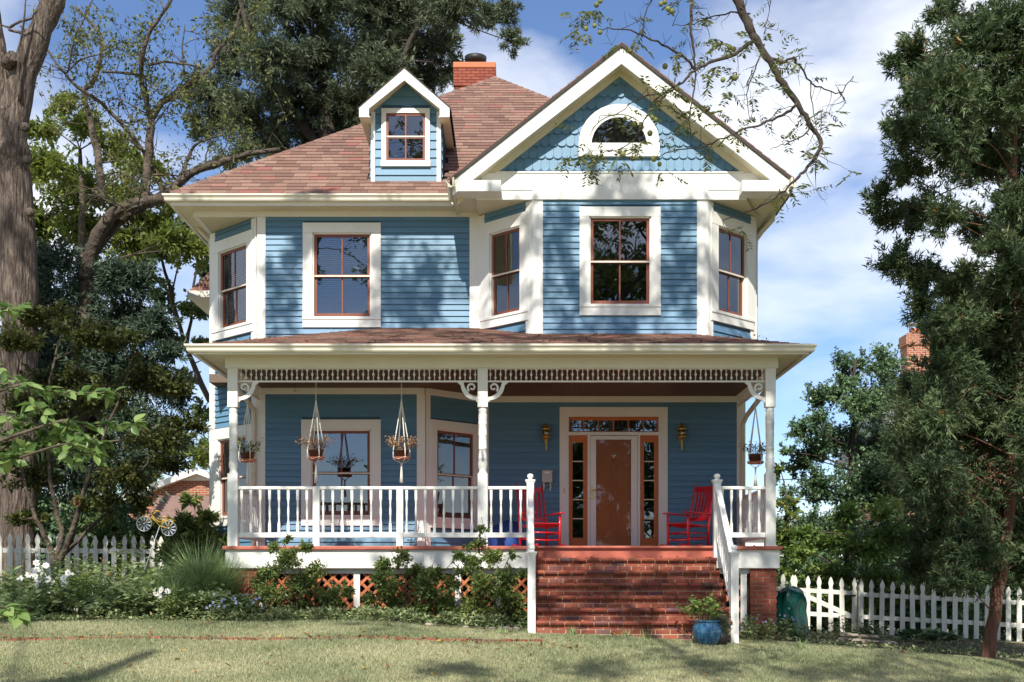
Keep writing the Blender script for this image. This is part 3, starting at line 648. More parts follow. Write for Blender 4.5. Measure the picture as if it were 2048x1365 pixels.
# cornice boards below the gable
mb = MB(); mb.box(GX - 2.35, GX + 2.35, 20.99, 21.05, 6.60, 6.885); mb.build('gable_sill_board', 'trim_white', H, bevel=0.004)
mb = MB(); mb.box(GX - 2.1, GX + 2.1, 20.975, 21.05, 6.885, 6.91); mb.build('gable_sill_cap', 'trim_white', H)
mb = MB(); mb.box(-0.66, 3.93, 21.005, 21.05, 6.44, 6.66); mb.build('bay_frieze_beam', 'trim_white', H, bevel=0.004)
mb = MB(); mb.box(0.30, 3.27, 20.985, 21.005, 6.44, 6.62); mb.build('bay_frieze_face', 'trim_white', H)
mb = MB(); mb.add([(-0.66, 21.04, 6.455), (0.36, 21.04, 6.455), (-0.66, 22.1, 6.455)], [(0, 1, 2)]); mb.build('bay_soffit', 'soffit_cream', H); mb = MB(); mb.add([(3.93, 21.04, 6.455), (4.4, 22.3, 6.455), (3.2, 21.04, 6.455)], [(0, 1, 2)]); mb.build('bay_soffit', 'soffit_cream', H)

# --- dormer
f_dor = Frame((DX0, 22.0), (DX1, 22.0)); DAX, DAZ, DS, DH = (DX0 + DX1) / 2, 8.965, 0.87, 0.79
dz0 = ZE + (22.0 - YF) * 0.767 - 0.03
mb = MB(); mb.prism([(DX0, 6.9), (DX1, 6.9), (DX1, 8.32), (DAX, 8.82), (DX0, 8.32)], 22.02, 25.2, lambda p, q, d: (p, d, q)); dormer = mb.build('dormer', 'sheathing', H)
wx0, wx1 = f_dor.pix(763)[0], f_dor.pix(860)[0]; wz0, wz1 = f_dor.pix(0, 334)[1], f_dor.pix(0, 218)[1]
z = dz0
DE = 0.155
CL2 = wedge_mesh('clapboard_wide', DE); CL2.materials.append(MATS['paint_blue'])
while z < 8.75:
    half = (DX1 - DX0) / 2 if z < 8.30 else max(0, (8.83 - z - 0.04) / DS); c = (DX1 - DX0) / 2
    for a0, a1 in segs(max(0.06, c - half), min(DX1 - DX0 - 0.06, c + half), [(wx0 + 0.01, wx1 - 0.01)] if wz0 < z + DE / 2 < wz1 else []):
        o = bpy.data.objects.new('clapboard', CL2); COL.objects.link(o); o.parent = dormer
        o.matrix_basis = Matrix.Translation(f_dor.pt(a0, -0.02, z)) @ Matrix.Diagonal((a1 - a0, 1, 1, 1))
    z += DE
for a0, a1 in ((0, 0.075), (DX1 - DX0 - 0.075, DX1 - DX0)): trim(f_dor, a0, a1, dz0 - 0.02, 8.3, parent=dormer, name='corner_board', off=-0.02, t=0.045)
for xx, k in ((DX1, 1), (DX0, -1)):
    fs = Frame((DX1, 22.0), (DX1, 25)) if k > 0 else Frame((DX0, 25), (DX0, 22.0)); z = 7.0
    while z < 8.3:
        ymin = max(22.05, YF + (z + 0.1 - ZE) / 0.767 - 0.15)
        a0, a1 = (0.03, 2.9) if k > 0 else (0.1, 2.97)
        o = bpy.data.objects.new('clapboard', CL2); COL.objects.link(o); o.parent = dormer
        o.matrix_basis = Matrix.Translation(fs.pt(a0, 0, z)) @ fs.M.to_3x3().to_4x4() @ Matrix.Diagonal((a1 - a0, 1, 1, 1)); z += DE
mb = MB(); cw = 0.085
f_dor.box(mb, wx0, wx0 + cw, -0.02, 0.03, wz0 + 0.1, wz1 - cw); f_dor.box(mb, wx1 - cw, wx1, -0.02, 0.03, wz0 + 0.1, wz1 - cw); f_dor.box(mb, wx0, wx1, -0.02, 0.034, wz1 - cw, wz1); f_dor.box(mb, wx0 - 0.01, wx1 + 0.01, -0.02, 0.045, wz0, wz0 + 0.1)
mb.build('window_casing', 'trim_white', dormer, bevel=0.003)
mb = MB(); i0, i1, j0, j1 = wx0 + cw, wx1 - cw, wz0 + 0.1, wz1 - cw; mid = (j0 + j1) / 2; cc = (i0 + i1) / 2
for (u0, u1, v0, v1) in ((i0, i0 + 0.04, j0, j1), (i1 - 0.04, i1, j0, j1), (i0, i1, j0, j0 + 0.045), (i0, i1, j1 - 0.04, j1), (i0, i1, mid - 0.025, mid + 0.02), (cc - 0.013, cc + 0.013, j0, j1)):
    f_dor.box(mb, u0, u1, -0.018, 0.008 + 0.0007 * len(mb.v) / 8, v0, v1)
mb.build('sash', 'sash_red', dormer)
mb = MB(); f_dor.box(mb, i0 + 0.01, i1 - 0.01, 0.013, 0.02, mid - 0.004, mid + 0.022); mb.build('meeting_rail', 'gutter_cream', dormer)
for e0, e1 in ((i0 + 0.04, cc - 0.013), (cc + 0.013, i1 - 0.04)):
    for g0_, g1_ in ((j0 + 0.045, mid - 0.025), (mid + 0.02, j1 - 0.04)):
        mb = MB(); mb.add([f_dor.pt(e0, -0.006, g0_), f_dor.pt(e1, -0.006, g0_), f_dor.pt(e1, -0.006, g1_), f_dor.pt(e0, -0.006, g1_)], [(0, 1, 2, 3)]); mb.build('pane', 'window_glass', dormer)
mb = MB(); f_dor.box(mb, i0, i1, -0.019, -0.016, j0, j1); mb.build('backing', 'room', dormer)
mb = MB(); gable_slabs(mb, DAX, DAZ, DS, DH, 21.70, 25.6, 0.04, 0.15); dr = mb.build('dormer_roof', 'soffit_cream', dormer)
mb = MB(); gable_slabs(mb, DAX, DAZ, DS, DH + 0.025, 21.68, 25.65, 0.0, 0.04); mb.build('dormer_roofing', 'roof_edge', dormer)
for k in (-1, 1):
    mb = MB(); poly = [(DAX, DAZ - 0.04), (DAX + k * DH, DAZ - 0.04 - DS * DH), (DAX + k * DH, DAZ - DS * DH - 0.19), (DAX + k * (DH - 0.17), DAZ - DS * DH - 0.19), (DAX + k * (DH - 0.17), DAZ - DS * (DH - 0.17) - 0.19), (DAX, DAZ - 0.235)]
    mb.prism(poly if k > 0 else poly[::-1], 21.665, 21.70, lambda p, q, d: (p, d, q)); mb.build('rake_board', 'trim_white', dormer)
    x0, x1 = sorted((DAX + k * DH, DAX + k * 0.6)); mb = MB(); mb.box(x0, x1, 21.70, 24.5, DAZ - DS * DH - 0.185, DAZ - DS * DH - 0.16); mb.box(*sorted((DAX + k * DH, DAX + k * (DH - 0.02))), 21.70, 24.6, DAZ - DS * DH - 0.183, DAZ - DS * DH - 0.04); mb.build('side_soffit', 'soffit_cream', dormer)
    vv = Vector((-k, 0, DS)).normalized(); Ls = math.hypot(DH + 0.03, DS * (DH + 0.03))

# --- chimney
CH = W(949, 125, 28.6); cx0, cx1 = W(907, 0, 28.6).x, W(991, 0, 28.6).x; cz1 = CH.z
mb = MB(); mb.box(cx0 + 0.04, cx1 - 0.04, 28.64, 29.5, 9.5, cz1 - 0.1); chim = mb.build('chimney', 'mortar', H, label='brick chimney behind the roof peak')
unit = bpy.data.meshes.new('brick_unit'); ub = MB(); ub.box(0, 1, 0, 1, 0, 1); unit = ub.mesh('brick_unit'); unit.materials.append(MATS['brick'])
unitc = ub.mesh('brick_unit_clean'); unitc.materials.append(MATS['brick_clean'])
def brick(parent, x0, x1, y0, y1, z0, z1, me=unit, name='brick'):
    o = bpy.data.objects.new(name, me); COL.objects.link(o); o.parent = parent; o.location = (x0, y0 + rnd.uniform(-.002, .002), z0); o.scale = (x1 - x0, y1 - y0, z1 - z0); return o
def brick_face(parent, x0, x1, yf, depth, z0, z1, me, L=0.205, hh=0.0677, j=0.010):
    z = z0; r = 0
    while z + hh * 0.7 < z1:
        x = x0 - (L / 2 if r % 2 else 0)
        while x < x1 - 0.01:
            a, b = max(x, x0), min(x + L - j, x1)
            if b - a > 0.02: brick(parent, a, b, yf, yf + depth, z, z + hh - j, me)
            x += L
        z += hh; r += 1
brick_face(chim, cx0 + 0.03, cx1 - 0.03, 28.615, 0.1, 10.2, cz1 - 0.24, unitc)
for i, (g, h0, h1) in enumerate(((0.0, 0.24, 0.17),)):
    brick_face(chim, cx0 + 0.0, cx1 - 0.0, 28.58, 0.1, cz1 - 0.24 - 0.30, cz1 - 0.1, unitc)
mb = MB(); mb.box(cx0 - 0.01, cx1 + 0.01, 28.56, 29.56, cz1 - 0.14, cz1); mb.build('chimney_cap', 'lattice_orange', chim, bevel=0.02)
mb = MB(); mb.lathe([(0.19, 0), (0.19, 0.17), (0.25, 0.17), (0.26, 0.30), (0.2, 0.315), (0.01, 0.32)], (W(951, 0, 29).x, 29.05, cz1), 20); mb.build('flue_cap', 'black_metal', chim)

# --- rear wing seen past the left corner
mb = MB(); e = W(386, 590, 27.5); 
mb.prism([(e.x, e.z), (e.x + 1.6, e.z + 1.55), (e.x + 1.6, e.z - 0.1), (e.x, e.z - 0.1)], 27.5, 30.5, lambda p, q, d: (p, d, q)); rw = mb.build('rear_wing_roof', 'trim_white', H)
vv = Vector((1.6, 0, 1.55)).normalized()
for yy in (27.48,):
    mb = MB(); mb.prism([(e.x, e.z + 0.02), (e.x + 1.6, e.z + 1.57), (e.x + 1.6, e.z + 0.2), (e.x + 0.02, e.z + 0.0)], yy - 0.25, yy, lambda p, q, d: (p, d, q)); mb.build('rear_wing_hip', 'roof_shingle', rw)
shingles(rw, (e.x, 27.22, e.z + 0.02), (1, 0, 0), (0, 0.03, 1), [(0, 0), (1.5, 0), (1.5, 1.45)], e=0.12)
mb = MB(); mb.box(e.x - 0.02, e.x + 1.5, 27.1, 30.5, e.z - 0.14, e.z); mb.build('rear_wing_gutter', 'gutter_cream', rw)
mb = MB(); mb.box(e.x + 0.42, e.x + 1.5, 27.6, 31, -0.9, e.z - 0.14); mb.build('rear_wing_wall', 'trim_white', rw)
# --- downspouts
mb = MB(); mb.tube([W(391, 442, 23.0), W(393, 455, 23.0), W(420, 482, 23.25), W(422, 500, 23.3), W(423, 520, 23.3), W(424, 690, 23.3), W(424, 1180, 23.3)], 0.042, 8); mb.build('downspout', 'gutter_cream', H)
mb = MB(); mb.tube([W(1547, 420, 22.0), W(1546, 440, 22.0), W(1522, 466, 22.2), W(1512, 480, 22.3), W(1511, 500, 22.3), W(1511, 660, 22.3), W(1511, 684, 22.3)], 0.042, 8); mb.build('downspout', 'gutter_cream', H)
# ================================================================ the porch (parts of the house)
PY, PX = 20.0, (-4.54, -0.52, 4.11)          # front row of posts
PW = 0.16
# floor, nosing, skirt
mb = MB(); mb.box(-4.60, 4.20, 19.95, 23.0, FLOOR - 0.06, FLOOR); mb.build('porch_floor', 'terracotta_paint', H)
for bx_ in ((-4.70, 0.30, 19.90, 19.95, FLOOR - 0.055, FLOOR + 0.002), (3.20, 4.30, 19.90, 19.95, FLOOR - 0.055, FLOOR + 0.002), (-4.70, -4.60, 19.95, 22.3, FLOOR - 0.055, FLOOR + 0.002), (4.2, 4.30, 19.95, 23, FLOOR - 0.055, FLOOR + 0.002)): MB().box(*bx_).build('floor_nosing', 'terracotta_paint', H, bevel=0.008)
for bx_ in ((-4.66, 0.28, 19.95, 19.99, 0.185, FLOOR - 0.055), (3.22, 4.26, 19.95, 19.99, 0.185, FLOOR - 0.055), (-4.66, -4.62, 19.99, 22.3, 0.185, FLOOR - 0.055), (4.22, 4.26, 19.99, 23, 0.185, FLOOR - 0.055)): MB().box(*bx_).build('porch_skirt', 'trim_white', H, bevel=0.004)
for bx_ in ((-4.2, 0.24, 20.06, 20.10, 0.10, 0.20), (3.3, 3.9, 20.06, 20.10, 0.10, 0.2)): MB().box(*bx_).build('skirt_rail', 'trim_white', H)
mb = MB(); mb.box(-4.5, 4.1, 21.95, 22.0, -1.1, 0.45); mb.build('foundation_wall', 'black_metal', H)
# stair fascia
mb = MB(); mb.box(0.30, 3.20, 19.93, 19.97, 0.35, FLOOR - 0.035); mb.build('stair_fascia', 'terracotta_paint', H)
mb = MB(); mb.box(0.28, 3.22, 19.88, 19.96, FLOOR - 0.035, FLOOR + 0.004); mb.build('stair_nosing', 'terracotta_paint', H, bevel=0.008)
# piers
def pier(x0, x1, y0, z0, z1):
    p = MB(); p.box(x0 + 0.012, x1 - 0.012, y0 + 0.012, y0 + 0.40, z0, z1); p = p.build('brick_pier', 'mortar', H)
    brick_face(p, x0, x1, y0, 0.09, z0, z1, unitc, L=0.215, hh=0.0715, j=0.012)
    for zz in range(int((z1 - z0) / 0.0715)):
        for yy in range(2): brick(p, x1 - 0.09, x1 + 0.001, y0 + 0.1 + yy * 0.16, y0 + 0.25 + yy * 0.16, z0 + zz * 0.0715, z0 + zz * 0.0715 + 0.06, unitc)
pier(3.795, 4.225, 20.0, -1.02, 0.18); pier(-4.62, -4.16, 20.0, -0.75, 0.18)
# lattice
def lattice(x0, x1, z0, z1, y, posts):
    lat = MB().box(x0, x1, y + 0.02, y + 0.05, z1 - 0.03, z1 + 0.02).build('lattice', 'lattice_orange', H)
    for xp in posts: MB().box(xp - 0.05, xp + 0.05, y - 0.035, y - 0.005, z0, z1 + 0.02).build('lattice_post', 'trim_white', lat)
    lines = [(1, 0, -x0), (-1, 0, x1), (0, 1, -z0), (0, -1, z1)]; st = 0.185; w = 0.062
    for k in (1, -1):
        c = -4.0
        while c < 4.0 + (x1 - x0):
            xm = x0 + c
            pl = [(xm, z0), (xm + w, z0), (xm + w + k * 2, z0 + 2), (xm + k * 2, z0 + 2)]
            pl = clip_poly(pl, lines)
            if pl:
                yy = y + (0.0 if k > 0 else 0.008)
                MB().prism(pl, yy, yy + 0.007, lambda p, q, d: (p, d, q)).build('lattice_slat', 'lattice_orange', lat)
            c += st
lattice(-4.16, 0.22, -0.70, 0.13, 20.09, [-4.08, -2.56, -0.92, -0.28])
lattice(3.26, 3.72, -0.95, 0.13, 20.09, [3.70])
# brick steps
steps = MB(); SX0, SX1 = 0.315, 3.20
TR = [(0.351, 19.66), (0.149, 19.38), (-0.0485, 19.10), (-0.239, 18.82), (-0.423, 18.54), (-0.606, 18.26)]
for k, (zt, yf) in enumerate(TR): steps.box(SX0 + 0.008, SX1 - 0.008 + 0.0 * k, yf + 0.03, 19.95 - 0.001 * k, -1.15, zt - 0.015 - 0.0005 * k)
steps = steps.build('brick_steps', 'mortar', H)
nose = MB(); pr = [(-0.012, 0.0), (-0.026, 0.006), (-0.034, 0.028), (-0.026, 0.05), (-0.012, 0.058), (0.28, 0.058), (0.28, 0.0)]
nose.prism(pr, 0, 1, lambda y, z, d: (d, y, z)); nose = nose.mesh('step_nosing'); nose.materials.append(MATS['brick'])
for k, (zt, yf) in enumerate(TR):
    x = SX0 - rnd.uniform(0, 0.1)
    while x < SX1:
        a, b = max(x, SX0), min(x + 0.205, SX1)
        if b - a > 0.03:
            o = bpy.data.objects.new('nosing_brick', nose); COL.objects.link(o); o.parent = steps; o.location = (a, yf + rnd.uniform(-.004, .004), zt - 0.058 + rnd.uniform(-.003, .002)); o.scale = (b - a, 1, 1)
        x += 0.217
    zb = TR[k + 1][0] if k < 5 else -0.80
    hh = (zt - 0.058 - zb) / 2
    brick_face(steps, SX0, SX1, yf + 0.022, 0.1, zb + 0.004, zt - 0.058, unit, L=0.22, hh=hh, j=0.011)
brick_face(steps, SX0, SX1, TR[5][1] + 0.022, 0.1, -0.94, -0.80, unit, L=0.22, hh=0.068, j=0.01)

# posts
def post(x, y, top=CEIL):
    p = MB(); w = PW / 2
    p.box(x - w, x + w, y - w, y + w, FLOOR, 1.71); p.box(x - w, x + w, y - w, y + w, 2.78, top); r = 0.072
    prof = [(r * .95, 1.71), (r * 1.0, 1.73), (r * .82, 1.745), (r * .8, 1.77), (r * 1.02, 1.83), (r * 1.05, 1.87), (r * .9, 1.93), (r * .98, 1.955), (r * .98, 1.975), (r * .9, 1.985), (r * .9, 2.10), (r * .98, 2.105), (r * .93, 2.13), (r * .9, 2.135),
            (r * .93, 2.32), (r * .98, 2.33), (r * .98, 2.36), (r * .93, 2.37), (r * .95, 2.50), (r * 1.03, 2.51), (r * 1.0, 2.53), (r * .94, 2.56), (r * 1.0, 2.62), (r * .97, 2.66), (r * .82, 2.70), (r * .98, 2.725), (r * .98, 2.745), (r * .85, 2.76), (r * .9, 2.78)]
    p.lathe(prof, (x, y, 0), 20); return p.build('porch_post', 'trim_white', H)
for x in PX: post(x, PY)
# plaque on the middle post
mb = MB(); mb.box(-0.545, -0.515, PY - 0.088, PY - 0.066, 2.04, 2.10); mb.box(-0.535, -0.505, PY - 0.09, PY - 0.066, 1.93, 2.03); mb.tube([(-0.525, PY - 0.08, 2.09), (-0.515, PY - 0.085, 2.0), (-0.50, PY - 0.08, 1.93)], 0.006, 5); mb.build('post_ornament', 'tin_grey', H)
# beams
mb = MB(); mb.box(-4.66, 4.23, 19.93, 20.10, 3.405, 3.60); mb.build('porch_beam', 'trim_white', H, bevel=0.005)
mb = MB(); mb.box(-4.66, -4.49, 20.10, 22.2, 3.405, 3.60); mb.build('porch_beam', 'trim_white', H); mb = MB(); mb.box(4.06, 4.23, 20.10, 23.0, 3.405, 3.60); mb.build('porch_beam', 'trim_white', H)
# ceiling of narrow boards
mb = MB(); x = -4.49
while x < 4.06:
    mb.box(x, x + 0.078, 20.10, 22.99, CEIL + 0.004, CEIL + 0.024); x += 0.083
mb.build('ceiling_boards', 'beadboard', H, kind='stuff')
mb = MB(); mb.box(-4.6, 4.2, 20.0, 22.99, CEIL + 0.026, CEIL + 0.05); mb.build('ceiling_backing', 'beadboard', H)
# roof of the porch
PE = 3.67; ex0, ex1, ey = -5.06, 4.615, 19.42; ps = 0.30
dep = 2.75
mb = MB(); v0 = [(ex0, ey, PE), (ex1, ey, PE), (ex1 - dep, ey + dep, PE + ps * dep), (ex0 + dep, ey + dep, PE + ps * dep), (ex0, 24.5, PE), (ex0 + dep, 24.5, PE + ps * dep), (ex1, 24.5, PE), (ex1 - dep, 24.5, PE + ps * dep)]
mb.add(v0, [(0, 1, 2, 3), (4, 0, 3, 5), (1, 6, 7, 2)]); proof = mb.build('porch_roof', 'roof_edge', H)
sl = dep * math.hypot(1, ps)
shingles(proof, (ex0, ey - 0.02, PE), (1, 0, 0), (0, 1, ps), [(0, 0), (ex1 - ex0, 0), (ex1 - ex0 - dep, sl), (dep, sl)], e=0.14, th=0.012)
shingles(proof, (ex0, 24.5, PE), (0, -1, 0), (1, 0, ps), [(0, 0), (24.5 - ey, 0), (24.5 - ey - dep, sl), (0, sl)], e=0.14, th=0.012)
shingles(proof, (ex1, ey, PE), (0, 1, 0), (-1, 0, ps), [(0, 0), (24.5 - ey, 0), (24.5 - ey, sl), (dep, sl)], e=0.14, th=0.012)
for bx_ in ((ex0 + 0.06, ex1 - 0.06, ey + 0.06, 20.0, 3.57, 3.585), (ex0 + 0.06, -4.6, 20.0, 24.0, 3.57, 3.585), (4.15, ex1 - 0.06, 20, 24.0, 3.57, 3.585)): MB().box(*bx_).build('porch_soffit', 'soffit_cream', H)
MB().sweep([(0, 0), (0.03, 0), (0.03, 0.13), (0, 0.13)], [(ex0 + 0.04, 24), (ex0 + 0.04, ey + 0.04), (ex1 - 0.04, ey + 0.04), (ex1 - 0.04, 24)], 3.535).build('porch_fascia', 'trim_white', H)
gutter([(ex0 + 0.02, 24), (ex0 + 0.02, ey + 0.02), (ex1 - 0.02, ey + 0.02), (ex1 - 0.02, 24)], 3.565)

# spindle frieze
def spindle_mesh(kind):
    r = 0.0085; b = 0.023; h = 0.19
    bead = lambda z, rr: [(r, z - rr), (rr * .72, z - rr * .7), (rr, z), (rr * .72, z + rr * .7), (r, z + rr)]
    prof = [(r, 0)] + (bead(0.05, b) + bead(0.172, 0.020) if kind else bead(0.105, b)) + [(r, h)]
    me = MB().lathe(prof, n=8).mesh('spindle'); me.materials.append(MATS['trim_white']); return me
SPN = [spindle_mesh(0), spindle_mesh(1)]
def spindles(p0, p1):
    p0, p1 = Vector(p0), Vector(p1); d = p1 - p0; u = d.normalized(); n = int(d.length / 0.0815)
    fm = Frame(p0, p1); mb = MB(); fm.box(mb, 0, d.length, -0.022, 0.022, 3.185, 3.21); fm.box(mb, 0, d.length, -0.02, 0.02, 3.392, 3.404)
    s = mb.build('spindle_frieze', 'trim_white', H)
    for i in range(n):
        o = bpy.data.objects.new('spindle', SPN[i % 2]); COL.objects.link(o); o.parent = s; q = p0 + d * ((i + 0.5) / n); o.location = (q.x, q.y, 3.206)
spindles((PX[0] + .08, PY, 0), (PX[1] - .08, PY, 0)); spindles((PX[1] + .08, PY, 0), (PX[2] - .08, PY, 0))
spindles((PX[0], 22.1, 0), (PX[0], PY + .08, 0)); spindles((PX[2], PY + .08, 0), (PX[2], 22.9, 0))
# scroll brackets
def bracket_mesh():
    mb = MB()
    def ribbon(pts, ws, y=0.02):
        n = len(pts)
        L_ = []; R_ = []
        for i, p in enumerate(pts):
            a = Vector(pts[max(0, i - 1)]); b = Vector(pts[min(n - 1, i + 1)]); d = (b - a).normalized(); nn = Vector((-d.y, d.x)); L_.append(Vector(p) + nn * ws[i] / 2); R_.append(Vector(p) - nn * ws[i] / 2)
        for i in range(n - 1): mb.prism([R_[i], R_[i + 1], L_[i + 1], L_[i]], -y, y, lambda p, q, d: (p, d, q))
    arc = [(0.02 + 0.245 - 0.22 * math.cos(t) * 1.0 - 0.0, -0.03 - 0.215 + 0.21 * math.sin(t)) for t in np.linspace(0.15, 1.5, 12)]
    arc = [(0.265 - 0.245 * math.sin(t), -0.27 + 0.255 * (1 - math.cos(t)) * 0 + 0.0 + 0.25 * (1 - math.sin(math.pi / 2 - t))) for t in np.linspace(0.02, math.pi / 2 - 0.02, 12)]
    # quarter arc bulging away from the corner: from post (0,-0.27) out to the rail (0.27, 0)
    arc = [(0.26 * math.sin(t) * 0.95 + 0.005, -0.265 * math.cos(t)) for t in np.linspace(0.05, math.pi / 2 - 0.03, 14)]
    arc = [(a, b) for a, b in arc]
    ribbon(arc, [0.05 + 0.02 * math.sin(math.pi * i / 13) for i in range(14)])
    sp = [(0.095 + (0.075 * (1 - i / 26)) * math.cos(-0.9 + i * 0.36), -0.085 + (0.075 * (1 - i / 26)) * math.sin(-0.9 + i * 0.36)) for i in range(20)]
    ribbon(sp, [0.034 - 0.0006 * i for i in range(20)], 0.018)
    mb.prism([(0.0, -0.33), (0.035, -0.30), (0.05, -0.25), (0.0, -0.23)], -0.02, 0.02, lambda p, q, d: (p, d, q)); mb.prism([(0.33, 0.0), (0.30, -0.035), (0.25, -0.05), (0.23, 0.0)], -0.02, 0.02, lambda p, q, d: (p, d, q))
    me = mb.mesh('bracket'); me.materials.append(MATS['trim_white']); return me
BRK = bracket_mesh()
def bracket(x, y, rot):
    o = bpy.data.objects.new('bracket', BRK); COL.objects.link(o); o.parent = H; o.matrix_parent_inverse = Matrix.Translation(-Vector(H.location)); o.location = (x, y, 3.185); o.rotation_euler = (0, 0, rot)
bracket(PX[0] + .08, PY, 0); bracket(PX[1] - .08, PY, math.pi); bracket(PX[1] + .08, PY, 0); bracket(PX[2] - .08, PY, math.pi); bracket(PX[0], PY + .08, math.pi / 2); bracket(PX[2], PY + .08, math.pi / 2)
# railings
def baluster_mesh(h):
    mb = MB(); w = 0.021
    mb.box(-w, w, -w, w, 0, h * 0.22); mb.box(-w, w, -w, w, h * 0.76, h)
    r = 0.021; z0, z1 = h * 0.22, h * 0.76; d = z1 - z0
    prof = [(r * .7, z0), (r, z0 + .03 * d), (r * .95, z0 + .07 * d), (r * .6, z0 + .10 * d), (r * .85, z0 + .14 * d), (r * .6, z0 + .18 * d), (r * .8, z0 + .3 * d), (r * 1.0, z0 + .45 * d), (r * .9, z0 + .6 * d), (r * .62, z0 + .80 * d), (r * .85, z0 + .84 * d), (r * .6, z0 + .88 * d), (r * .98, z0 + .93 * d), (r * .98, z0 + .96 * d), (r * .7, z1)]
    mb.lathe(prof, n=8); me = mb.mesh('baluster'); me.materials.append(MATS['trim_white']); return me
RT, RB = FLOOR + 0.965, FLOOR + 0.14
BAL = baluster_mesh(RT - 0.05 - RB - 0.08)
def railing(p0, p1, n=None):
    p0, p1 = Vector((*p0, 0)), Vector((*p1, 0)); fm = Frame(p0, p1); L_ = fm.len; mb = MB()
    fm.box(mb, 0, L_, -0.034, 0.034, RT - 0.05, RT)
    r = mb.build('railing', 'trim_white', H, bevel=0.008); mb = MB(); fm.box(mb, 0, L_, -0.026, 0.026, RB, RB + 0.08); mb.build('bottom_rail', 'trim_white', r, bevel=0.006); n = n or max(1, round(L_ / 0.148))
    for i in range(n):
        o = bpy.data.objects.new('baluster', BAL); COL.objects.link(o); o.parent = r; q = p0 + (p1 - p0) * ((i + 0.35) / n); o.location = (q.x, q.y, RB + 0.08); o.rotation_euler = (0, 0, math.atan2(fm.u.y, fm.u.x))
mids = [W(633, 0, 20).x, W(800, 0, 20).x]
for xm in mids: mb = MB(); mb.box(xm - 0.055, xm + 0.055, PY - 0.05, PY + 0.05, FLOOR, RT - 0.0); mb.build('rail_post', 'trim_white', H, bevel=0.006)
NX0, NX1 = 0.245, 3.235
railing((PX[0] + .08, PY), (mids[0] - .055, PY)); railing((mids[0] + .055, PY), (mids[1] - .055, PY)); railing((mids[1] + .055, PY), (PX[1] - .08, PY)); railing((PX[1] + .08, PY), (NX0 - .05, 19.98)); railing((NX1 + .05, 19.98), (PX[2] - .08, PY))
railing((PX[0], 22.4), (PX[0], PY + .08)); railing((PX[2], PY + .08), (PX[2], 22.95))
def newel(x, y, z0, z1, w=0.058):
    mb = MB(); mb.box(x - w, x + w, y - w, y + w, z0, z1 - 0.15); mb.box(x - w - .012, x + w + .012, y - w - .012, y + w + .012, z1 - 0.15, z1 - 0.125); mb.box(x - w - .022, x + w + .022, y - w - .022, y + w + .022, z1 - 0.125, z1 - 0.10)
    mb.lathe([(0.05, z1 - 0.10), (0.03, z1 - 0.085), (0.03, z1 - 0.08), (0.048, z1 - 0.06), (0.052, z1 - 0.04), (0.045, z1 - 0.017), (0.02, z1 - 0.002), (0.003, z1)], (x, y, 0), 14)
    return mb.build('newel_post', 'trim_white', H, bevel=0.003)
YN0, YN1 = 19.86, 18.30
for x in (NX0, NX1):
    newel(x, YN0, 0.185 if x < 1 else 0.185, 1.70); newel(x, YN1, -0.98, 0.515)
    mb = MB(); za, zb = 1.53, 0.31
    # sloping hand rail and bottom rail
    for o_, t in ((0.0, 0.065), (-0.80, 0.06)):
        mb.prism([(YN0 - .05, za + o_), (YN1 + .05, zb + o_), (YN1 + .05, zb + o_ - t), (YN0 - .05, za + o_ - t)], x - 0.045 if o_ == 0 else x - 0.025, x + 0.045 if o_ == 0 else x + 0.025, lambda p, q, d: (d, p, q))
    sr = mb.build('stair_railing', 'trim_white', H, bevel=0.008)
    n = 10
    for i in range(n):
        t = (i + .5) / n; y = YN0 - .05 + (YN1 + .1 - YN0) * t; z = za + (zb - za) * t
        o = bpy.data.objects.new('baluster', BAL); COL.objects.link(o); o.parent = sr; o.location = (x, y, z - 0.80 - 0.01); o.scale = (1, 1, 1.08)
# downspout elbows of the porch
mb = MB(); mb.tube([(-4.72, 20.5, 3.55), (-4.72, 20.6, 3.3), (-4.62, 21.9, 3.02), (-4.62, 21.93, 2.8), (-4.62, 21.93, 0.4)], 0.04, 8); mb.build('downspout', 'gutter_cream', H)
mb = MB(); mb.tube([(4.30, 20.6, 3.5), (4.30, 21.2, 3.25), (4.24, 22.7, 3.0), (4.20, 22.86, 2.85), (4.20, 22.86, 0.4)], 0.045, 8); mb.build('downspout', 'gutter_cream', H)
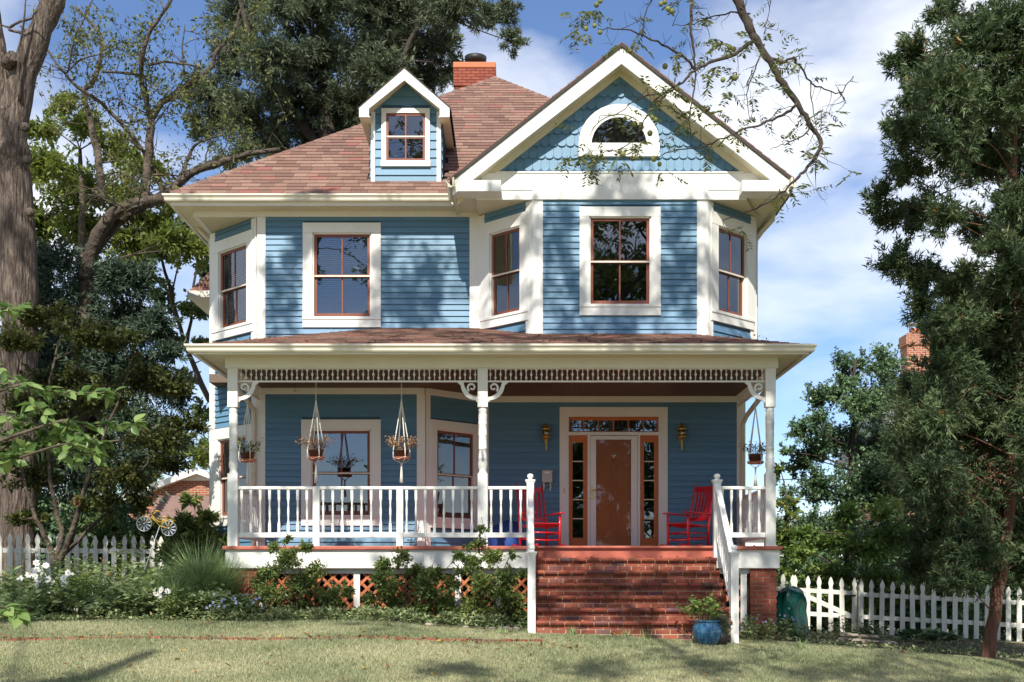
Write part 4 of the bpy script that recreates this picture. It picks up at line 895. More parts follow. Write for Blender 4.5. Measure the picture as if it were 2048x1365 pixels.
# ================================================================ things on and by the porch
def lantern(px_, lab):
    p = f_door.pix(px_, 875); base = f_door.pt(p[0], 0.0, p[1]); e = empty('wall_lantern', base, label=lab, cat='lantern', group='brass lanterns flanking the door')
    c = base + f_door.n * 0.13; b = Vector((c.x, c.y, 0)); z = lambda y: f_door.pix(0, y)[1]
    mb = MB(); mb.lathe([(0.012, z(903)), (0.016, z(901)), (0.02, z(884)), (0.03, z(880)), (0.075, z(877)), (0.082, z(875)), (0.07, z(873.5))], b, 14); mb.build('base', 'brass', e)
    mb = MB(); mb.lathe([(0.062, z(874)), (0.066, z(862))], b, 12); mb.build('glass', 'lantern_glass', e)
    mb = MB(); mb.lathe([(0.075, z(862.5)), (0.082, z(861)), (0.078, z(858)), (0.05, z(855.5)), (0.055, z(853.5)), (0.035, z(851)), (0.03, z(849.5)), (0.008, z(848))], b, 14)
    for k in range(6):
        a = k * math.pi / 3; mb.tube([(b.x + .068 * math.cos(a), b.y + .068 * math.sin(a), z(874.5)), (b.x + .07 * math.cos(a), b.y + .07 * math.sin(a), z(861.5))], 0.005, 5)
    mb.build('cage', 'brass', e)
    mb = MB(); mb.lathe([(0.012, z(873.5)), (0.014, z(869)), (0.012, z(866)), (0.002, z(864.5))], b, 8); mb.build('bulb', 'trim_white', e)
    mb = MB(); f_door.box(mb, p[0] - 0.035, p[0] + 0.035, 0.022, 0.032, z(885), z(862)); mb.tube([base + f_door.n * 0.03 + Vector((0, 0, 0.0)), base + f_door.n * 0.09 + Vector((0, 0, -0.06)), c + Vector((0, 0, -0.09))], 0.01, 6); mb.build('wall_bracket', 'brass', e)
lantern(1092, 'brass wall lantern left of the front door, above the mailbox'); lantern(1362, 'brass wall lantern right of the front door')

p = f_door.pix(1094, 959); e = empty('mailbox', f_door.pt(p[0], 0.02, p[1] - 0.2), label='pale grey metal mailbox with two hooks on the blue wall by the door', cat='mailbox')
mb = MB(); z = lambda y: f_door.pix(0, y)[1]; f_door.box(mb, p[0] - .095, p[0] + .095, 0.02, 0.11, z(966), z(943)); mb.build('box', 'mailbox_paint', e, bevel=0.008)
mb = MB(); fr = f_door; mb.prism([(0.02, z(943)), (0.125, z(944.5)), (0.125, z(942.5)), (0.02, z(938))], p[0] - .105, p[0] + .105, lambda n, q, d: fr.pt(d, n, q)); mb.build('lid', 'mailbox_paint', e)
mb = MB(); f_door.box(mb, p[0] - .045, p[0] + .045, 0.11, 0.116, z(948.5), z(943.8)); mb.build('name_plate', 'trim_white', e)
for k in (-1, 1):
    mb = MB(); f_door.box(mb, p[0] + k * .06 - .012, p[0] + k * .06 + .012, 0.03, 0.06, z(981), z(966)); mb.tube([fr.pt(p[0] + k * .06, .05, z(976)), fr.pt(p[0] + k * .06, .09, z(977)), fr.pt(p[0] + k * .06 + .03, .09, z(975))], 0.007, 6); mb.build('hook', 'soffit_cream', e)

# rocking chairs
def rocking_chair():
    """local: faces -y, seat 0.56 wide; origin on the floor"""
    e = empty('rocking_chair', (0, 0, 0))
    w = 0.27; T = lambda *a, **k: MB().tube(*a, **k)
    for s in (-1, 1):
        x = s * w
        MB().tube([(x, -0.25, 0.03), (x, -0.25, 0.3), (x, -0.262, 0.60)], [0.021, 0.023, 0.019], 10).build('front_leg', 'red_chair', e, inv=False)
        MB().tube([(x, 0.20, 0.03), (x, 0.215, 0.40), (x * .98, 0.27, 0.72), (x * .95, 0.37, 1.12), (x * .95, 0.375, 1.135), (x * .95, 0.379, 1.15), (x * .95, 0.386, 1.17)], [0.021, 0.023, 0.021, 0.017, 0.012, 0.022, 0.008], 10).build('back_post', 'red_chair', e, inv=False)
        mb = MB(); n = 14; pts = [(-0.42 + 0.92 * i / n, 0.012 + 0.16 * ((i / n - 0.46) ** 2) * 1.15) for i in range(n + 1)]
        for i in range(n): mb.prism([(pts[i][0], pts[i][1]), (pts[i + 1][0], pts[i + 1][1]), (pts[i + 1][0], pts[i + 1][1] + .035), (pts[i][0], pts[i][1] + .035)], x - .014, x + .014, lambda p, q, d: (d, p, q))
        mb.build('rocker', 'red_chair', e, inv=False)
        mb = MB(); xs = x + s * 0.01
        prof = [(-0.34, 0.035), (-0.33, 0.05), (-0.29, 0.056), (-0.1, 0.042), (0.1, 0.032), (0.26, 0.026)]
        top = [(xs - hw, y) for y, hw in prof] + [(xs + hw, y) for y, hw in prof[::-1]]
        mb.prism(top[::-1], 0.60, 0.625, lambda p, q, d: (p, q, d + 0.055 * (-(q) - 0.0) * 0.6)); mb.build('armrest', 'red_chair', e, inv=False, bevel=0.008)
        MB().tube([(x, -0.25, 0.16), (x, 0.20, 0.17)], 0.012, 8).build('stretcher', 'red_chair', e, inv=False); MB().tube([(x, -0.25, 0.27), (x, 0.205, 0.26)], 0.012, 8).build('stretcher', 'red_chair', e, inv=False)
        MB().tube([(x, -0.25, 0.42), (x, 0.215, 0.385)], 0.016, 8).build('seat_rail', 'red_chair', e, inv=False)
    for z in (0.15, 0.28): MB().tube([(-w, -0.25, z), (w, -0.25, z)], 0.013, 8).build('stretcher', 'red_chair', e, inv=False)
    MB().tube([(-w, 0.2, 0.2), (w, 0.2, 0.2)], 0.012, 8).build('stretcher', 'red_chair', e, inv=False)
    mb = MB()
    for i in range(11):
        t = i / 10; y = -0.275 + 0.46 * t; z = 0.43 - 0.045 * t - 0.03 * math.sin(t * math.pi); mb.box(-w + .005, w - .005, y, y + 0.038, z, z + 0.018)
    mb.build('seat', 'red_chair', e, inv=False, bevel=0.004)
    by = lambda z: 0.215 + (z - 0.40) * 0.215
    for z, h in ((0.50, 0.06), (1.02, 0.09)):
        mb = MB(); n = 8
        for i in range(n):
            a, b = -1 + 2 * i / n, -1 + 2 * (i + 1) / n
            mb.prism([(a * (w - .02), by(z) + .03 * (1 - a * a)), (b * (w - .02), by(z) + .03 * (1 - b * b)), (b * (w - .02), by(z) + .02 + .03 * (1 - b * b)), (a * (w - .02), by(z) + .02 + .03 * (1 - a * a))], z, z + h, lambda p, q, d: (p, q + (d - z) * 0.215, d))
        mb.build('back_rail', 'red_chair', e, inv=False)
    for i in range(6):
        x = -0.19 + 0.38 * i / 5; c = .03 * (1 - (x / w) ** 2); mb = MB()
        mb.prism([(by(.55) + c, .55), (by(1.03) + c, 1.03), (by(1.03) + c + .013, 1.03), (by(.55) + c + .013, .55)], x - .021, x + .021, lambda p, q, d: (d, p, q)); mb.build('back_slat', 'red_chair', e, inv=False)
    return e
ch = rocking_chair(); a = W(1078, 0, 21.9)
ch.location = (a.x, 21.75, FLOOR + 0.0); ch.rotation_euler = (0, 0, R(28)); tag(ch, label='red wooden rocking chair behind the railing, left of the door', cat='rocking chair', group='red rocking chairs on the porch')
b = W(1378, 0, 21.7); c2 = copy_tree(ch, (b.x, 21.7, FLOOR), R(-58), label='red wooden rocking chair right of the door, turned toward it')

# blue covered bundle behind the left chair
bx = W(1010, 0, 22.4).x
mb = MB(); n = 22
prof = [(0.30, 0.0), (0.315, 0.05), (0.30, 0.22), (0.27, 0.36), (0.20, 0.455), (0.10, 0.485), (0.01, 0.49)]
for i, (r_, z) in enumerate(prof):
    for j in range(n):
        t = 2 * math.pi * j / n; rr = r_ * (1 + 0.07 * math.sin(5 * t + 1) * (1 - i / 7) + 0.05 * math.sin(3 * t))
        mb.v.append((bx + rr * 1.15 * math.cos(t), 22.35 + rr * 0.9 * math.sin(t), FLOOR + 0.002 + z + 0.05 * math.cos(t + 0.6) * (z / 0.49)))
for i in range(len(prof) - 1):
    for j in range(n): mb.f.append((i * n + j, i * n + (j + 1) % n, (i + 1) * n + (j + 1) % n, (i + 1) * n + j)); mb.sm.append(True)
mb.f.append(tuple((len(prof) - 1) * n + j for j in range(n))); mb.sm.append(True)
blu = mb.build('covered_stool', 'fabric_blue', label='low round stool under a bright blue cover behind the railing', cat='stool')

# ---------------------------------------------------------------- leaf meshes
def unitv(v): return v / np.maximum(np.linalg.norm(v, axis=-1, keepdims=True), 1e-9)
def leaf_arrays(P, Dv, Ln, Wd, up=None, fold=0.15, flat=0.5):
    """diamond leaves: base P, direction Dv, length Ln, width Wd; returns verts, quads"""
    n = len(P); Dv = unitv(Dv); r = rng.normal(size=(n, 3))
    if up is not None: r = r * (1 - flat) + np.array(up) * flat * 2
    S = unitv(np.cross(Dv, r)); Nn = np.cross(S, Dv); Ln = np.broadcast_to(np.asarray(Ln, float), (n,))[:, None]; Wd = np.broadcast_to(np.asarray(Wd, float), (n,))[:, None]
    mid = P + Dv * Ln * 0.45 - Nn * Ln * fold * 0.3
    V = np.stack([P, mid + S * Wd * 0.5 + Nn * Wd * fold, P + Dv * Ln - Nn * Ln * fold * 0.8, mid - S * Wd * 0.5 + Nn * Wd * fold], 1).reshape(-1, 3)
    Fq = np.arange(n * 4).reshape(n, 4); return V, Fq
def leaves_obj(name, P, Dv, Ln, Wd, m, parent=None, rv=None, **kw):
    fk = {k: kw.pop(k) for k in ('up', 'fold', 'flat') if k in kw}
    V, Fq = leaf_arrays(P, Dv, Ln, Wd, **fk)
    if rv is None: rv = rng.random(len(P))
    me = np_mesh(name, V, Fq, np.repeat(rv, 4)); o = link(name, me, m, parent, **kw); return o
def seg_arrays(A, B, ra, rb, n=4):
    """many thin tapered prisms at once"""
    A, B = np.asarray(A, float), np.asarray(B, float); d = unitv(B - A); r = np.where(np.abs(d[:, 2:3]) < 0.9, np.array([[0, 0, 1.0]]), np.array([[1.0, 0, 0]]))
    u = unitv(np.cross(d, r)); w = np.cross(d, u); ra = np.broadcast_to(np.asarray(ra, float), (len(A),))[:, None]; rb = np.broadcast_to(np.asarray(rb, float), (len(A),))[:, None]
    rings = []
    for P, q in ((A, ra), (B, rb)):
        for j in range(n):
            t = 2 * math.pi * j / n; rings.append(P + (u * math.cos(t) + w * math.sin(t)) * q)
    V = np.stack(rings, 1); m = len(A); base = (np.arange(m) * 2 * n)[:, None]
    Fq = np.concatenate([base + np.array([[j, (j + 1) % n, n + (j + 1) % n, n + j]]) for j in range(n)], 0)
    return V.reshape(-1, 3), Fq
class Wood:
    """limb collector: polylines as smooth tubes, twigs as thin prisms"""
    def __init__(s): s.mb = MB(); s.A = []; s.B = []; s.ra = []; s.rb = []
    def limb(s, pts, r0, r1, n=9, sub=3, wob=0.0):
        pts = [np.array(p, float) for p in pts]; out = []
        for i in range(len(pts) - 1):      # Catmull-Rom
            p0 = pts[max(i - 1, 0)]; p1 = pts[i]; p2 = pts[i + 1]; p3 = pts[min(i + 2, len(pts) - 1)]
            for k in range(sub):
                t = k / sub; out.append(0.5 * ((2 * p1) + (-p0 + p2) * t + (2 * p0 - 5 * p1 + 4 * p2 - p3) * t * t + (-p0 + 3 * p1 - 3 * p2 + p3) * t ** 3))
        out.append(pts[-1]); k = len(out)
        if wob: out = [o + (rng.normal(size=3) * wob if 0 < i < k - 1 else 0) for i, o in enumerate(out)]
        rad = [(r0 + (r1 - r0) * (i / (k - 1)) ** 0.9) * (1 + 0.06 * rng.normal()) for i in range(k)]
        s.mb.tube(out, rad, n, cap=True); return np.array(out), np.array(rad)
    def twig(s, a, b, ra, rb): s.A.append(a); s.B.append(b); s.ra.append(ra); s.rb.append(rb)
    def twigs(s, A, B, ra, rb):
        s.A += list(A); s.B += list(B); s.ra += list(np.broadcast_to(ra, (len(A),))); s.rb += list(np.broadcast_to(rb, (len(A),)))
    def build(s, name, m, parent, **kw):
        if s.A:
            V, Fq = seg_arrays(s.A, s.B, s.ra, s.rb, 4); k = len(s.mb.v); s.mb.v += [tuple(v) for v in V]; s.mb.f += [tuple(int(i) + k for i in f) for f in Fq]; s.mb.sm += [True] * len(Fq)
        return s.mb.build(name, m, parent, **kw)

class Net:
    """boughs that fork from the nearest bough already there"""
    def __init__(s, wd, pts): s.wd = wd; s.p = [np.array(q, float) for q in pts]
    def reach(s, c, r0, r1, n=5, bend=.12):
        c = np.array(c, float); A = np.array(s.p); k = int(np.argmin(np.linalg.norm(A - c, axis=1))); a = A[k]; L_ = np.linalg.norm(c - a)
        q, _ = s.wd.limb([a, (a + c) / 2 + rng.normal(size=3) * L_ * bend, c], r0, r1, n=n, sub=4, wob=.015); s.p += list(q[2:])
def rand_dirs(n): return unitv(rng.normal(size=(n, 3)))

# bark and foliage
BRK2 = dict(rough=0.95, bump=0.9, src='object')
mat('bark_grey', (0.085, 0.060, 0.046), col2=(0.27, 0.215, 0.175), nscale=2.2, namt=0.9, bscale=2.6, stretch=(9, 9, 1.1), bdist=0.22, **BRK2)
mat('bark_dark', (0.045, 0.034, 0.028), col2=(0.09, 0.07, 0.055), nscale=9, namt=0.7, bscale=18, stretch=(3, 3, 1), **BRK2)
mat('bark_limb', (0.06, 0.046, 0.036), col2=(0.16, 0.125, 0.09), nscale=4, namt=0.8, bscale=9, bdist=0.09, **BRK2)
mat('bark_red', (0.12, 0.055, 0.036), col2=(0.23, 0.12, 0.08), nscale=7, namt=0.7, bscale=6, stretch=(5, 5, 0.6), bdist=0.08, **BRK2)
def leafmat(name, cols, trans=0.3, rough=0.55, spec=0.35): return mat(name, (0, 0, 0), rough, cols=cols, src='attr', trans=trans, spec=spec)
leafmat('cedar_leaf', [(0, (0.034, 0.058, 0.026)), (0.45, (0.074, 0.115, 0.048)), (0.85, (0.135, 0.185, 0.080)), (0.99, (0.18, 0.225, 0.10)), (1, (0.38, 0.17, 0.06))], 0.25)
leafmat('cedar_far_leaf', [(0, (0.042, 0.060, 0.034)), (0.5, (0.092, 0.120, 0.066)), (1, (0.165, 0.20, 0.105))], 0.25)
leafmat('conifer_leaf', [(0, (0.032, 0.056, 0.034)), (0.6, (0.068, 0.108, 0.066)), (1, (0.12, 0.165, 0.10))], 0.15)
leafmat('maple_leaf', [(0, (0.040, 0.052, 0.017)), (0.5, (0.075, 0.092, 0.025)), (0.9, (0.127, 0.138, 0.032)), (0.97, (0.196, 0.138, 0.034)), (1, (0.322, 0.081, 0.052))], 0.35)
leafmat('lime_leaf', [(0, (0.10, 0.14, 0.030)), (0.5, (0.17, 0.22, 0.045)), (0.9, (0.26, 0.29, 0.065)), (1, (0.36, 0.33, 0.07))], 0.4)
leafmat('oak_leaf', [(0, (0.052, 0.086, 0.030)), (0.6, (0.098, 0.144, 0.048)), (1, (0.172, 0.207, 0.069))], 0.35)
leafmat('walnut_leaf', [(0, (0.06, 0.085, 0.022)), (0.6, (0.11, 0.14, 0.035)), (1, (0.24, 0.22, 0.05))], 0.35)
leafmat('holly_leaf', [(0, (0.054, 0.103, 0.054)), (0.6, (0.105, 0.181, 0.083)), (1, (0.199, 0.294, 0.134))], 0.15, 0.35, 0.5)
leafmat('dogwood_leaf', [(0, (0.101, 0.169, 0.043)), (0.6, (0.182, 0.270, 0.068)), (1, (0.338, 0.392, 0.115))], 0.4)
leafmat('near_leaf', [(0, (0.094, 0.165, 0.047)), (0.6, (0.160, 0.259, 0.076)), (1, (0.275, 0.374, 0.126))], 0.4, 0.4)
leafmat('shrub_leaf', [(0, (0.083, 0.129, 0.044)), (0.5, (0.173, 0.237, 0.070)), (0.9, (0.289, 0.339, 0.101)), (1, (0.580, 0.407, 0.076))], 0.35, 0.4)
leafmat('bed_leaf', [(0, (0.097, 0.138, 0.060)), (0.5, (0.200, 0.270, 0.113)), (0.93, (0.356, 0.416, 0.191)), (1, (0.491, 0.292, 0.142))], 0.3)
leafmat('blade_leaf', [(0, (0.147, 0.241, 0.095)), (0.6, (0.291, 0.406, 0.172)), (1, (0.567, 0.647, 0.309))], 0.35)
leafmat('grass_leaf', [(0, (0.140, 0.184, 0.086)), (0.4, (0.256, 0.289, 0.150)), (0.75, (0.443, 0.431, 0.254)), (1, (0.631, 0.553, 0.374))], 0.35)
leafmat('petal_white', [(0, (0.74, 0.74, 0.76)), (1, (0.84, 0.84, 0.82))], 0.3)
leafmat('petal_blue', [(0, (0.24, 0.27, 0.55)), (1, (0.40, 0.45, 0.72))], 0.3)
leafmat('dry_leaf', [(0, (0.22, 0.10, 0.045)), (0.5, (0.40, 0.22, 0.10)), (1, (0.58, 0.38, 0.2))], 0.3)
leafmat('fallen_leaf', [(0, (0.12, 0.05, 0.025)), (0.6, (0.24, 0.11, 0.045)), (0.85, (0.34, 0.19, 0.06)), (1, (0.55, 0.38, 0.06))], 0.2)
mat('nut_green', (0.16, 0.17, 0.045), 0.6, var=0.25)
mat('stem_green', (0.12, 0.14, 0.05), 0.7); mat('stem_brown', (0.09, 0.06, 0.04), 0.8)
mat('flower_core', (0.6, 0.42, 0.05), 0.8)

# ---------------------------------------------------------------- hanging pots
def hanging_pot(dry, seed):
    """local origin at the ceiling hook; pot hangs below"""
    e = empty('hanging_pot', (0, 0, 0)); zs = -1.43; ph = 0.15
    MB().lathe([(0.115, zs), (0.125, zs + .004), (0.142, zs + .035), (0.148, zs + .038), (0.146, zs + .042), (0.13, zs + .035), (0.1, zs + .02)], n=22).build('saucer', 'saucer_red', e, inv=False)
    MB().lathe([(0.095, zs + .02), (0.12, zs + .145), (0.128, zs + .147), (0.130, zs + .165), (0.118, zs + .165), (0.112, zs + .14)], n=22).build('pot', 'pot_brown', e, inv=False)
    MB().lathe([(0.115, zs + .135), (0.115, zs + .142), (0.01, zs + .15)], n=16).build('soil', 'soil', e, inv=False)
    mb = MB()      # macrame hanger: four cords, knots, tassel
    top = -0.47
    for k in range(4):
        t = k * math.pi / 2 + 0.5; c, s = math.cos(t), math.sin(t)
        for o_ in (-0.004, 0.004): mb.tube([(o_, 0, top), (.01 * c + o_, .01 * s, top - .05), (.147 * c + o_, .147 * s, zs + .15), (.15 * c, .15 * s, zs + .04), (.12 * c, .12 * s, zs - .005), (.02 * c, .02 * s, zs - .06)], 0.0045, 5)
        t2 = t + math.pi / 4; mb.tube([(.15 * c, .15 * s, zs + .04), (.135 * math.cos(t2), .135 * math.sin(t2), zs + .005), (.15 * math.cos(t + math.pi / 2), .15 * math.sin(t + math.pi / 2), zs + .04)], 0.0045, 5)
    mb.lathe([(0.01, top - .05), (0.014, top - .04), (0.014, top), (0.008, top + .01)], n=8)
    mb.lathe([(0.034, zs - .38), (0.02, zs - .22), (0.012, zs - .10), (0.02, zs - .075), (0.012, zs - .05)], n=10)
    mb.build('macrame_hanger', 'rope', e, inv=False)
    mb = MB(); z = -0.09
    while z > top:
        k = int(-z * 1000) // 1; a = 0 if (round((-z - .09) / .03) % 2) else math.pi / 2
        ring = [(.010 * math.cos(t) * math.cos(a), .010 * math.cos(t) * math.sin(a), z - .018 + .019 * math.sin(t)) for t in np.linspace(0, 2 * math.pi, 9)]; mb.tube(ring, 0.0028, 5, cap=False); z -= 0.03
    mb.tube([(0, 0, 0.01), (0, 0, -.03), (.022, 0, -.045), (.022, 0, -.07), (-.01, 0, -.085), (-.022, 0, -.105), (0, 0, -.125)], 0.0035, 6); mb.build('chain', 'rope', e, inv=False)
    n = 46; P = []; Dv = []; Wt = Wood(); r_ = np.random.default_rng(seed)
    for i in range(n):
        a = r_.uniform(0, 2 * math.pi); q = r_.uniform(0.0, .1); p0 = np.array([q * math.cos(a), q * math.sin(a), zs + .14]); d = np.array([math.cos(a) * r_.uniform(.2, 1.1), math.sin(a) * r_.uniform(.2, 1.1), r_.uniform(.7, 1.3)]); d /= np.linalg.norm(d); Ln = r_.uniform(.12, .30)
        p1 = p0 + d * Ln * .6; p2 = p1 + (d + np.array([math.cos(a) * .4, math.sin(a) * .4, -.25])) * Ln * .5
        Wt.twig(p0, p1, .0025, .002); Wt.twig(p1, p2, .002, .001)
        for t in np.linspace(.2, 1, 7): P.append(p1 + (p2 - p1) * t + r_.normal(size=3) * .012); Dv.append(r_.normal(size=3) + np.array([0, 0, .2]))
    Wt.build('stems', 'stem_brown', e, inv=False)
    leaves_obj('foliage', np.array(P), np.array(Dv), 0.038, 0.02, 'dry_leaf' if dry else 'shrub_leaf', e, inv=False)
    return e
def put_pot(e, px_, py_, D, lab):
    q = W(px_, py_, D); e.location = (q.x, D, CEIL + 0.0) if True else None; e['label'] = lab; e['category'] = 'hanging pot'; e['group'] = 'hanging pots along the porch'
    return e
put_pot(hanging_pot(True, 1), 632, 918, 20.35, 'hanging brown pot of straw-dry plants in front of the porch window')
put_pot(hanging_pot(True, 2), 803, 918, 20.35, 'hanging brown pot of dry orange plants right of the porch window')
put_pot(hanging_pot(False, 3), 495, 918, 20.75, 'hanging brown pot with sparse green plants beside the left corner post')
put_pot(hanging_pot(False, 4), 1511, 918, 21.1, 'hanging brown pot against the sky beside the right corner post')
mb = MB(); q = W(590, 775, 21.6); mb.tube([(q.x, 21.6, CEIL + .01), (q.x, 21.6, CEIL - .06), (q.x - .02, 21.6, CEIL - .09), (q.x, 21.6, CEIL - .12), (q.x + .03, 21.6, CEIL - .10)], 0.005, 6)
mb.build('ceiling_hook', 'black_metal', label='empty dark ceiling hook left of the hanging pots', cat='hook')
# ================================================================ trees
def sprays(C, r, n, per, droop=0.0, away=None, squash=0.8, start=0.25):
    """feathery clump: n twigs radiating from C, leaf anchor points along them. returns anchors, directions, spray ids, twig A, twig B"""
    C = np.array(C, float); d = rand_dirs(n); d[:, 2] = d[:, 2] * squash + 0.1
    if away is not None: d = d + np.array(away) * 0.5
    d = unitv(d); L_ = r * rng.uniform(0.55, 1.15, n)
    A = C + d * (L_ * 0.05)[:, None]; B = C + d * L_[:, None]; B[:, 2] -= droop * L_
    t = rng.uniform(start, 1.0, (n, per)); P = A[:, None] + (B - A)[:, None] * t[..., None] + rng.normal(size=(n, per, 3)) * (r * 0.085)
    Dv = np.repeat(unitv(B - A)[:, None], per, 1) + rng.normal(size=(n, per, 3)) * 0.75
    ids = np.repeat(rng.random(n)[:, None], per, 1)
    return P.reshape(-1, 3), Dv.reshape(-1, 3), ids.ravel(), A, B
def nearest_on(path, p):
    d = np.linalg.norm(path - p, axis=1); return int(np.argmin(d))
def lobed_tree(name, label, cat, trunk, r0, r1, lobes, bark, leaf, n=40, per=26, Ln=0.14, Wd=0.035, droop=0.1, group=None, limbs=(), up=None, flat=0.5, branch_r=0.03, tuft=1, reach=0.25, squash=0.8, twig_r=0.006, trunk_n=12):
    """trunk: list of 3-D points; lobes: (px, py, D, radius). Each lobe is a bough from the trunk with sprays of leaves"""
    e = empty(name, Vector(trunk[0]), label=label, cat=cat, **({'group': group} if group else {})); wd = Wood()
    path, rad = wd.limb(trunk, r0, r1, n=trunk_n, wob=0.02); paths = [path]
    for lp, a, b in limbs: q, _ = wd.limb(lp, a, b, n=8, wob=0.02); paths.append(q)
    allp = np.concatenate(paths); PP = []; DD = []; RR = []
    for (px_, py_, D, r) in lobes:
        C = np.array(W(px_, py_, D)); low = C - np.array([0, 0, reach * np.linalg.norm(C - allp[nearest_on(allp, C)])]); k = nearest_on(allp, low); S = allp[k]
        away = C - S; dist = np.linalg.norm(away); away = away / max(dist, 1e-3)
        if dist > 0.15:
            mid = (S + C) / 2 + rng.normal(size=3) * 0.06 * dist + np.array([0, 0, 0.05 * dist]); wd.limb([S, mid, C], branch_r * (0.5 + 0.25 * dist), 0.008, n=6, sub=3)
        m = max(6, int(n * r * r * 1.6)); P, Dv, ids, A, B = sprays(C, r, m, per, droop, away, squash)
        wd.twigs(A, B, twig_r, twig_r * 0.4); cl = rng.random()
        PP.append(P); DD.append(Dv); RR.append(np.clip(0.45 * ids + 0.3 * cl + 0.25 * rng.random(len(P)), 0, 1))
    P = np.concatenate(PP); Dv = np.concatenate(DD); rv = np.concatenate(RR)
    # a few odd (dead or turned) leaves
    odd = rng.random(len(P)) < 0.004; rv[odd] = 1.0
    if tuft > 1:
        P = np.repeat(P, tuft, 0) + rng.normal(size=(len(P) * tuft, 3)) * Ln * 0.12; Dv = np.repeat(unitv(Dv), tuft, 0) + rng.normal(size=(len(P), 3)) * 0.55; rv = np.clip(np.repeat(rv, tuft) + rng.normal(size=len(P)) * 0.06, 0, 1)
    wd.build('trunk', bark, e)
    leaves_obj('crown', P, Dv, Ln * rng.uniform(0.65, 1.3, len(P)), Wd * rng.uniform(0.7, 1.25, len(P)), leaf, e, rv, up=up, flat=flat)
    return e
def jit(l, D, s): return [(a, b, D + rng.uniform(-s, s), r) for a, b, r in l]

# right: big red cedar at the lawn's edge
rc = [(1895, 30, .42), (1850, 105, .45), (1812, 128, .36), (1960, 90, .75), (2035, 80, .85), (1905, 190, .7), (1845, 190, .42), (1985, 215, .85), (2065, 230, .9), (1832, 265, .45), (1790, 258, .26), (1900, 290, .65), (1972, 320, .65), (1822, 352, .4), (1772, 398, .34),
      (1850, 425, .45), (1790, 448, .33), (1905, 440, .42), (2050, 380, .55), (1800, 535, .45), (1862, 560, .5), (1930, 560, .42), (2030, 560, .6), (1852, 620, .42), (1925, 660, .65), (2005, 640, .75), (1905, 760, .75), (1985, 780, .85), (2065, 750, .9),
      (1865, 850, .75), (1950, 880, .85), (2040, 900, .9), (1860, 960, .7), (1930, 1000, .8), (2020, 1020, .9), (1885, 1080, .6), (1960, 1110, .7), (2045, 1130, .8), (1850, 1130, .45), (1925, 1165, .45), (2090, 480, .8), (2100, 640, .9), (2110, 900, 1.0), (2100, 150, 1.0), (2030, 420, .55), (2015, 330, .6), (1990, 500, .4), (2040, 480, .5), (2010, 700, .6), (2025, 830, .6), (2000, 1060, .5), (1835, 780, .45), (1822, 900, .5)]
tb = W(1972, 1312, 19.2)
lobed_tree('cedar_tree', 'tall dark red cedar with leaning reddish trunk at the right edge', 'tree', [(tb.x, 19.2, gz(tb.x, 19.2) - 0.1), W(1985, 1230, 19.2), W(2003, 1150, 19.2), W(2020, 1000, 19.3), W(2035, 700, 19.4), W(2030, 350, 19.5), W(2000, 100, 19.5), W(1980, -60, 19.5)], 0.11, 0.035,
           jit(rc, 19.3, 1.0) + jit([(a + 60, b + 20, r) for a, b, r in rc[2::3]], 20.6, .6), 'bark_red', 'cedar_leaf', n=88, per=15, Ln=0.11, Wd=0.021, droop=0.02, tuft=6, branch_r=0.016)
# cedar behind the house
cb = [(480, 25, .9), (560, 25, 1), (640, 35, 1), (730, 25, 1.1), (820, 25, 1.1), (900, 15, .8), (1000, 25, .5), (1025, 85, .4), (955, 30, .5), (425, 175, .7), (480, 120, .8), (550, 130, 1.0), (630, 130, 1.0), (710, 110, 1), (800, 100, 1.0), (865, 85, .75), (405, 245, .5),
      (450, 230, .7), (520, 220, 1.), (600, 210, 1.1), (680, 200, 1.), (760, 165, .9), (840, 155, .8), (560, 290, .8), (640, 270, .9), (700, 240, .8), (900, 145, .45), (500, 300, .4), (455, 325, .35), (385, 200, .3), (660, -80, 1.4), (780, -90, 1.4), (560, -90, 1.2), (870, -60, 1)]
lobed_tree('cedar_tree', 'broad grey-green cedar rising behind the main roof', 'tree', [(-4.7, 30.5, -0.9), W(660, 700, 30.5), W(655, 350, 30.5), W(645, 100, 30.5), W(655, -120, 30.5)], 0.34, 0.1, jit(cb, 30.5, 1.5), 'bark_dark', 'cedar_far_leaf',
           n=46, per=16, Ln=0.155, Wd=0.028, droop=0.0, tuft=6, branch_r=0.03, limbs=[([W(655, 330, 30.5), W(740, 240, 30.2), W(800, 120, 30), W(860, 20, 30)], 0.14, 0.04), ([W(650, 300, 30.5), W(560, 200, 30.2), W(500, 80, 30), W(480, -20, 30)], 0.12, 0.04)])
# left: dark conifers behind the fence
cf = [(110, 525, .7), (180, 545, .75), (245, 560, .75), (90, 600, .9), (160, 640, 1), (240, 640, .9), (300, 650, .6), (120, 720, 1), (200, 740, 1), (280, 740, .8), (330, 700, .4), (345, 780, .45), (100, 820, 1), (180, 850, 1), (260, 850, .9), (320, 860, .6), (60, 900, 1), (140, 930, 1), (230, 940, .9), (40, 1010, .8), (120, 1020, .8), (20, 760, .9), (210, 1020, .5)]
lobed_tree('conifer_tree', 'dense blue-green conifer behind the left picket fence', 'tree', [(-9.0, 26.5, -0.9), W(185, 900, 26.5), W(180, 700, 26.5), W(175, 520, 26.5)], 0.2, 0.03, jit(cf, 26.2, .9), 'bark_dark', 'conifer_leaf', n=75, per=14, Ln=0.14, Wd=0.031, droop=0.25, tuft=4, branch_r=0.02)
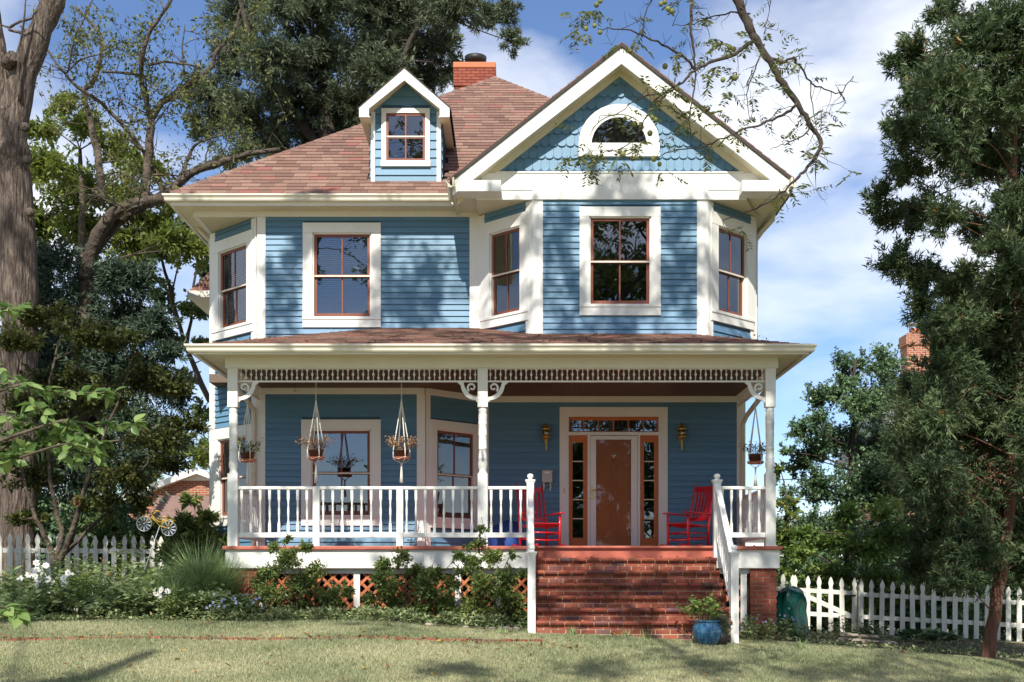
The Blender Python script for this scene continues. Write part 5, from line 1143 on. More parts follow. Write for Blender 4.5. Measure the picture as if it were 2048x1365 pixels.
# japanese maple in front of the fence
mp_ = [(90, 640, .5), (160, 680, .55), (230, 690, .5), (280, 760, .55), (340, 790, .45), (372, 850, .35), (120, 760, .6), (200, 800, .65), (60, 830, .6), (300, 880, .55), (160, 900, .6), (240, 950, .5), (330, 930, .35), (80, 960, .5), (200, 1010, .4), (270, 1000, .3), (50, 1040, .35), (30, 700, .5), (20, 900, .5)]
b0 = W(112, 1130, 21.2)
mpt = [(b0.x, 21.2, gz(b0.x, 21.2) - .05), W(108, 1130, 21.2), W(88, 1070, 21.1), W(60, 1010, 21), W(40, 900, 21), W(30, 760, 21)]
ml = [([W(110, 1135, 21.2), W(118, 1060, 21.2), W(100, 960, 21.2), W(95, 850, 21.3), W(110, 720, 21.3), W(130, 650, 21.3)], .055, .012), ([W(112, 1135, 21.2), W(140, 1080, 21.1), W(165, 1000, 21), W(185, 940, 21), W(215, 850, 21), W(260, 740, 21)], .06, .012), ([W(114, 1135, 21.2), W(150, 1085, 21.3), W(200, 1040, 21.5), W(270, 960, 21.6), W(330, 880, 21.7)], .045, .012)]
lobed_tree('maple_tree', 'dark Japanese maple with several slim stems before the left fence', 'tree', mpt, 0.065, 0.015, jit(mp_, 21.2, .5), 'bark_limb', 'maple_leaf', n=64, per=30, Ln=0.085, Wd=0.05, droop=0.1, limbs=ml, up=(0, 0, 1), flat=0.45, squash=0.35, tuft=2, twig_r=0.004)
# light green tree at the back left
lm = [(90, 260, .6), (130, 220, .5), (170, 260, .7), (220, 290, .7), (270, 330, .6), (100, 340, .9), (160, 370, 1), (230, 400, .9), (290, 440, .7), (330, 420, .4), (90, 430, .9), (160, 460, .9), (250, 480, .9), (340, 480, .6), (390, 500, .6), (310, 340, .35), (60, 520, .9)]
lobed_tree('ash_tree', 'light yellow-green broadleaf tree far behind the left limbs', 'tree', [(-11.5, 34, -0.9), W(170, 700, 34), W(165, 480, 34), W(160, 300, 34)], 0.2, 0.05, jit(lm, 34, 1.2), 'bark_limb', 'lime_leaf', n=42, per=18, Ln=0.18, Wd=0.075, droop=0.25, tuft=2, up=(0, 0, 1))
# sparse oak behind the house corner
ok = [(350, 470, .9), (400, 460, .8), (300, 500, .8), (405, 540, .5), (390, 620, .6), (335, 600, .5), (405, 700, .5), (370, 760, .5), (405, 820, .4), (300, 560, .5), (350, 690, .4), (320, 470, .6), (380, 880, .35), (280, 520, .6)]
lobed_tree('oak_tree', 'airy oak with thin dark stems between conifer and house', 'tree', [(-8.7, 38, -1), W(455, 830, 38), W(420, 800, 38), W(370, 690, 38), W(345, 600, 38), W(325, 520, 38), W(315, 450, 38)], 0.13, 0.03, jit(ok, 38, 1.2), 'bark_dark', 'oak_leaf', n=40, per=20, Ln=0.15, Wd=0.09, droop=0.2, tuft=2,
           limbs=[([W(372, 700, 38), W(380, 640, 38), W(392, 540, 38), W(400, 460, 38)], .07, .02), ([W(345, 600, 38), W(350, 560, 38), W(370, 480, 38)], .04, .015)])
bgl = [(345, 905, .9), (390, 915, .7), (310, 935, .8), (430, 890, .8), (270, 950, 1)]
lobed_tree('ash_tree', 'small pale tree behind the brick garage', 'tree', [(-13, 50, -1.2), W(350, 1000, 50), W(350, 900, 50)], 0.1, 0.04, jit(bgl, 50, 1), 'bark_limb', 'lime_leaf', n=60, per=20, Ln=0.2, Wd=0.09, up=(0, 0, 1))
# right: holly-like evergreen and dogwood beyond the fence
hl = [(1700, 740, .5), (1760, 740, .6), (1650, 800, .5), (1720, 820, .7), (1790, 790, .7), (1612, 868, .4), (1670, 890, .7), (1740, 900, .9), (1600, 940, .4), (1585, 1000, .4), (1650, 985, .7), (1720, 990, .9), (1790, 960, .9), (1620, 1060, .5), (1578, 905, .2), (1680, 1080, .7), (1840, 860, .7), (1840, 1000, .8), (1770, 1080, .8), (1560, 960, .25), (1575, 1060, .4), (1630, 920, .5), (1690, 790, .5), (1640, 850, .4)]
lobed_tree('holly_tree', 'dark evergreen holly beyond the right picket fence', 'tree', [(7.6, 28.5, -1.3), W(1700, 1000, 28.5), W(1705, 850, 28.5), W(1710, 720, 28.5)], 0.12, 0.03, jit(hl, 28.5, .8), 'bark_dark', 'holly_leaf', n=80, per=18, Ln=0.085, Wd=0.036, droop=-0.1, tuft=4)
dg = [(1600, 1110, .45), (1660, 1085, .5), (1730, 1095, .6), (1800, 1075, .6), (1850, 1115, .5), (1590, 1150, .4), (1680, 1150, .5), (1760, 1160, .5), (1820, 1180, .5), (1640, 1190, .5), (1720, 1210, .5), (1620, 1070, .4), (1690, 1040, .45), (1760, 1030, .5), (1580, 1080, .3)]
lobed_tree('dogwood_tree', 'low bright green dogwood just behind the picket gate', 'tree', [(6.9, 26, -1.25), W(1700, 1200, 26), W(1700, 1100, 26)], 0.06, 0.02, jit(dg, 25.6, .4), 'bark_limb', 'dogwood_leaf', n=60, per=18, Ln=0.12, Wd=0.06, droop=0.15, up=(0, 0, 1), flat=.6, squash=.4, tuft=2)
yl = [(1570, 1010, .25), (1582, 1040, .25), (1562, 945, .2), (1572, 1060, .2)]
lobed_tree('sapling', 'small yellow-leaved sapling beside the right porch corner', 'tree', [(5.5, 25.5, -1.1), W(1572, 1100, 25.5), W(1574, 1000, 25.5)], 0.02, 0.008, jit(yl, 25.5, .2), 'bark_limb', 'lime_leaf', n=60, per=14, Ln=0.12, Wd=0.07, up=(0, 0, 1))
ol = [(1935, 620, 1.2), (2000, 600, 1.3), (1900, 680, 1.1), (1980, 690, 1.3), (2050, 640, 1.5), (1890, 730, .9), (2060, 760, 1.5), (1920, 800, 1.2)]
lobed_tree('oak_tree', 'olive-toned tree behind the neighbour chimney on the right', 'tree', [(17.5, 46, -1.6), W(1975, 900, 46), W(1975, 620, 46)], 0.25, 0.08, jit(ol, 47, 1.2), 'bark_limb', 'oak_leaf', n=26, per=22, Ln=0.24, Wd=0.12, up=(0, 0, 1), tuft=2)

# ---- big trunk at the left edge
e = empty('walnut_tree', (W(35, 0, 24).x, 24, -0.8), label='massive furrowed grey trunk with a forked top at the left edge', cat='tree'); wd = Wood()
wd.limb([(W(32, 0, 24).x, 24, -0.9), W(35, 1000, 24), W(36, 800, 24), W(38, 560, 24), W(32, 400, 24), W(22, 300, 24), W(18, 220, 24)], 0.36, 0.31, n=18, sub=5)
wd.limb([W(22, 290, 24), W(42, 170, 24), W(75, 75, 24), W(105, 5, 24), W(120, -60, 24)], 0.29, 0.20, n=14, sub=4); wd.limb([W(18, 260, 24), W(2, 170, 24.1), W(-18, 60, 24.2), W(-30, -40, 24.2)], 0.25, 0.2, n=14, sub=4)
wd.mb.tube([W(14, 130, 23.8), W(26, 112, 23.6)], [0.13, 0.11], 12)
for a in ([W(20, 55, 23.8), W(40, 42, 23.6), W(60, 38, 23.6), W(75, 22, 23.5)], [W(58, 70, 24), W(20, 60, 24), W(0, 50, 24)], [W(80, 30, 23.9), W(84, -10, 23.8)], [W(40, 200, 23.75), W(38, 120, 23.6), W(48, 40, 23.5), W(50, -10, 23.5)]): wd.limb(a, 0.035, 0.012, n=6, sub=4, wob=.01)
for (x, y) in ((50, 255), (55, 320), (60, 425)): wd.mb.sphere(W(x, y, 23.72), 0.09, 10, 7)
wd.build('trunk', 'bark_grey', e)

# ---- branching tree behind the left corner: bare limbs, sparse leaves
def grow(wd, p, d, L_, r, lev, tips, up=0.15, kids=(2, 3), wig=0.35, n=4):
    pts = [p]; dd = d
    for i in range(n):
        dd = unitv((dd + rng.normal(size=3) * wig * 0.5 + np.array([0, 0, up * 0.2]))[None])[0]; pts.append(pts[-1] + dd * L_ / n)
    for i in range(n): wd.twig(pts[i], pts[i + 1], r * (1 - .6 * i / n), r * (1 - .6 * (i + 1) / n))
    if lev == 0: tips.extend(pts[1:]); return
    for k in range(rng.integers(kids[0], kids[1] + 1)):
        i = rng.integers(1, n + 1); nd = unitv((dd + rng.normal(size=3) * 0.8)[None])[0]; grow(wd, pts[i], nd, L_ * rng.uniform(.5, .8), r * .5, lev - 1, tips, up, kids, wig, n)
    tips.append(pts[-1])
e = empty('walnut_tree', (W(180, 0, 26).x, 26, -0.9), label='wide bare-limbed tree with thin leaves behind the left roof corner', cat='tree'); wd = Wood(); TW = []
tr = lambda l, D=26.0: [W(x, y, D + dz) for x, y, dz in l]
LB = [(tr([(150, 1150, 0), (160, 800, 0), (178, 540, 0), (200, 485, 0), (245, 435, 0), (290, 410, 0), (335, 385, .2), (385, 345, .3), (440, 326, .4), (480, 312, .5), (560, 300, .8)]), .19, .05),
      (tr([(172, 560, 0), (185, 500, -.2), (213, 443, -.3), (245, 418, -.4), (290, 404, -.5), (330, 395, -.7)]), .15, .11), (tr([(292, 410, 0), (296, 330, 0), (303, 240, 0)]), .10, .075),
      (tr([(303, 240, 0), (290, 190, -.2), (282, 150, -.3), (290, 95, -.5), (312, 45, -.6), (345, -5, -.6)]), .065, .03), (tr([(303, 240, 0), (325, 205, .2), (375, 172, .4), (415, 145, .6), (435, 100, .8), (465, 72, 1), (480, 20, 1)]), .075, .025),
      (tr([(330, 388, .2), (310, 345, .2), (288, 305, .1), (250, 255, 0), (205, 208, -.2), (165, 182, -.3), (130, 150, -.5), (95, 100, -.6), (40, 52, -.8)]), .055, .02), (tr([(330, 385, -.4), (350, 375, 0), (372, 330, .4), (390, 290, .6), (430, 275, .8), (455, 270, .9)]), .05, .015),
      (tr([(282, 152, -.3), (240, 145, -.4), (205, 145, -.5)]), .035, .02), (tr([(296, 130, -.4), (340, 125, -.2), (385, 133, 0), (400, 140, .2)]), .03, .015), (tr([(130, 150, -.5), (160, 120, -.5), (200, 105, -.5), (255, 80, -.6)]), .022, .01), (tr([(138, 140, -.5), (145, 90, -.6), (160, 55, -.7), (190, -5, -.8)]), .025, .01),
      (tr([(205, 400, 2), (200, 345, 2), (186, 265, 2), (168, 190, 2), (185, 165, 2), (198, 130, 2), (200, 70, 2), (150, 15, 2)]), .10, .03), (tr([(245, 200, -.1), (235, 215, 0), (250, 210, 0), (265, 245, 0)]), .02, .008), (tr([(375, 172, .4), (365, 110, .4), (370, 50, .3)]), .03, .01)]
for pts, a, b in LB:
    q, rd = wd.limb(pts, a, b, n=8, sub=4, wob=.012); start = 8 if a > .12 else 1
    for i in range(start, len(q), 2):
        if a > .12 and i < len(q) * .55: continue
        d = unitv((rng.normal(size=3) + np.array([0, 0, .35]))[None])[0]; grow(wd, q[i], d, rng.uniform(.45, 1.0), max(.009, rd[i] * .28), 2, TW)
wd.build('trunk', 'bark_limb', e)
T = np.array(TW); T = T[rng.random(len(T)) < 0.60]; T = np.repeat(T, 3, 0) + rng.normal(size=(len(T) * 3, 3)) * .07
leaves_obj('crown', T, rng.normal(size=T.shape) + np.array([0, 0, -.5]), .11 * rng.uniform(.6, 1.3, len(T)), .042, 'walnut_leaf', e)

# ---- the walnut whose boughs hang in from the top right (trunk stands out of frame by the lawn)
e = empty('walnut_tree', (7.4, 9.5, gz(7.4, 9.5)), label='black walnut whose thin dark nut-bearing boughs hang in front of the gable', cat='tree'); wd = Wood(); TW = []
trunk_pts = [(7.4, 9.5, gz(7.4, 9.5) - .1), (7.3, 9.5, 2.5), (7.0, 9.6, 5.0), (6.2, 9.7, 8.0), (5.2, 9.9, 11.5), (4.5, 10.2, 15)]
wd.limb(trunk_pts, .34, .10, n=14, sub=4)
D0_ = 12.0; t2 = lambda l: [W(x, y, D0_ + dz) for x, y, dz in l]
WL = [([Vector((7.0, 9.6, 5.2)), Vector((5.4, 10.2, 7.4)), Vector((3.6, 11.2, 7.9)), W(1440, -110, 11.9)] + t2([(1470, -10, 0), (1500, 58, 0), (1512, 80, 0), (1540, 125, 0), (1560, 158, 0), (1595, 206, 0), (1615, 240, 0), (1640, 280, 0), (1636, 305, -.05), (1610, 340, -.1), (1592, 360, -.15), (1560, 388, -.3), (1510, 418, -.4), (1445, 441, -.5)]), .058, .004),
      (t2([(1512, 78, 0), (1470, 108, -.1), (1430, 122, -.2), (1392, 142, -.3), (1365, 165, -.35), (1335, 188, -.4), (1310, 210, -.4)]), .022, .005), (t2([(1382, -30, -.2), (1384, 20, -.25), (1381, 60, -.3), (1388, 100, -.3), (1391, 140, -.3), (1386, 190, -.3), (1378, 240, -.3), (1386, 280, -.3)]), .018, .004),
      (t2([(1391, 140, -.3), (1362, 112, -.4), (1325, 90, -.5), (1285, 72, -.6), (1240, 58, -.7), (1195, 58, -.8)]), .014, .004), (t2([(1594, 206, 0), (1580, 222, -.1), (1545, 240, -.2), (1500, 256, -.3), (1450, 275, -.4), (1400, 297, -.5), (1345, 302, -.6), (1310, 318, -.7)]), .016, .003),
      (t2([(1545, 118, 0), (1565, 125, .1), (1582, 116, .2), (1600, 130, .3), (1615, 158, .4), (1640, 176, .5), (1680, 188, .6), (1692, 170, .7), (1708, 153, .7)]), .015, .004), (t2([(1680, 188, .6), (1690, 200, .6), (1692, 208, .6)]), .006, .003), (t2([(1621, 165, .4), (1624, 200, .4), (1630, 240, .3), (1640, 275, .2)]), .007, .003),
      (t2([(1500, 28, 0), (1460, 28, .2), (1420, 35, .3), (1380, 50, .3), (1345, 52, .3)]), .010, .003), (t2([(1528, 90, 0), (1522, 110, -.1), (1505, 150, -.2), (1493, 190, -.2), (1500, 240, -.2)]), .010, .003), (t2([(1626, 252, 0), (1600, 275, 0), (1570, 288, 0), (1540, 300, 0)]), .009, .003),
      (t2([(1528, 68, 0), (1534, 40, 0), (1541, 8, 0)]), .006, .002), (t2([(1638, 300, 0), (1630, 330, 0), (1632, 380, 0)]), .006, .002), (t2([(1360, 165, -.35), (1310, 200, -.4), (1290, 240, -.5), (1255, 290, -.5), (1215, 305, -.6)]), .009, .003),
      (t2([(1335, 185, -.4), (1280, 195, -.4), (1240, 225, -.5), (1200, 232, -.5)]), .008, .003), (t2([(1285, 72, -.6), (1290, 30, -.6), (1310, -10, -.6)]), .009, .004), (t2([(1378, 240, -.3), (1340, 215, -.3), (1300, 218, -.3)]), .006, .002), (t2([(1270, 320, -.7), (1220, 300, -.7), (1190, 320, -.8), (1160, 330, -.8)]), .005, .002)]
FINE = []
for pts, a, b in WL:
    q, rd = wd.limb(pts, a, b, n=7, sub=4, wob=.006)
    for i in range(2, len(q), 2):
        if a > .05 and i < len(q) * .42: continue
        if rng.random() < .75: grow(wd, q[i], unitv((rng.normal(size=3) + np.array([0, 0, -.1]))[None])[0], rng.uniform(.10, .28), .004, 1, FINE, wig=.5, kids=(1, 2))
# the high crown above the frame: shades the facade and lawn
HI = []; hr = np.random.default_rng(5)
for k in range(16):
    s = np.array([5.2 - .7 * (k % 3), 9.9, 7.5 + .45 * k]); t = np.array([hr.uniform(-6.5, 4.2), hr.uniform(7.0, 13.0), hr.uniform(9.5, 16.5)]); wd.limb([s, (s + t) / 2 + np.array([0, 0, .8]), t], .045, .012, n=6, sub=4, wob=.03); HI.append(t)
    for q in np.linspace(.45, 1, 6):
        m = s + (t - s) * q + np.array([0, 0, .8 * (1 - q)]); grow(wd, m, unitv(hr.normal(size=3)[None])[0], hr.uniform(.7, 1.5), .014, 2, TW)
SH = []; net = Net(wd, [(5.2, 9.9, 11.5), (5.8, 9.8, 9.5), (4.8, 10.0, 13.5)] + HI)
back = lambda p, t: np.array(p) + t * np.array([-0.13, -1.0, 0.97])
for (a, b, D, r, t) in ((800, 540, 22, .55, 9.5), (850, 615, 22, .5, 9.8), (770, 600, 22, .4, 10.2), (870, 560, 22, .35, 9.2), (565, 560, 22, .35, 9.0), (590, 500, 22, .25, 9.3), (560, 640, 22, .3, 9.4), (1120, 540, 21, .45, 8.6), (1150, 620, 21, .4, 8.8), (1120, 440, 21, .3, 8.4), (1255, 385, 21, .4, 8.5), (1270, 440, 21, .3, 8.7), (1360, 500, 21, .5, 8.9), (1350, 590, 21, .45, 9.0), (1370, 430, 21, .35, 8.6), (1250, 640, 21, .35, 9.2), (1060, 500, 21.3, .3, 8.7), (1410, 560, 21.2, .35, 8.9), (1000, 560, 21.6, .3, 9.0), (700, 690, 19.5, .35, 8.0), (950, 690, 19.5, .5, 8.0), (1250, 690, 19.5, .5, 8.2), (1450, 690, 19.5, .35, 8.2), (1200, 1180, 18.8, .45, 8.5), (1330, 1150, 18.8, .4, 8.7), (1120, 1230, 18.6, .4, 8.8), (1400, 1210, 18.6, .35, 8.6), (1280, 1240, 18.3, .4, 9.0), (470, 1050, 20, .3, 8), (850, 1110, 20, .3, 8), (1750, 1230, 24, .7, 10.5), (1840, 1220, 24, .8, 10.2), (1930, 1230, 23.5, .8, 10.4), (1990, 1270, 21, .7, 9.2), (1880, 1300, 20, .6, 9.0), (1700, 1100, 25, .5, 10.5), (1210, 365, 21, .3, 8.3), (640, 420, 21.6, .3, 8.9)):
    c = back(W(a, b, D), t); SH.append((c, r)); net.reach(c, .018, .006)
wd.build('trunk', 'bark_dark', e)
def pinnate(tips, m, Lr, per, Ln, Wd, prob, droop=-.6):
    P = []; Dv = []
    for t in tips:
        if rng.random() > prob: continue
        d = unitv((rng.normal(size=3) * np.array([1, 1, .5]) + np.array([0, 0, droop]))[None])[0]; s = unitv(np.cross(d, [0, 0, 1.0])[None])[0]; Lx = Lr * rng.uniform(.6, 1.2); wd2.twig(t, t + d * Lx, .0015, .0008)
        for i in range(per):
            for k in (-1, 1): P.append(t + d * Lx * (i + 1) / per); Dv.append(s * k + d * .45 + np.array([0, 0, -.25]) + rng.normal(size=3) * .15)
    return np.array(P), np.array(Dv)
wd2 = Wood(); P1, V1 = pinnate(FINE, 0, .20, 7, .06, .018, .16); P2, V2 = pinnate(TW, 0, .45, 6, .16, .055, .30)
heads = [(1140, 55), (1155, 75), (1170, 85), (1165, 45), (1185, 40), (1200, 35), (1420, 95), (1430, 105), (1415, 165), (1430, 170), (1440, 150), (1445, 105), (1560, 155), (1430, 230), (1440, 240), (1460, 285), (1465, 260), (1140, 330), (1155, 335), (1170, 325), (1240, 330), (1250, 340), (1380, 255), (1330, 360), (1185, 350), (1200, 325), (1320, 215), (1240, 110), (1275, 100), (1500, 95)]
tips = [np.array(W(x + rng.uniform(-8, 8), y - 18, D0_ + rng.uniform(-.7, .2))) for x, y in heads for _ in range(2)]; P3, V3 = pinnate(tips, 0, .20, 7, .065, .02, 1.0)
PS = []; VS = []
for c, r in SH:
    P_, D_, _, A, B = sprays(c, r * 1.25, 15, 14); PS.append(P_); VS.append(D_); wd2.twigs(A, B, .006, .003)
PS = np.concatenate(PS); VS = np.concatenate(VS); P2 = np.concatenate([P2, PS]); V2 = np.concatenate([V2, VS])
wd2.build('leaf_stalks', 'stem_green', e)
leaves_obj('crown', np.concatenate([P1, P2, P3]), np.concatenate([V1, V2, V3]), np.concatenate([np.full(len(P1), .06), np.full(len(P2), .17), np.full(len(P3), .065)]) * rng.uniform(.7, 1.2, len(P1) + len(P2) + len(P3)), np.concatenate([np.full(len(P1), .018), np.full(len(P2), .06), np.full(len(P3), .02)]), 'walnut_leaf', e)
nuts = [(1193, 10), (1201, 2), (1172, 58), (1200, 65), (1189, 52), (1322, 8), (1330, 5), (1336, 18), (1344, 23), (1261, 102), (1330, 133), (1459, 95), (1467, 99), (1446, 160), (1470, 156), (1354, 178), (1250, 238), (1270, 248), (1283, 255), (1300, 267), (1305, 235), (1311, 240), (1240, 304), (1246, 310), (1265, 318), (1272, 316), (1308, 318), (1319, 329), (1188, 323), (1282, 250)]
nm = MB().sphere((0, 0, 0), 0.026, 10, 8, 1.08).mesh('nut'); nm.materials.append(MATS['nut_green'])
for x, y in nuts:
    o = bpy.data.objects.new('nut', nm); COL.objects.link(o); o.parent = e; o.matrix_parent_inverse = Matrix.Translation(-Vector(e.location)); o.location = W(x, y, D0_ - .4); s = rnd.uniform(.8, 1.1); o.scale = (s, s, s)

# ---- leafy bush whose branches reach in at the left, near the camera
e = empty('dogwood_bush', (-3.9, 7.2, gz(-3.9, 7.2)), label='near leafy branches reaching in from the left edge', cat='bush'); wd = Wood(); P = []; Dv = []
g0 = np.array((-3.9, 7.2, gz(-3.9, 7.2)))
wd.limb([g0, (-3.85, 7.2, -.6), (-3.8, 7.2, .3), (-3.75, 7.2, 1.0), (-3.7, 7.2, 1.8)], .05, .02, n=8)
near = [([(-60, 640), (0, 625), (35, 615)], 5, 7.0), ([(-120, 800), (-20, 770), (60, 775), (120, 785), (200, 786), (228, 785)], 15, 7.0), ([(20, 775), (60, 800), (90, 830)], 7, 6.9), ([(-120, 880), (0, 865), (60, 855), (130, 845), (200, 852), (270, 848)], 17, 7.1), ([(100, 848), (130, 860), (165, 870), (205, 885)], 10, 7.0), ([(-120, 915), (-20, 900), (40, 893), (90, 888), (140, 900), (190, 910)], 15, 7.0), ([(110, 893), (135, 912), (150, 925)], 6, 6.9), ([(-80, 720), (-20, 735), (40, 765)], 9, 7.1), ([(-100, 930), (-20, 920), (30, 915), (50, 900)], 9, 6.9), ([(-60, 1235), (0, 1215), (22, 1222), (45, 1235)], 6, 6.2), ([(60, 860), (95, 870), (150, 875), (195, 895)], 9, 7.2), ([(-20, 830), (20, 840), (55, 835)], 7, 7.1)]
for pl, n, D in near:
    pts = [np.array(W(x, y, D + rng.uniform(-.12, .12))) for x, y in pl]; s = np.array((-3.78, 7.2, max(g0[2], pts[0][2] - .35))); q, _ = wd.limb([s] + pts, .010, .0025, n=5, sub=5)
    q = q[5:]
    for k in range(int(n * 5.0)):
        i = rng.integers(0, len(q) - 1); t = rng.random(); b = q[i] + (q[i + 1] - q[i]) * t; ax = unitv((q[i + 1] - q[i])[None])[0]; d = unitv((rng.normal(size=3) * np.array([1, 1, .35]) + ax * .6 + np.array([0, 0, -.15]))[None])[0]
        P.append(b + d * .015); Dv.append(d)
    for k in range(3): P.append(q[-1]); Dv.append(unitv((q[-1] - q[-3])[None])[0] + rng.normal(size=3) * .5)
wd.build('branches', 'bark_limb', e)
P, Dv = np.array(P), unitv(np.array(Dv)); n = len(P); S = unitv(np.cross(Dv, np.array([0, 0, 1.0]) + rng.normal(size=(n, 3)) * .45)); Nn = np.cross(S, Dv); Ln = rng.uniform(.05, .10, n)[:, None]
cs = [(0, 0, 0), (.2, .34, .10), (.45, .47, .10), (.72, .32, .06), (1.0, 0, -.12)]; V = []
for t, w, h in cs:
    c = P + Dv * Ln * t - Nn * Ln * .16 * t * t
    if w == 0: V += [c + Nn * Ln * 0]
    else: V += [c + S * Ln * w * .58 + Nn * Ln * h, c, c - S * Ln * w * .58 + Nn * Ln * h]
V = np.stack(V, 1).reshape(-1, 3); b = (np.arange(n) * 11)[:, None]
fc = np.concatenate([b + np.array([[0, 1, 2, 2]]), b + np.array([[0, 2, 3, 3]]), b + np.array([[1, 4, 5, 2]]), b + np.array([[2, 5, 6, 3]]), b + np.array([[4, 7, 8, 5]]), b + np.array([[5, 8, 9, 6]]), b + np.array([[7, 10, 8, 8]]), b + np.array([[8, 10, 9, 9]])], 0)
tri = [tuple(dict.fromkeys(f)) for f in fc.tolist()]; me = bpy.data.meshes.new('leaves'); me.from_pydata(V.tolist(), [], tri); at = me.attributes.new('rnd', 'FLOAT', 'POINT'); at.data.foreach_set('value', np.repeat(rng.random(n), 11).astype(np.float32)); me.polygons.foreach_set('use_smooth', [True] * len(tri))
link('leaves', me, 'near_leaf', e)

# ---- tall oak beside the camera: its high crown dapples the lawn
e = empty('oak_tree', (-8.5, -1.0, gz(-8.5, -1)), label='tall oak standing beside the viewer whose crown shades the lawn', cat='tree'); wd = Wood(); PP = []; DD = []
wd.limb([(-8.5, -1, gz(-8.5, -1) - .1), (-8.4, -1, 3), (-8.0, -.9, 7), (-7.2, -.6, 12), (-6.8, -.5, 15)], .4, .12, n=12)
net = Net(wd, [(-8.0, -.9, 7.5), (-7.2, -.6, 12), (-6.8, -.5, 14.5)])
for (a, b, r) in ((150, 1330, .5), (330, 1300, .4), (480, 1345, .45), (620, 1290, .35), (760, 1320, .5), (880, 1345, .4), (1000, 1300, .4), (1120, 1330, .5), (1250, 1350, .4), (1400, 1300, .45), (1500, 1335, .55), (1620, 1300, .5), (1700, 1345, .5), (1800, 1310, .6), (1900, 1340, .6), (1350, 1345, .35), (560, 1360, .4), (60, 1280, .4), (1650, 1360, .4), (1180, 1290, .35), (900, 1280, .3), (250, 1350, .35), (1560, 1280, .4), (420, 1320, .5), (700, 1350, .45), (950, 1330, .4), (1070, 1355, .45), (1300, 1320, .5), (1450, 1350, .45), (1750, 1325, .6), (1850, 1350, .6), (100, 1355, .5), (560, 1325, .4), (1200, 1345, .4), (1980, 1345, .6)):
    D = 16.0
    for _ in range(12): D = F * -gz((a - VX) / F * D, D) / (b - VY)
    c = np.array(W(a, b, D)) + rng.uniform(11, 15.5) * np.array([-.13, -1, .97]); net.reach(c, .035, .01); P_, D_, _, A, B = sprays(c, r * 2.0, 26, 13, squash=.5); PP.append(P_); DD.append(D_); wd.twigs(A, B, .008, .004)
wd.build('trunk', 'bark_dark', e); PP = np.concatenate(PP); leaves_obj('crown', PP, np.concatenate(DD), .15, .085, 'oak_leaf', e)
# ---- oak out of view left of the lawn: shades the left bed, fence and trunk
e = empty('oak_tree', (-11.5, 10.5, gz(-11.5, 10.5)), label='oak beyond the left frame edge whose crown dapples the flower bed', cat='tree'); wd = Wood(); PP = []; DD = []
wd.limb([(-11.5, 10.5, gz(-11.5, 10.5) - .1), (-11.4, 10.5, 4), (-11.1, 10.6, 8), (-10.6, 10.8, 12), (-10.3, 11, 15)], .32, .1, n=12); net = Net(wd, [(-11.1, 10.6, 8), (-10.8, 10.7, 10.5), (-10.5, 10.9, 13)])
for (a, b, D, r, t) in ((40, 1100, 22.5, .5, 10), (150, 1090, 22.5, .5, 10.2), (250, 1100, 22.6, .5, 10.4), (380, 1180, 19.5, .3, 9), (30, 520, 24, .5, 10), (40, 760, 24, .6, 10), (40, 330, 24, .45, 10), (150, 700, 22, .5, 9.5), (280, 800, 22, .5, 9.5), (180, 900, 22, .6, 9.5), (90, 980, 22, .6, 9.5), (330, 1000, 22, .4, 9.5), (460, 900, 20, .25, 9), (450, 600, 22.6, .3, 10)):
    c = np.array(W(a, b, D)) + t * np.array([-.13, -1, .97]); net.reach(c, .03, .008); P_, D_, _, A, B = sprays(c, r * 1.35, 18, 13, squash=.6); PP.append(P_); DD.append(D_); wd.twigs(A, B, .007, .003)
wd.build('trunk', 'bark_dark', e); PP = np.concatenate(PP); leaves_obj('crown', PP, np.concatenate(DD), .15, .085, 'oak_leaf', e)
# ---- trees across the street, behind the camera: seen only as reflections in the panes
for i, (x, y, h) in enumerate(((-19, -24, 15), (-2, -30, 19), (6, -26, 20), (15, -24, 19))):
    e = empty('street_tree', (x, y, gz(x, y)), label=['tall tree across the street, far left', 'tallest tree across the street', 'shorter tree across the street', 'tall tree across the street, far right'][i], cat='tree', group='trees across the street'); wd = Wood(); tp = []
    wd.limb([(x, y, gz(x, y) - .1), (x + .2, y, h * .3), (x - .1, y, h * .6), (x, y, h * .9)], .4, .08, n=10)
    C = [np.array([x, y, h * .62]) + rng.normal(size=3) * np.array([2.8, 2.0, h * .2]) for _ in range(26)] + [np.array([x + rng.uniform(-5.5, 5.5), y + rng.uniform(-1, 1), rng.uniform(0, 3.2 if i == 0 else 7.5)]) for _ in range(16 if i == 0 else 34)]; PP = []; DD = []
    for c in C:
        wd.limb([(x, y, max(h * .25, c[2] - 2.5)), (np.array([x, y, c[2]]) + c) / 2, c], .08, .02, n=5); P_, D_, _, A, B = sprays(c, 1.5, 26, 16); PP.append(P_); DD.append(D_)
    wd.build('trunk', 'bark_dark', e); PP = np.concatenate(PP); leaves_obj('crown', PP, np.concatenate(DD), .34, .18, 'oak_leaf', e)
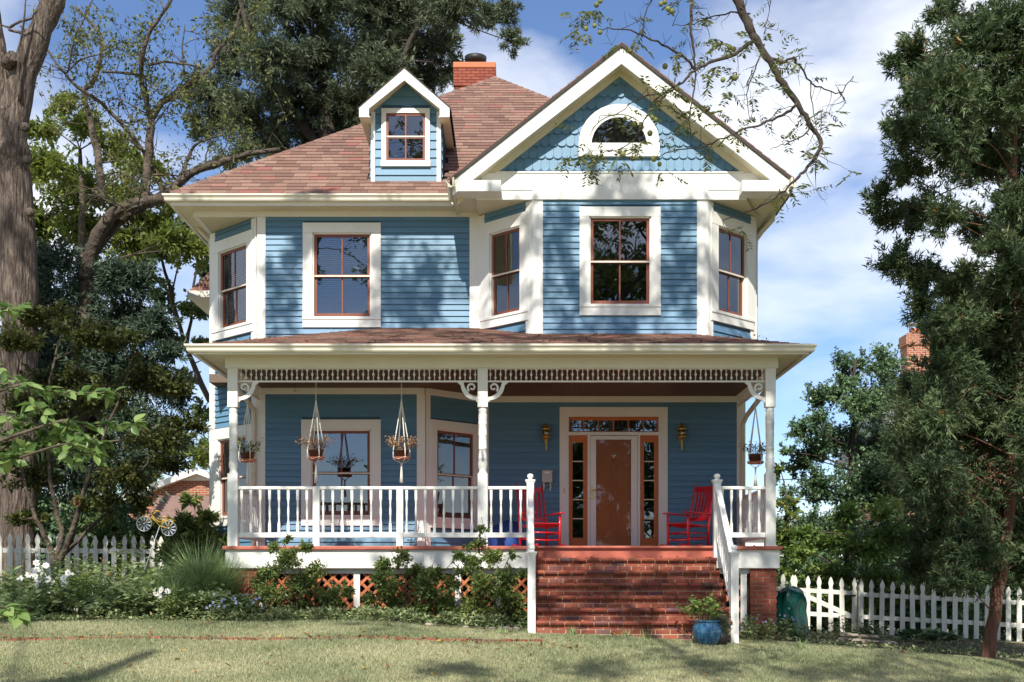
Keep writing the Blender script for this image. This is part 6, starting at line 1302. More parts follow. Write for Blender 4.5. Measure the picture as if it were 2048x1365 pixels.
# ================================================================ ground, beds, fences, neighbours
xs = np.unique(np.concatenate([np.linspace(-400, -30, 12), np.linspace(-30, 30, 61), np.linspace(-10, 10, 101), np.linspace(30, 400, 12)])); ys = np.unique(np.concatenate([np.linspace(-150, -10, 12), np.linspace(-10, 60, 71), np.linspace(12, 24, 97), np.linspace(60, 900, 20)]))
X, Y = np.meshgrid(xs, ys); V = np.stack([X, Y, ground_z(X, Y)], -1).reshape(-1, 3); nx, ny = len(xs), len(ys)
i = np.arange((ny - 1) * (nx - 1)); r_, c_ = i // (nx - 1), i % (nx - 1); b = r_ * nx + c_; Fq = np.stack([b, b + 1, b + nx + 1, b + nx], 1)
mat('lawn_ground', (0.25, 0.24, 0.13), 0.95, col2=(0.38, 0.34, 0.21), nscale=0.9, namt=0.8, bump=0.5, bscale=30, dirt=((0.12, 0.15, 0.05), 1.7, 0.52, 0.7))
link('ground', np_mesh('ground', V, Fq, smooth=True), 'lawn_ground', kind='structure', label='sloping lawn of pale dry grass in front of the house')
# flower bed soil
def sheet(name, x0, x1, y0, y1, m, dz, edge=None, nx=60, ny=16, **kw):
    xs = np.linspace(x0, x1, nx); t = np.linspace(0, 1, ny); X = np.repeat(xs[None], ny, 0); lo = np.array([edge(x) if edge else y0 for x in xs]); Y = lo[None] + (y1 - lo)[None] * t[:, None]
    V = np.stack([X, Y, ground_z(X, Y) + dz], -1).reshape(-1, 3); i = np.arange((ny - 1) * (nx - 1)); b = (i // (nx - 1)) * nx + i % (nx - 1)
    return link(name, np_mesh(name, V, np.stack([b, b + 1, b + nx + 1, b + nx], 1), smooth=True), m, **kw)
sheet('flower_bed', -11, 0.24, 18.5, 23, 'soil', 0.02, lambda x: 18.55 + .1 * math.sin(x * 1.3), kind='structure'); sheet('flower_bed', 3.3, 10.0, 19.0, 24, 'soil', 0.02, lambda x: 18.75 + .14 * (x - 3.3) + .08 * math.sin(x * 2), kind='structure')
# grass blades
def scatter_grass(n, x0, x1, y0, y1, hmin, hmax, keep=None):
    x = rng.uniform(x0, x1, n); y = rng.uniform(y0, y1, n)
    if keep is not None: k = keep(x, y); x, y = x[k], y[k]
    n = len(x); cl = 0.5 + 0.25 * np.sin(x * 2.1 + 1.3 * np.sin(y * 1.7)) + 0.25 * np.sin(y * 3.1 + 1.7 * np.sin(x * 1.1)); P = np.stack([x, y, ground_z(x, y) - .004], -1); h = rng.uniform(hmin, hmax, n) * (.75 + .5 * cl)
    d = np.stack([rng.normal(size=n) * .45, rng.normal(size=n) * .45, np.ones(n)], -1); d = unitv(d); s = unitv(np.stack([rng.normal(size=n), rng.normal(size=n) * .5, np.zeros(n)], -1)); w = rng.uniform(.004, .009, n)[:, None]
    V = np.stack([P - s * w, P + s * w, P + d * h[:, None]], 1).reshape(-1, 3); rv = np.clip(.30 * (1 - cl) + .58 * rng.random(n) + .1 * (y < 17), 0, 1); return V, np.arange(n * 3).reshape(n, 3), np.repeat(rv, 3)
off_bed = lambda x, y: ~(((x < .25) & (y > 18.6)) | ((x > .25) & (x < 3.3) & (y > 18.15)) | ((x > 3.3) & (y > 18.75 + .14 * (x - 3.3))))
V, Fq, rv = scatter_grass(390000, -8.6, 9.5, 12.6, 19.9, .022, .06, off_bed)
link('grass', np_mesh('grass', V, Fq, rv), 'grass_leaf', kind='stuff', label='short dry lawn grass sloping up to the flower beds', category='grass') if False else tag(link('grass', np_mesh('grass', V, Fq, rv), 'grass_leaf'), 'short dry lawn grass sloping up to the flower beds', 'grass', kind='stuff')
# tufts of taller weeds in the lawn
for (px_, py_) in ((1250, 1308), (1292, 1305), (1600, 1345), (1402, 1268), (1005, 1345), (1145, 1262)):
    D = 17.0
    for _ in range(12): x = (px_ - VX) / F * D; D = F * -gz(x, D) / (py_ - VY)
    D = min(max(D, 13), 18.1); x = (px_ - VX) / F * D; n = 26; a = rng.uniform(0, 6.28, n); P = np.stack([x + rng.normal(size=n) * .03, D + rng.normal(size=n) * .03, np.full(n, gz(x, D) - .01)], -1)
    tag(leaves_obj('weed_tuft', P, np.stack([np.cos(a) * .35, np.sin(a) * .35, np.ones(n)], -1), rng.uniform(.08, .2, n), .012, 'blade_leaf'), {1250: 'small green weed tuft in the lawn before the steps', 1292: 'green weed tuft just right of another before the steps', 1600: 'green weed tuft low in the lawn near the right', 1402: 'grass tuft at the foot of the blue pot', 1005: 'weed tuft at the bottom middle of the lawn', 1145: 'thin weed at the foot of the brick steps'}[px_], 'weed')
# fallen leaves
n = 520; x = rng.uniform(-8, 8, n); y = np.where(rng.random(n) < .45, rng.normal(17.0, .12, n), rng.uniform(13, 18.6, n)); x = np.where((np.abs(y - 17) < .3) & (x > 1), x - 7, x); P = np.stack([x, y, ground_z(x, y) + .035], -1)
tag(leaves_obj('fallen_leaves', P, np.stack([rng.normal(size=n), rng.normal(size=n), rng.normal(size=n) * .25], -1), rng.uniform(.05, .12, n), rng.uniform(.03, .06, n), 'fallen_leaf', up=(0, 0, 1), flat=.7), 'brown and yellow fallen leaves on the lawn', 'leaves', kind='stuff')
n = 260; x = rng.uniform(-4.6, 4.2, n); y = rng.uniform(19.5, 20.9, n) ; P = np.stack([x, y, PE + ps * (y - ey) + .02], -1)
tag(leaves_obj('roof_leaves', P, np.stack([rng.normal(size=n), rng.normal(size=n), rng.normal(size=n) * .3 + .1], -1), rng.uniform(.04, .09, n), .035, 'fallen_leaf', up=(0, 0, 1), flat=.6), 'small fallen leaves on the porch roof', 'leaves', kind='stuff')
PT = []; 
for zt, yf in TR:
    for _ in range(46): PT.append((rng.uniform(SX0 + .05, SX1 - .05), yf + rng.uniform(0.0, .2), zt + .008))
P = np.array(PT); n = len(P)
tag(leaves_obj('step_leaves', P, np.stack([rng.normal(size=n), rng.normal(size=n), rng.normal(size=n) * .2 + .1], -1), rng.uniform(.03, .07, n), .03, 'fallen_leaf', up=(0, 0, 1), flat=.6), 'dry leaves littering the brick treads', 'leaves', kind='stuff')
# brick edging across the lawn
ed = empty('brick_edging', (-4, 16.95, -.8), label='half-buried line of bricks edging the lawn', cat='edging'); x = -8.2
while x < 0.35:
    y = 16.95 + .05 * math.sin(x) + (0.35 * max(0, (x + 1.5)) * .8); o = bpy.data.objects.new('brick', unit); COL.objects.link(o); o.parent = ed; o.matrix_parent_inverse = Matrix.Translation(-Vector(ed.location)); o.location = (x, y, gz(x, y) - .025 + rnd.uniform(-.008, .008)); o.scale = (.19, .1, .055); o.rotation_euler = (0, rnd.uniform(-.03, .03), rnd.uniform(-.06, .06)); x += .21

# ---------------------------------------------------------------- picket fences
def picket_mesh(h, w=0.092):
    k = w / 2; pts = [(-k, 0), (k, 0), (k, h - .27), (k * .66, h - .215), (k * .66, h - .20), (k, h - .145), (k * .98, h - .11), (k * .55, h - .04), (0, h), (-k * .55, h - .04), (-k * .98, h - .11), (-k, h - .145), (-k * .66, h - .20), (-k * .66, h - .215), (-k, h - .27)]
    me = MB().prism(pts, -.01, .01, lambda p, q, d: (p, d, q)).mesh('picket'); me.materials.append(MATS['fence_white']); return me
def fence(name, label, p0, p1, h, sp, z0=None, skip=None, group=None, cat='fence', brace=False):
    """pickets from plan point p0 to p1 following the ground"""
    p0, p1 = Vector((*p0, 0)), Vector((*p1, 0)); d = p1 - p0; n = max(2, int(d.length / sp)); e = empty(name, (p0.x, p0.y, gz(p0.x, p0.y)), label=label, cat=cat); pm = picket_mesh(h); an = math.atan2(d.y, d.x); inv = Matrix.Translation(-Vector(e.location)); nn = Vector((d.y, -d.x, 0)).normalized()
    for i in range(n + 1):
        q = p0 + d * (i / n); o = bpy.data.objects.new('picket', pm); COL.objects.link(o); o.parent = e; o.matrix_parent_inverse = inv; o.location = (q.x, q.y, gz(q.x, q.y) + .05 + rnd.uniform(-.012, .012)); o.rotation_euler = (0, rnd.uniform(-.018, .018), an)
    for zr in (.28, h - .34):
        mb = MB(); a = p0 - nn * .035; b = p1 - nn * .035; za, zb = gz(p0.x, p0.y) + .05 + zr, gz(p1.x, p1.y) + .05 + zr
        mb.prism([(0, za), (1, zb), (1, zb + .085), (0, za + .085)], -.02, .02, lambda t, z, dd: Vector((a.x + (b.x - a.x) * t, a.y + (b.y - a.y) * t, z)) + nn * dd); mb.build('rail', 'fence_white', e)
    if brace:
        mb = MB(); a = p0 - nn * .034; b = p1 - nn * .034; mb.prism([(0.03, gz(p0.x, p0.y) + h - .34), (.97, gz(p1.x, p1.y) + .32), (.97, gz(p1.x, p1.y) + .42), (.03, gz(p0.x, p0.y) + h - .24)], -.018, .018, lambda t, z, dd: Vector((a.x + (b.x - a.x) * t, a.y + (b.y - a.y) * t, z)) + nn * dd); mb.build('brace', 'fence_white', e)
        mb = MB(); mb.box(p1.x - .2, p1.x + .03, p1.y - .03, p1.y - .018, gz(p1.x, p1.y) + h - .31, gz(p1.x, p1.y) + h - .28); mb.build('hinge', 'black_metal', e)
    else:
        k = max(1, int(d.length / 2.3))
        for i in range(k + 1):
            q = p0 + d * (i / k) - nn * .10; mb = MB(); z = gz(q.x, q.y); mb.box(q.x - .05, q.x + .05, q.y - .05, q.y + .05, z - .1, z + h - .05); mb.build('post', 'fence_white', e)
    return e
a, b = W(-60, 0, 22.4), W(322, 0, 23.2); fence('picket_fence', 'white picket fence behind the left flower bed', (a.x, 22.4), (b.x, 23.2), 1.42, 0.165)
a, b, c = W(1592, 0, 24.6), W(1708, 0, 24.5), W(2060, 0, 23.9)
fence('picket_gate', 'white picket gate with diagonal brace right of the covered grill', (a.x, 24.6), (b.x, 24.5), 1.08, 0.19, cat='gate', brace=True); fence('picket_fence', 'white picket fence receding behind the right cedar trunk', (b.x + .12, 24.45), (c.x, 23.9), 1.06, 0.192)
a = W(1545, 0, 24.65); b = W(1586, 0, 24.6); fence('picket_fence', 'short run of white pickets between porch and gate', (a.x, 24.65), (b.x, 24.6), 1.08, 0.19)

# ---------------------------------------------------------------- neighbours
def brickwall_mat():
    m = bpy.data.materials.new('far_brick'); m.use_nodes = True; MATS['far_brick'] = m; t = m.node_tree; N = t.nodes; K = t.links.new; b = N['Principled BSDF']; b.inputs['Roughness'].default_value = .9
    g = N.new('ShaderNodeNewGeometry'); s = N.new('ShaderNodeSeparateXYZ'); c = N.new('ShaderNodeCombineXYZ'); K(g.outputs['Position'], s.inputs[0]); K(s.outputs['X'], c.inputs[0]); K(s.outputs['Z'], c.inputs[1])
    br = N.new('ShaderNodeTexBrick'); br.inputs['Scale'].default_value = 1; br.inputs['Brick Width'].default_value = .22; br.inputs['Row Height'].default_value = .075; br.inputs['Mortar Size'].default_value = .012; br.inputs['Color1'].default_value = (.36, .10, .045, 1); br.inputs['Color2'].default_value = (.25, .065, .035, 1); br.inputs['Mortar'].default_value = (.4, .3, .22, 1); K(c.outputs[0], br.inputs['Vector']); K(br.outputs['Color'], b.inputs['Base Color'])
brickwall_mat()
GD = 40.0
e = empty('brick_garage', (W(400, 0, GD).x, GD, -1), label='low red-brick garage with white gable trim behind the left fence', cat='garage'); ap = W(398, 937, GD); lf = W(255, 990, GD); rt_x = 2 * ap.x - lf.x
MB().prism([(lf.x, -1.2), (rt_x, -1.2), (rt_x, lf.z - .15), (ap.x, ap.z - .2), (lf.x, lf.z - .15)], GD, GD + 7, lambda p, q, d: (p, d, q)).build('wall', 'far_brick', e)
mb = MB(); s = (ap.z - lf.z) / (ap.x - lf.x)
for k in (1, -1):
    hx_ = (ap.x - lf.x + .3); poly = [(ap.x, ap.z), (ap.x - k * hx_, ap.z - s * hx_), (ap.x - k * hx_, ap.z - s * hx_ - .2), (ap.x, ap.z - .2)]; mb.prism(poly if k < 0 else poly[::-1], GD - .35, GD + 7.2, lambda p, q, d: (p, d, q))
mb.build('roof', 'trim_white', e)
mb = MB(); vx0, vx1, vz0, vz1 = W(372, 0, GD).x, W(425, 0, GD).x, W(0, 962, GD).z, W(0, 944, GD).z
for i in range(6): z = vz0 + (vz1 - vz0) * i / 6; w = (vx1 - vx0) / 2 * (1 - .8 * i / 6); c = (vx0 + vx1) / 2; mb.box(c - w - .25, c + w + .25, GD - .08, GD - .02, z, z + .045)
mb.build('louver', 'trim_white', e)
mb = MB(); q0, q1 = W(305, 1045, GD - 1), W(425, 990, GD - 1); n = 9
for i in range(n):
    z = q0.z + (q1.z - q0.z) * i / n; mb.box(q0.x, q1.x + 1, GD - 1.6 + .15 * i, GD - 1.38 + .15 * i, z, z + (q1.z - q0.z) / n + .02)
mb.box(q0.x, q1.x + 1, GD - .15, GD - .01, -1, q1.z); mb.build('shed_roof', 'neighbour_siding', e)
# right: neighbour house with tall chimney
ND = 45.0; e = empty('brick_house', (W(1900, 0, ND).x, ND, -1.5), label='red-brick neighbour house with tall chimney hidden by the right trees', cat='house')
x0, x1 = W(1815, 0, ND).x, W(2150, 0, ND).x; zr = W(0, 740, ND).z
MB().box(x0, x1, ND, ND + 8, -1.8, zr - 2.6).build('wall', 'far_brick', e)
MB().prism([(ND - .5, zr - 2.7), (ND + 8.5, zr - 2.7), (ND + 4, zr)], x0 - .4, x1 + .4, lambda p, q, d: (d, p, q)).build('roof', 'neighbour_roof', e)
cx0_, cx1_ = W(1829, 0, ND).x, W(1880, 0, ND).x; ct = W(0, 655, ND).z
mb = MB(); mb.box(cx0_ + .05, cx1_ - .05, ND + 1, ND + 1.8, zr - 4, ct - .45); mb.box(cx0_, cx1_, ND + .95, ND + 1.85, ct - .45, ct - .05); mb.box(cx0_ + .08, cx1_ - .08, ND + 1, ND + 1.8, ct - .05, ct); chn = mb.build('chimney', 'far_brick', e)
cm = (cx0_ + cx1_) / 2; MB().lathe([(.2, ct), (.19, ct + .22)], (cm, ND + 1.4, 0), 14).build('flue', 'lattice_orange', chn); mb = MB(); mb.box(cm - .28, cm + .28, ND + 1.1, ND + 1.7, ct + .36, ct + .40)
for i in (-1, 1): mb.box(cm + i * .2 - .02, cm + i * .2 + .02, ND + 1.38, ND + 1.42, ct, ct + .36)
mb.build('flue_cap', 'tin_grey', chn)
for i in range(3):
    xx = x0 + 1.0 + i * 2.2; mb = MB(); mb.box(xx, xx + 1.0, ND - .06, ND + .02, .5, 2.0); w_ = mb.build('window', 'trim_white', e); mb = MB(); mb.box(xx + .1, xx + .9, ND - .08, ND - .065, .6, 1.9); mb.build('pane', 'black_metal', w_)
e = empty('grey_roofed_house', (W(1600, 0, 60).x, 60, -2), label='distant pale house with grey roof beyond the right porch corner', cat='house'); z0, z1 = W(0, 1062, 60).z, W(0, 1030, 60).z
MB().box(W(1480, 0, 60).x, W(1690, 0, 60).x, 60, 67, -2.5, z0).build('wall', 'trim_white', e); MB().prism([(59.5, z0 - .1), (67.5, z0 - .1), (65.5, z1 + .25), (61.5, z1)], W(1470, 0, 60).x, W(1700, 0, 60).x, lambda p, q, d: (d, p, q)).build('roof', 'neighbour_roof', e)
mb = MB(); mb.box(W(1610, 0, 60).x, W(1630, 0, 60).x, 59.94, 60.02, -.2, 1.2); mb.build('window', 'black_metal', e)

# ---------------------------------------------------------------- yard things
# grill under a green cover
cx_, cy_ = W(1582, 0, 20.9).x, 20.9; g = gz(cx_, cy_); mb = MB(); n = 56; prof = [(.27, 0.02), (.265, .15), (.24, .35), (.24, .52), (.25, .62), (.24, .70), (.205, .79), (.14, .85), (.06, .878), (.01, .885)]
for i, (r_, z) in enumerate(prof):
    for j in range(n):
        t = 2 * math.pi * j / n; fold = .11 * math.sin(8 * t + 1.2 * math.sin(z * 5)) * (1.05 - z / .95) + .06 * math.sin(5 * t + z * 7) + .05 * math.sin(13 * t - z * 11) * (1 - z / 1.0) ; rr = r_ * (1 + fold * 1.25) ; mb.v.append((cx_ + rr * 1.02 * math.cos(t), cy_ + rr * .9 * math.sin(t), g + z + .02 * math.sin(3 * t + 1) * (z > .5)))
for i in range(len(prof) - 1):
    for j in range(n): mb.f.append((i * n + j, i * n + (j + 1) % n, (i + 1) * n + (j + 1) % n, (i + 1) * n + j)); mb.sm.append(True)
mb.f.append(tuple((len(prof) - 1) * n + j for j in range(n))); mb.sm.append(True)
mb.build('covered_grill', 'tarp_green', label='round grill under a shiny dark green tarp beside the brick pier', cat='grill')

# leafy plant makers
def plant(name, label, px_, D, h, w, n, Ln, Wd, leaf, cat='plant', stems=14, group=None, arch=.35, stem_m='stem_green', up=None, base=None, flowers=None, bushy=.25, tipleaf=0):
    x = (px_ - VX) / F * D; y = D; z = gz(x, y) if base is None else base; e = empty(name, (x, y, z), label=label, cat=cat, **({'group': group} if group else {})); wd = Wood(); P = []; Dv = []; tips = []
    for k in range(stems):
        a = rng.uniform(0, 6.283); q = rng.random() ** .6; hh = h * rng.uniform(.55, 1.05) * (1 - .35 * q); p0 = np.array([x + .15 * w * q * math.cos(a), y + .15 * w * q * math.sin(a), z]); p3 = np.array([x + .5 * w * q * math.cos(a), y + .4 * w * q * math.sin(a), z + hh])
        p1 = p0 + (p3 - p0) * np.array([.25, .25, .45]); p2 = p0 + (p3 - p0) * np.array([.6, .6, .8]); pts = [p0, p1, p2, p3]
        for i in range(3): wd.twig(pts[i], pts[i + 1], .005 * (1 - .25 * i), .005 * (.75 - .25 * i))
        tips.append(p3)
        m = max(3, n // stems)
        for _ in range(m):
            t = bushy + (1 - bushy) * rng.random(); s = t * 3; i = min(int(s), 2); b = pts[i] + (pts[i + 1] - pts[i]) * (s - i); b = b + rng.normal(size=3) * .06 * w * (1.1 - .6 * t); P.append(b); aa = rng.uniform(0, 6.283); Dv.append([math.cos(aa), math.sin(aa), rng.uniform(-.2, .7)])
    wd.build('stems', stem_m, e); P, Dv = np.array(P), np.array(Dv); rv = np.clip(.35 * rng.random() + .65 * rng.random(len(P)), 0, 1)
    leaves_obj('foliage', P, Dv, Ln * rng.uniform(.6, 1.25, len(P)), Wd * rng.uniform(.7, 1.2, len(P)), leaf, e, rv, up=up or (0, 0, 1), flat=.4)
    if flowers:
        fm_, size, cnt, core = flowers
        order = sorted(tips, key=lambda t: -t[2])[:cnt]
        for t in order:
            c = np.array(t) + np.array([0, -.03, .02]) + rng.normal(size=3) * .03; m = 7; a0 = rng.random() * 6; nrm = unitv((np.array([rng.normal() * .4, -1, .5 + rng.normal() * .3]))[None])[0]; u = unitv(np.cross(nrm, [0, 0, 1.0])[None])[0]; v = np.cross(nrm, u)
            ds = np.array([u * math.cos(a0 + 6.283 * i / m) + v * math.sin(a0 + 6.283 * i / m) + nrm * .25 for i in range(m)])
            S = np.cross(np.tile(nrm, (m, 1)), ds); V = np.stack([np.tile(c, (m, 1)), c + ds * size * .55 + S * size * .42, c + ds * size, c + ds * size * .55 - S * size * .42], 1).reshape(-1, 3)
            fo = link('flower', np_mesh('flower', V, np.arange(m * 4).reshape(m, 4), rng.random(m * 4)), fm_, e)
            if core: MB().sphere(c + nrm * .012, size * .2, 7, 5).build('flower_centre', 'flower_core', fo)
    return e
# shrubs before the lattice
def shrub(label, lobes, D, base_px, stems, n=70, per=14, leaf='shrub_leaf', Ln=.06, Wd=.03, name='shrub', cat='shrub', **kw):
    x = (base_px - VX) / F * D; b = (x, D, gz(x, D)); tops = [([b, (np.array(b) + np.array(W(a, c, D))) / 2 + rng.normal(size=3) * .05, W(a, c, D)], .012, .004) for a, c in stems]
    return lobed_tree(name, label, cat, [b, (b[0] + .02, D, b[2] + .25), (b[0], D, b[2] + .5)], .015, .008, [(a, c, D + rng.uniform(-.22, .12), r) for a, c, r in lobes], 'stem_brown', leaf, n=n * 13, per=per, Ln=Ln, Wd=Wd, limbs=tops, branch_r=.008, twig_r=.0025, up=(0, 0, 1), flat=.4, trunk_n=7, **kw)
shrub('spreading shrub under the left of the porch with yellowing leaves', [(540, 1140, .2), (580, 1120, .22), (600, 1170, .26), (545, 1190, .24), (630, 1145, .2), (650, 1190, .24), (600, 1220, .26), (560, 1225, .2), (520, 1165, .16), (610, 1100, .13), (670, 1220, .2), (550, 1095, .1), (575, 1080, .08), (500, 1210, .2), (690, 1180, .14)], 19.5, 595, [(550, 1070), (610, 1090), (655, 1130), (530, 1120)])
shrub('rounded dark shrub in the middle of the porch lattice', [(775, 1135, .2), (800, 1115, .16), (830, 1150, .22), (780, 1180, .24), (850, 1180, .22), (800, 1215, .24), (870, 1150, .16), (900, 1170, .18), (880, 1205, .22), (840, 1222, .2), (760, 1160, .14), (745, 1200, .16), (920, 1140, .1), (905, 1220, .18)], 19.55, 815, [(780, 1095), (815, 1100), (870, 1120), (905, 1125)])
shrub('tall open shrub beside the left stair newel', [(960, 1090, .12), (965, 1060, .09), (985, 1120, .2), (945, 1130, .18), (1010, 1150, .2), (960, 1170, .24), (1000, 1190, .24), (950, 1210, .22), (1030, 1200, .18), (1020, 1225, .2), (920, 1115, .12), (980, 1230, .22), (1045, 1150, .1), (935, 1090, .08), (1025, 1110, .08), (1050, 1230, .12)], 19.2, 985, [(963, 1035), (930, 1085), (1025, 1090), (1045, 1140), (915, 1100)])
# low ground cover along the bed edges
n = 16000; x = rng.uniform(-8.6, .25, n); y = 18.6 + rng.random(n) ** 1.4 * 1.7; P = np.stack([x, y, ground_z(x, y) + rng.random(n) ** 1.5 * (.05 + .16 * np.abs(np.sin(x * 2.3 + .8 * np.sin(x * 5.1))))], -1)
tag(leaves_obj('ground_cover', P, np.stack([rng.normal(size=n), rng.normal(size=n), rng.uniform(.1, .9, n)], -1), rng.uniform(.04, .10, n), rng.uniform(.02, .05, n), 'bed_leaf', up=(0, 0, 1)), 'low mixed green cover along the bed edge', 'plants', kind='stuff')
# flower bed plants, left
BL = [(18, 20.2, .75, .8), (60, 19.6, .6, .8), (110, 19.2, .5, .8), (30, 19.0, .42, .7), (165, 19.3, .62, .9), (205, 19.8, .8, .9), (240, 19.2, .6, .8), (275, 19.0, .5, .8), (330, 19.3, .55, .8), (310, 20.0, .75, .8), (385, 19.0, .45, .8), (150, 20.4, .85, .8), (440, 18.95, .45, .7), (95, 20.6, .85, .8), (255, 20.7, .9, .8), (200, 18.9, .35, .7), (340, 18.85, .32, .7), (70, 18.9, .35, .7)]
LBL = ['at the far left end', 'left of the white flowers', 'under the white flowers', 'low at the left lawn edge', 'right of the white flowers', 'before the middle fence pickets', 'with grey-green leaves mid-bed', 'at the middle lawn edge', 'left of the small white flowers', 'behind the bicycle stake', 'at the foot of the tall grass', 'behind the white flowers by the fence', 'near the blue flowers', 'under the maple stems', 'by the fence near the bicycle', 'lowest at the bed edge mid-left', 'low under the small white flowers', 'low in front of the maple']
KND = [(.105, .042, 'bed_leaf', 620), (.06, .03, 'shrub_leaf', 900), (.14, .05, 'bed_leaf', 420), (.08, .018, 'blade_leaf', 800), (.07, .04, 'dogwood_leaf', 520)]
for ii, ((px_, D, h, w), l) in enumerate(zip(BL, LBL)): plant('perennial', 'leafy garden perennial ' + l, px_, D, h * rng.uniform(1.15, 1.65), w * 1.05, KND[ii % 5][3], KND[ii % 5][0], KND[ii % 5][1], KND[ii % 5][2], cat='plant', group='perennials in the left bed', stems=16)
XT = [(5, 19.4, .8), (45, 20.9, 1.0), (130, 19.7, .8), (180, 20.9, 1.05), (225, 20.2, .95), (290, 20.6, 1.0), (345, 20.4, .95), (370, 19.8, .8), (415, 19.3, .6), (300, 19.5, .7), (270, 19.7, .8), (190, 19.5, .75)]
XL_ = ['at the left frame edge', 'behind the left end by the pickets', 'between the white flowers and the maple', 'against the fence under the maple', 'in the second row mid-bed', 'against the fence left of the stake', 'against the fence right of the stake', 'left of the tall grass', 'below the tall grass', 'just left of the stake foot', 'in the second row near the stake', 'in the second row below the maple']
for ii, ((px_, D, h), l) in enumerate(zip(XT, XL_)): plant('perennial', 'tall leafy stems ' + l, px_, D, h * rng.uniform(1.0, 1.3), .95, KND[(ii + 2) % 5][3], KND[(ii + 2) % 5][0], KND[(ii + 2) % 5][1], KND[(ii + 2) % 5][2], cat='plant', group='perennials in the left bed', stems=18)
plant('anemone', 'clump of white anemones before the left picket fence', 85, 19.3, .92, 1.0, 420, .08, .045, 'bed_leaf', cat='flowers', stems=26, flowers=('petal_white', .062, 17, True))
plant('anemone', 'small clump of white anemones in mid-bed', 322, 18.95, .56, .45, 160, .07, .035, 'bed_leaf', cat='flowers', stems=12, flowers=('petal_white', .055, 6, True))
plant('aster', 'blue aster clump at the porch end of the bed', 470, 18.95, .50, .8, 420, .06, .022, 'bed_leaf', cat='flowers', stems=30, flowers=('petal_blue', .022, 26, False))
plant('aster', 'second pale blue aster clump nearer the lawn', 440, 18.75, .34, .6, 260, .055, .02, 'bed_leaf', cat='flowers', stems=20, flowers=('petal_blue', .02, 14, False))
plant('seed_heads', 'brown dried seed heads on stalks at the left of the bed', 20, 19.6, 1.15, .5, 40, .05, .02, 'dry_leaf', stems=10, stem_m='stem_brown', bushy=.8)
plant('seed_heads', 'dried coneflower stalks before the middle pickets', 195, 19.9, 1.2, .6, 50, .05, .025, 'dry_leaf', stems=12, stem_m='stem_brown', bushy=.85)
for px_, D, h, n, lab in ((400, 19.45, 1.2, 1100, 'tall arching ornamental grass beside the left porch corner'), (350, 19.2, .85, 600, 'shorter ornamental grass left of the tall clump'), (440, 19.6, 1.05, 800, 'ornamental grass against the porch skirt')):
    x = (px_ - VX) / F * D; z = gz(x, D); e = empty('ornamental_grass', (x, D, z), label=lab, cat='grass clump', group='ornamental grasses'); a = rng.uniform(0, 6.283, n); q = rng.random(n); p0 = np.stack([x + .16 * q * np.cos(a), D + .12 * q * np.sin(a), np.full(n, z)], -1); Ls = h * rng.uniform(.6, 1.15, n); lean = rng.uniform(.1, .75, n)
    d1 = np.stack([np.cos(a) * lean * .5, np.sin(a) * lean * .4, np.ones(n)], -1); d2 = np.stack([np.cos(a) * lean * 1.6, np.sin(a) * lean * 1.3, np.full(n, .55) - lean * .5], -1); p1 = p0 + unitv(d1) * (Ls * .6)[:, None]; p2 = p1 + unitv(d2) * (Ls * .5)[:, None]; s = unitv(np.stack([-np.sin(a) + rng.normal(size=n) * .4, np.cos(a), np.zeros(n)], -1)) * .0055
    V = np.stack([p0 - s, p0 + s, p1 - s, p1 + s, p2], 1).reshape(-1, 3); b = (np.arange(n) * 5)[:, None]; Fq = np.concatenate([b + np.array([[0, 1, 3]]), b + np.array([[0, 3, 2]]), b + np.array([[2, 3, 4]])]); link('blades', np_mesh('blades', V, Fq, np.repeat(rng.random(n), 5)), 'blade_leaf', e)
# dark shrubs behind the fence by the garage, with berries
shrub('dark berry bush behind the fence left of the bicycle ornament', [(225, 1060, .4), (270, 1090, .45), (310, 1110, .45), (200, 1110, .4), (250, 1140, .4), (300, 1060, .3), (180, 1060, .35)], 24.4, 250, [(230, 1040), (290, 1060)], n=22, per=18, Ln=.08, Wd=.04)
shrub('broad-leaved shrub against the left corner of the house', [(375, 1060, .35), (400, 1090, .4), (360, 1110, .4), (410, 1040, .2), (420, 1130, .35), (380, 1000, .15), (440, 1080, .15)], 22.6, 395, [(385, 990), (410, 1030)], n=26, per=16, Ln=.13, Wd=.06)
for nm, lab, x0_, x1_, D, top, k in (('hedge', 'dark hedge behind the right picket fence', 1590, 2080, 27.0, 1130, 24), ('hedge', 'dark hedge behind the left picket fence', -60, 330, 24.6, 1010, 20), ('hedge', 'far evergreen hedge closing the left yard', -60, 420, 44, 1010, 16), ('hedge', 'far hedge closing the right yard', 1540, 2080, 42, 1060, 20)):
    e = empty(nm, ((x0_ + x1_ - 2 * VX) / 2 / F * D, D, gz((x0_ + x1_ - 2 * VX) / 2 / F * D, D)), label=lab, cat='hedge'); wd = Wood(); PP = []; DD = []; RR = []
    for i in range(k):
        x = (x0_ + (x1_ - x0_) * (i + rng.random()) / k - VX) / F * D; g = gz(x, D); zt = (VY - top) / F * D * rng.uniform(.8, 1.1) + (g * 0); wd.limb([(x, D, g - .05), (x + .1, D, g + .6), (x, D, max(zt, g + .9))], .03, .01, n=5)
        for z in np.arange(g + .25, max(zt, g + 1.0), .45):
            c = (x + rng.normal() * .2, D + rng.normal() * .25, z); P_, D_, ids, A, B = sprays(c, .5 * D / 26, 16, 13); PP.append(P_); DD.append(D_); RR.append(.5 * ids + .5 * rng.random(len(ids)))
    wd.build('stems', 'stem_brown', e); PP = np.concatenate(PP); leaves_obj('foliage', PP, np.concatenate(DD), .12 * D / 26, .065 * D / 26, 'holly_leaf', e, np.concatenate(RR))
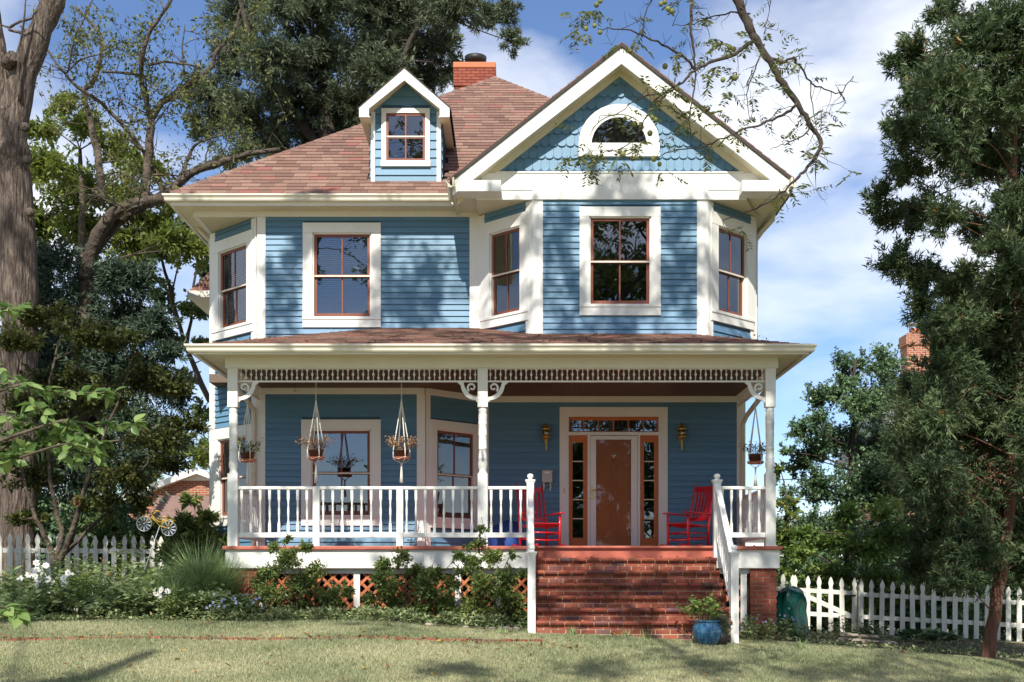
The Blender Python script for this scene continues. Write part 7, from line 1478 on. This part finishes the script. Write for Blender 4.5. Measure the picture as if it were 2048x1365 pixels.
# right side plants
for px_, D, h, w, lab in ((1500, 18.6, .5, .35, 'thin weed beside the right stair newel'), (1530, 19.3, .4, .5, 'small plant at the foot of the brick pier'), (1568, 19.6, .5, .6, 'leafy plant in front of the covered grill'), (1595, 19.9, .35, .5, 'low plant right of the covered grill'), (1690, 22.0, .5, .8, 'pale leafy plant before the picket gate'), (1735, 22.3, .4, .7, 'leafy plant behind the stacked stones')):
    plant('weed', lab, px_, D, h, w, 240, .07, .032, 'bed_leaf', cat='plant', stems=14, flowers=('petal_blue', .02, 5, False) if px_ in (1568, 1530) else None)
for k in range(2):
    px_, D = ((1835, 22.6), (1880, 22.9))[k]; x = (px_ - VX) / F * D; z = gz(x, D); n = 46; a = rng.uniform(0, 6.283, n); e = empty('hosta', (x, D, z), label=('wide dark hosta under the cedar boughs', 'second dark hosta closer to the fence')[k], cat='plant', group='hostas'); P = np.stack([x + .25 * np.cos(a) * rng.random(n), D + .25 * np.sin(a) * rng.random(n), z + rng.uniform(.05, .2, n)], -1)
    leaves_obj('leaves', P, np.stack([np.cos(a), np.sin(a), rng.uniform(0, .8, n)], -1), rng.uniform(.2, .36, n), rng.uniform(.12, .2, n), 'holly_leaf', e, up=(0, 0, 1), flat=.7)
n = 4200; x = rng.uniform(3.4, 9.4, n); y = 18.85 + .14 * (x - 3.3) + rng.random(n) ** 1.3 * 4.5; P = np.stack([x, y, ground_z(x, y) + rng.uniform(.0, .09, n)], -1)
tag(leaves_obj('ground_cover', P, np.stack([rng.normal(size=n), rng.normal(size=n), rng.uniform(0, .8, n)], -1), rng.uniform(.03, .10, n), rng.uniform(.015, .045, n), 'bed_leaf', up=(0, 0, 1)), 'low weeds and leaves in the right bed', 'plants', kind='stuff')
# stones
def rock_mesh(seed, fl=.5):
    r_ = np.random.default_rng(seed); mb = MB(); mb.sphere((0, 0, 0), 1, 9, 6, 1); f = r_.uniform(.75, 1.2, len(mb.v)); me_v = [(v[0] * k, v[1] * k * .8, v[2] * fl * k) for v, k in zip(mb.v, f)]; mb.v = me_v; mb.sm = [False] * len(mb.f); me = mb.mesh('stone'); me.materials.append(MATS['stone']); return me
RK = [rock_mesh(i, .45 if i < 3 else .28) for i in range(6)]
sb = empty('stone_border', (W(1740, 0, 20.6).x, 20.6, -1.1), label='low stack of flat stones at the right lawn edge', cat='stones')
for k in range(16):
    px_ = 1690 + (k % 6) * 19 + rnd.uniform(-5, 5); lay = k // 6; D = 20.5 + .05 * lay; x = (px_ - VX) / F * D; o = bpy.data.objects.new('stone', RK[3 + k % 3]); COL.objects.link(o); o.parent = sb; o.matrix_parent_inverse = Matrix.Translation(-Vector(sb.location)); o.location = (x, D, gz(x, D) + .03 + .075 * lay); s = rnd.uniform(.10, .16); o.scale = (s, s, s * .9); o.rotation_euler = (0, 0, rnd.uniform(0, 3))
for k, (px_, py_, s, lab) in enumerate(((858, 1243, .07, 'rounded pale stone below the white lattice post'), (1012, 1262, .09, 'tan stone in the bed edge below the tall shrub'), (1032, 1264, .08, 'brown stone next to the left stair newel'), (985, 1258, .06, 'small grey stone left of the tan one'), (932, 1250, .05, 'small stone in the grass before the shrubs'), (1020, 1250, .06, 'grey stone behind the tan one'), (1640, 1285, .12, 'flat grey stone left of the stacked stones'))):
    D = 18.5 if k < 6 else 20.4; x = (px_ - VX) / F * D; o = bpy.data.objects.new('stone', RK[k % 3]); COL.objects.link(o); o.location = (x, D, gz(x, D) + .02); o.scale = (s, s, s); o.rotation_euler = (0, 0, k); tag(o, lab, 'stone', 'loose stones along the beds')
# blue pot with plants at the foot of the steps
pxx = W(1412, 0, 18.05).x; pz = gz(pxx, 17.95); e = empty('flower_pot', (pxx, 17.95, pz), label='glazed blue ceramic pot at the right foot of the steps', cat='pot')
MB().lathe([(0.136, pz), (0.153, pz + 0.012), (0.201, pz + 0.094), (0.218, pz + 0.177), (0.206, pz + 0.260), (0.177, pz + 0.309), (0.175, pz + 0.321), (0.198, pz + 0.333), (0.201, pz + 0.348), (0.177, pz + 0.352), (0.165, pz + 0.319)], (pxx, 17.95, 0), 28).build('pot', 'ceramic_blue', e); MB().lathe([(0.171, pz + 0.295), (0.171, pz + 0.309), (0.012, pz + 0.319)], (pxx, 17.95, 0), 16).build('soil', 'soil', e)
plant('potted_plant', 'yellow-green leafy plant growing in the blue pot', 1408, 17.95, .46, .75, 330, .08, .05, 'dogwood_leaf', stems=14, base=pz + .30, bushy=.45)
p2x = W(1440, 0, 18.0).x; p2z = gz(p2x, 18.0); e = empty('flower_pot', (p2x, 18.0, p2z), label='smaller dark pot right behind the blue pot', cat='pot'); MB().lathe([(.09, p2z), (.12, p2z + .1), (.13, p2z + .17), (.115, p2z + .172), (.11, p2z + .15)], (p2x, 18.0, 0), 20).build('pot', 'black_metal', e); MB().lathe([(.11, p2z + .14), (.11, p2z + .15), (.01, p2z + .155)], (p2x, 18.0, 0), 12).build('soil', 'soil', e)
n = 2600; d = rand_dirs(n); P = np.array([p2x, 17.98, p2z + .28]) + d * (np.array([.17, .15, .20]) * rng.uniform(.3, 1, (n, 1))); tag(leaves_obj('bushy_plant', P, d + rng.normal(size=(n, 3)) * .5, .04, .008, 'conifer_leaf'), 'dense feathery green mound beside the blue pot', 'plant')

# bicycle whirligig on a stake
BD = 19.9; C = lambda x, y: np.array(W(240 + x * 140 / 1592, 1000 + y * 120 / 1365, BD)); e = empty('bicycle_ornament', (C(660, 2100)[0], BD, gz(C(660, 2100)[0], BD)), label='small yellow bicycle wind spinner on a tilted stake', cat='garden ornament')
T = lambda l, r, name, m: MB().tube([C(x, y) for x, y in l], r, 6).build(name, m, e)
mb = MB()
for l in ([(740, 350), (700, 430), (550, 545)], [(745, 365), (800, 440), (870, 495), (950, 505), (1010, 410)], [(720, 390), (800, 480), (900, 590)], [(1015, 405), (920, 590)], [(905, 590), (1110, 655)], [(1000, 440), (1110, 650)], [(930, 560), (1010, 490), (1130, 440), (1240, 485)], [(1210, 480), (1110, 655)], [(500, 372), (590, 370), (690, 420)]): mb.tube([C(x, y) for x, y in l], .0045, 6)
mb.build('frame', 'yellow_paint', e)
mb = MB(); h1 = C(740, 350); 
for dy in (-.06, .06): mb.tube([h1, C(790, 290) + [0, dy * .3, 0], C(830, 240) + [0, dy, 0], C(905, 270) + [0, dy, 0]], .005, 6)
mb.build('handlebar', 'yellow_paint', e)
c = C(1020, 405); MB().sphere(c + np.array([.0, 0, .01]), .035, 10, 6, .35).build('seat', 'yellow_paint', e)
p = C(905, 590); q = C(665, 1290); q2 = q + (q - p) * 2; k = (q2[2] - gz(q2[0], BD)) ; MB().tube([p, q, q + (q - p) * ((gz(q[0], BD) - .05 - q[2]) / (q - p)[2])], .008, 7).build('stake', 'tin_grey', e)
for cx, cy in ((550, 545), (1110, 650)):
    c = C(cx, cy); r_ = 168 * 140 / 1592 / F * BD; ring = [c + np.array([r_ * math.cos(t), 0, r_ * math.sin(t)]) for t in np.linspace(0, 2 * math.pi, 29)]; wh = MB().tube(ring, .0045, 6, cap=False).build('wheel', 'tin_grey', e)
    MB().sphere(c, .016, 8, 6).build('hub', 'tin_grey', wh)
    for i in range(10):
        t = 2 * math.pi * i / 10 + .3; d = np.array([math.cos(t), 0, math.sin(t)]); s = np.array([-math.sin(t) * .75, .6, math.cos(t) * .75]); mb = MB()
        mb.add([c + d * .02, c + d * r_ * .55 + s * .012, c + d * r_ * .8 + s * .019, c + d * r_ * .95, c + d * r_ * .8 - s * .019, c + d * r_ * .55 - s * .012], [(0, 1, 2, 3, 4, 5)]); mb.build('blade', 'tin_grey', wh)
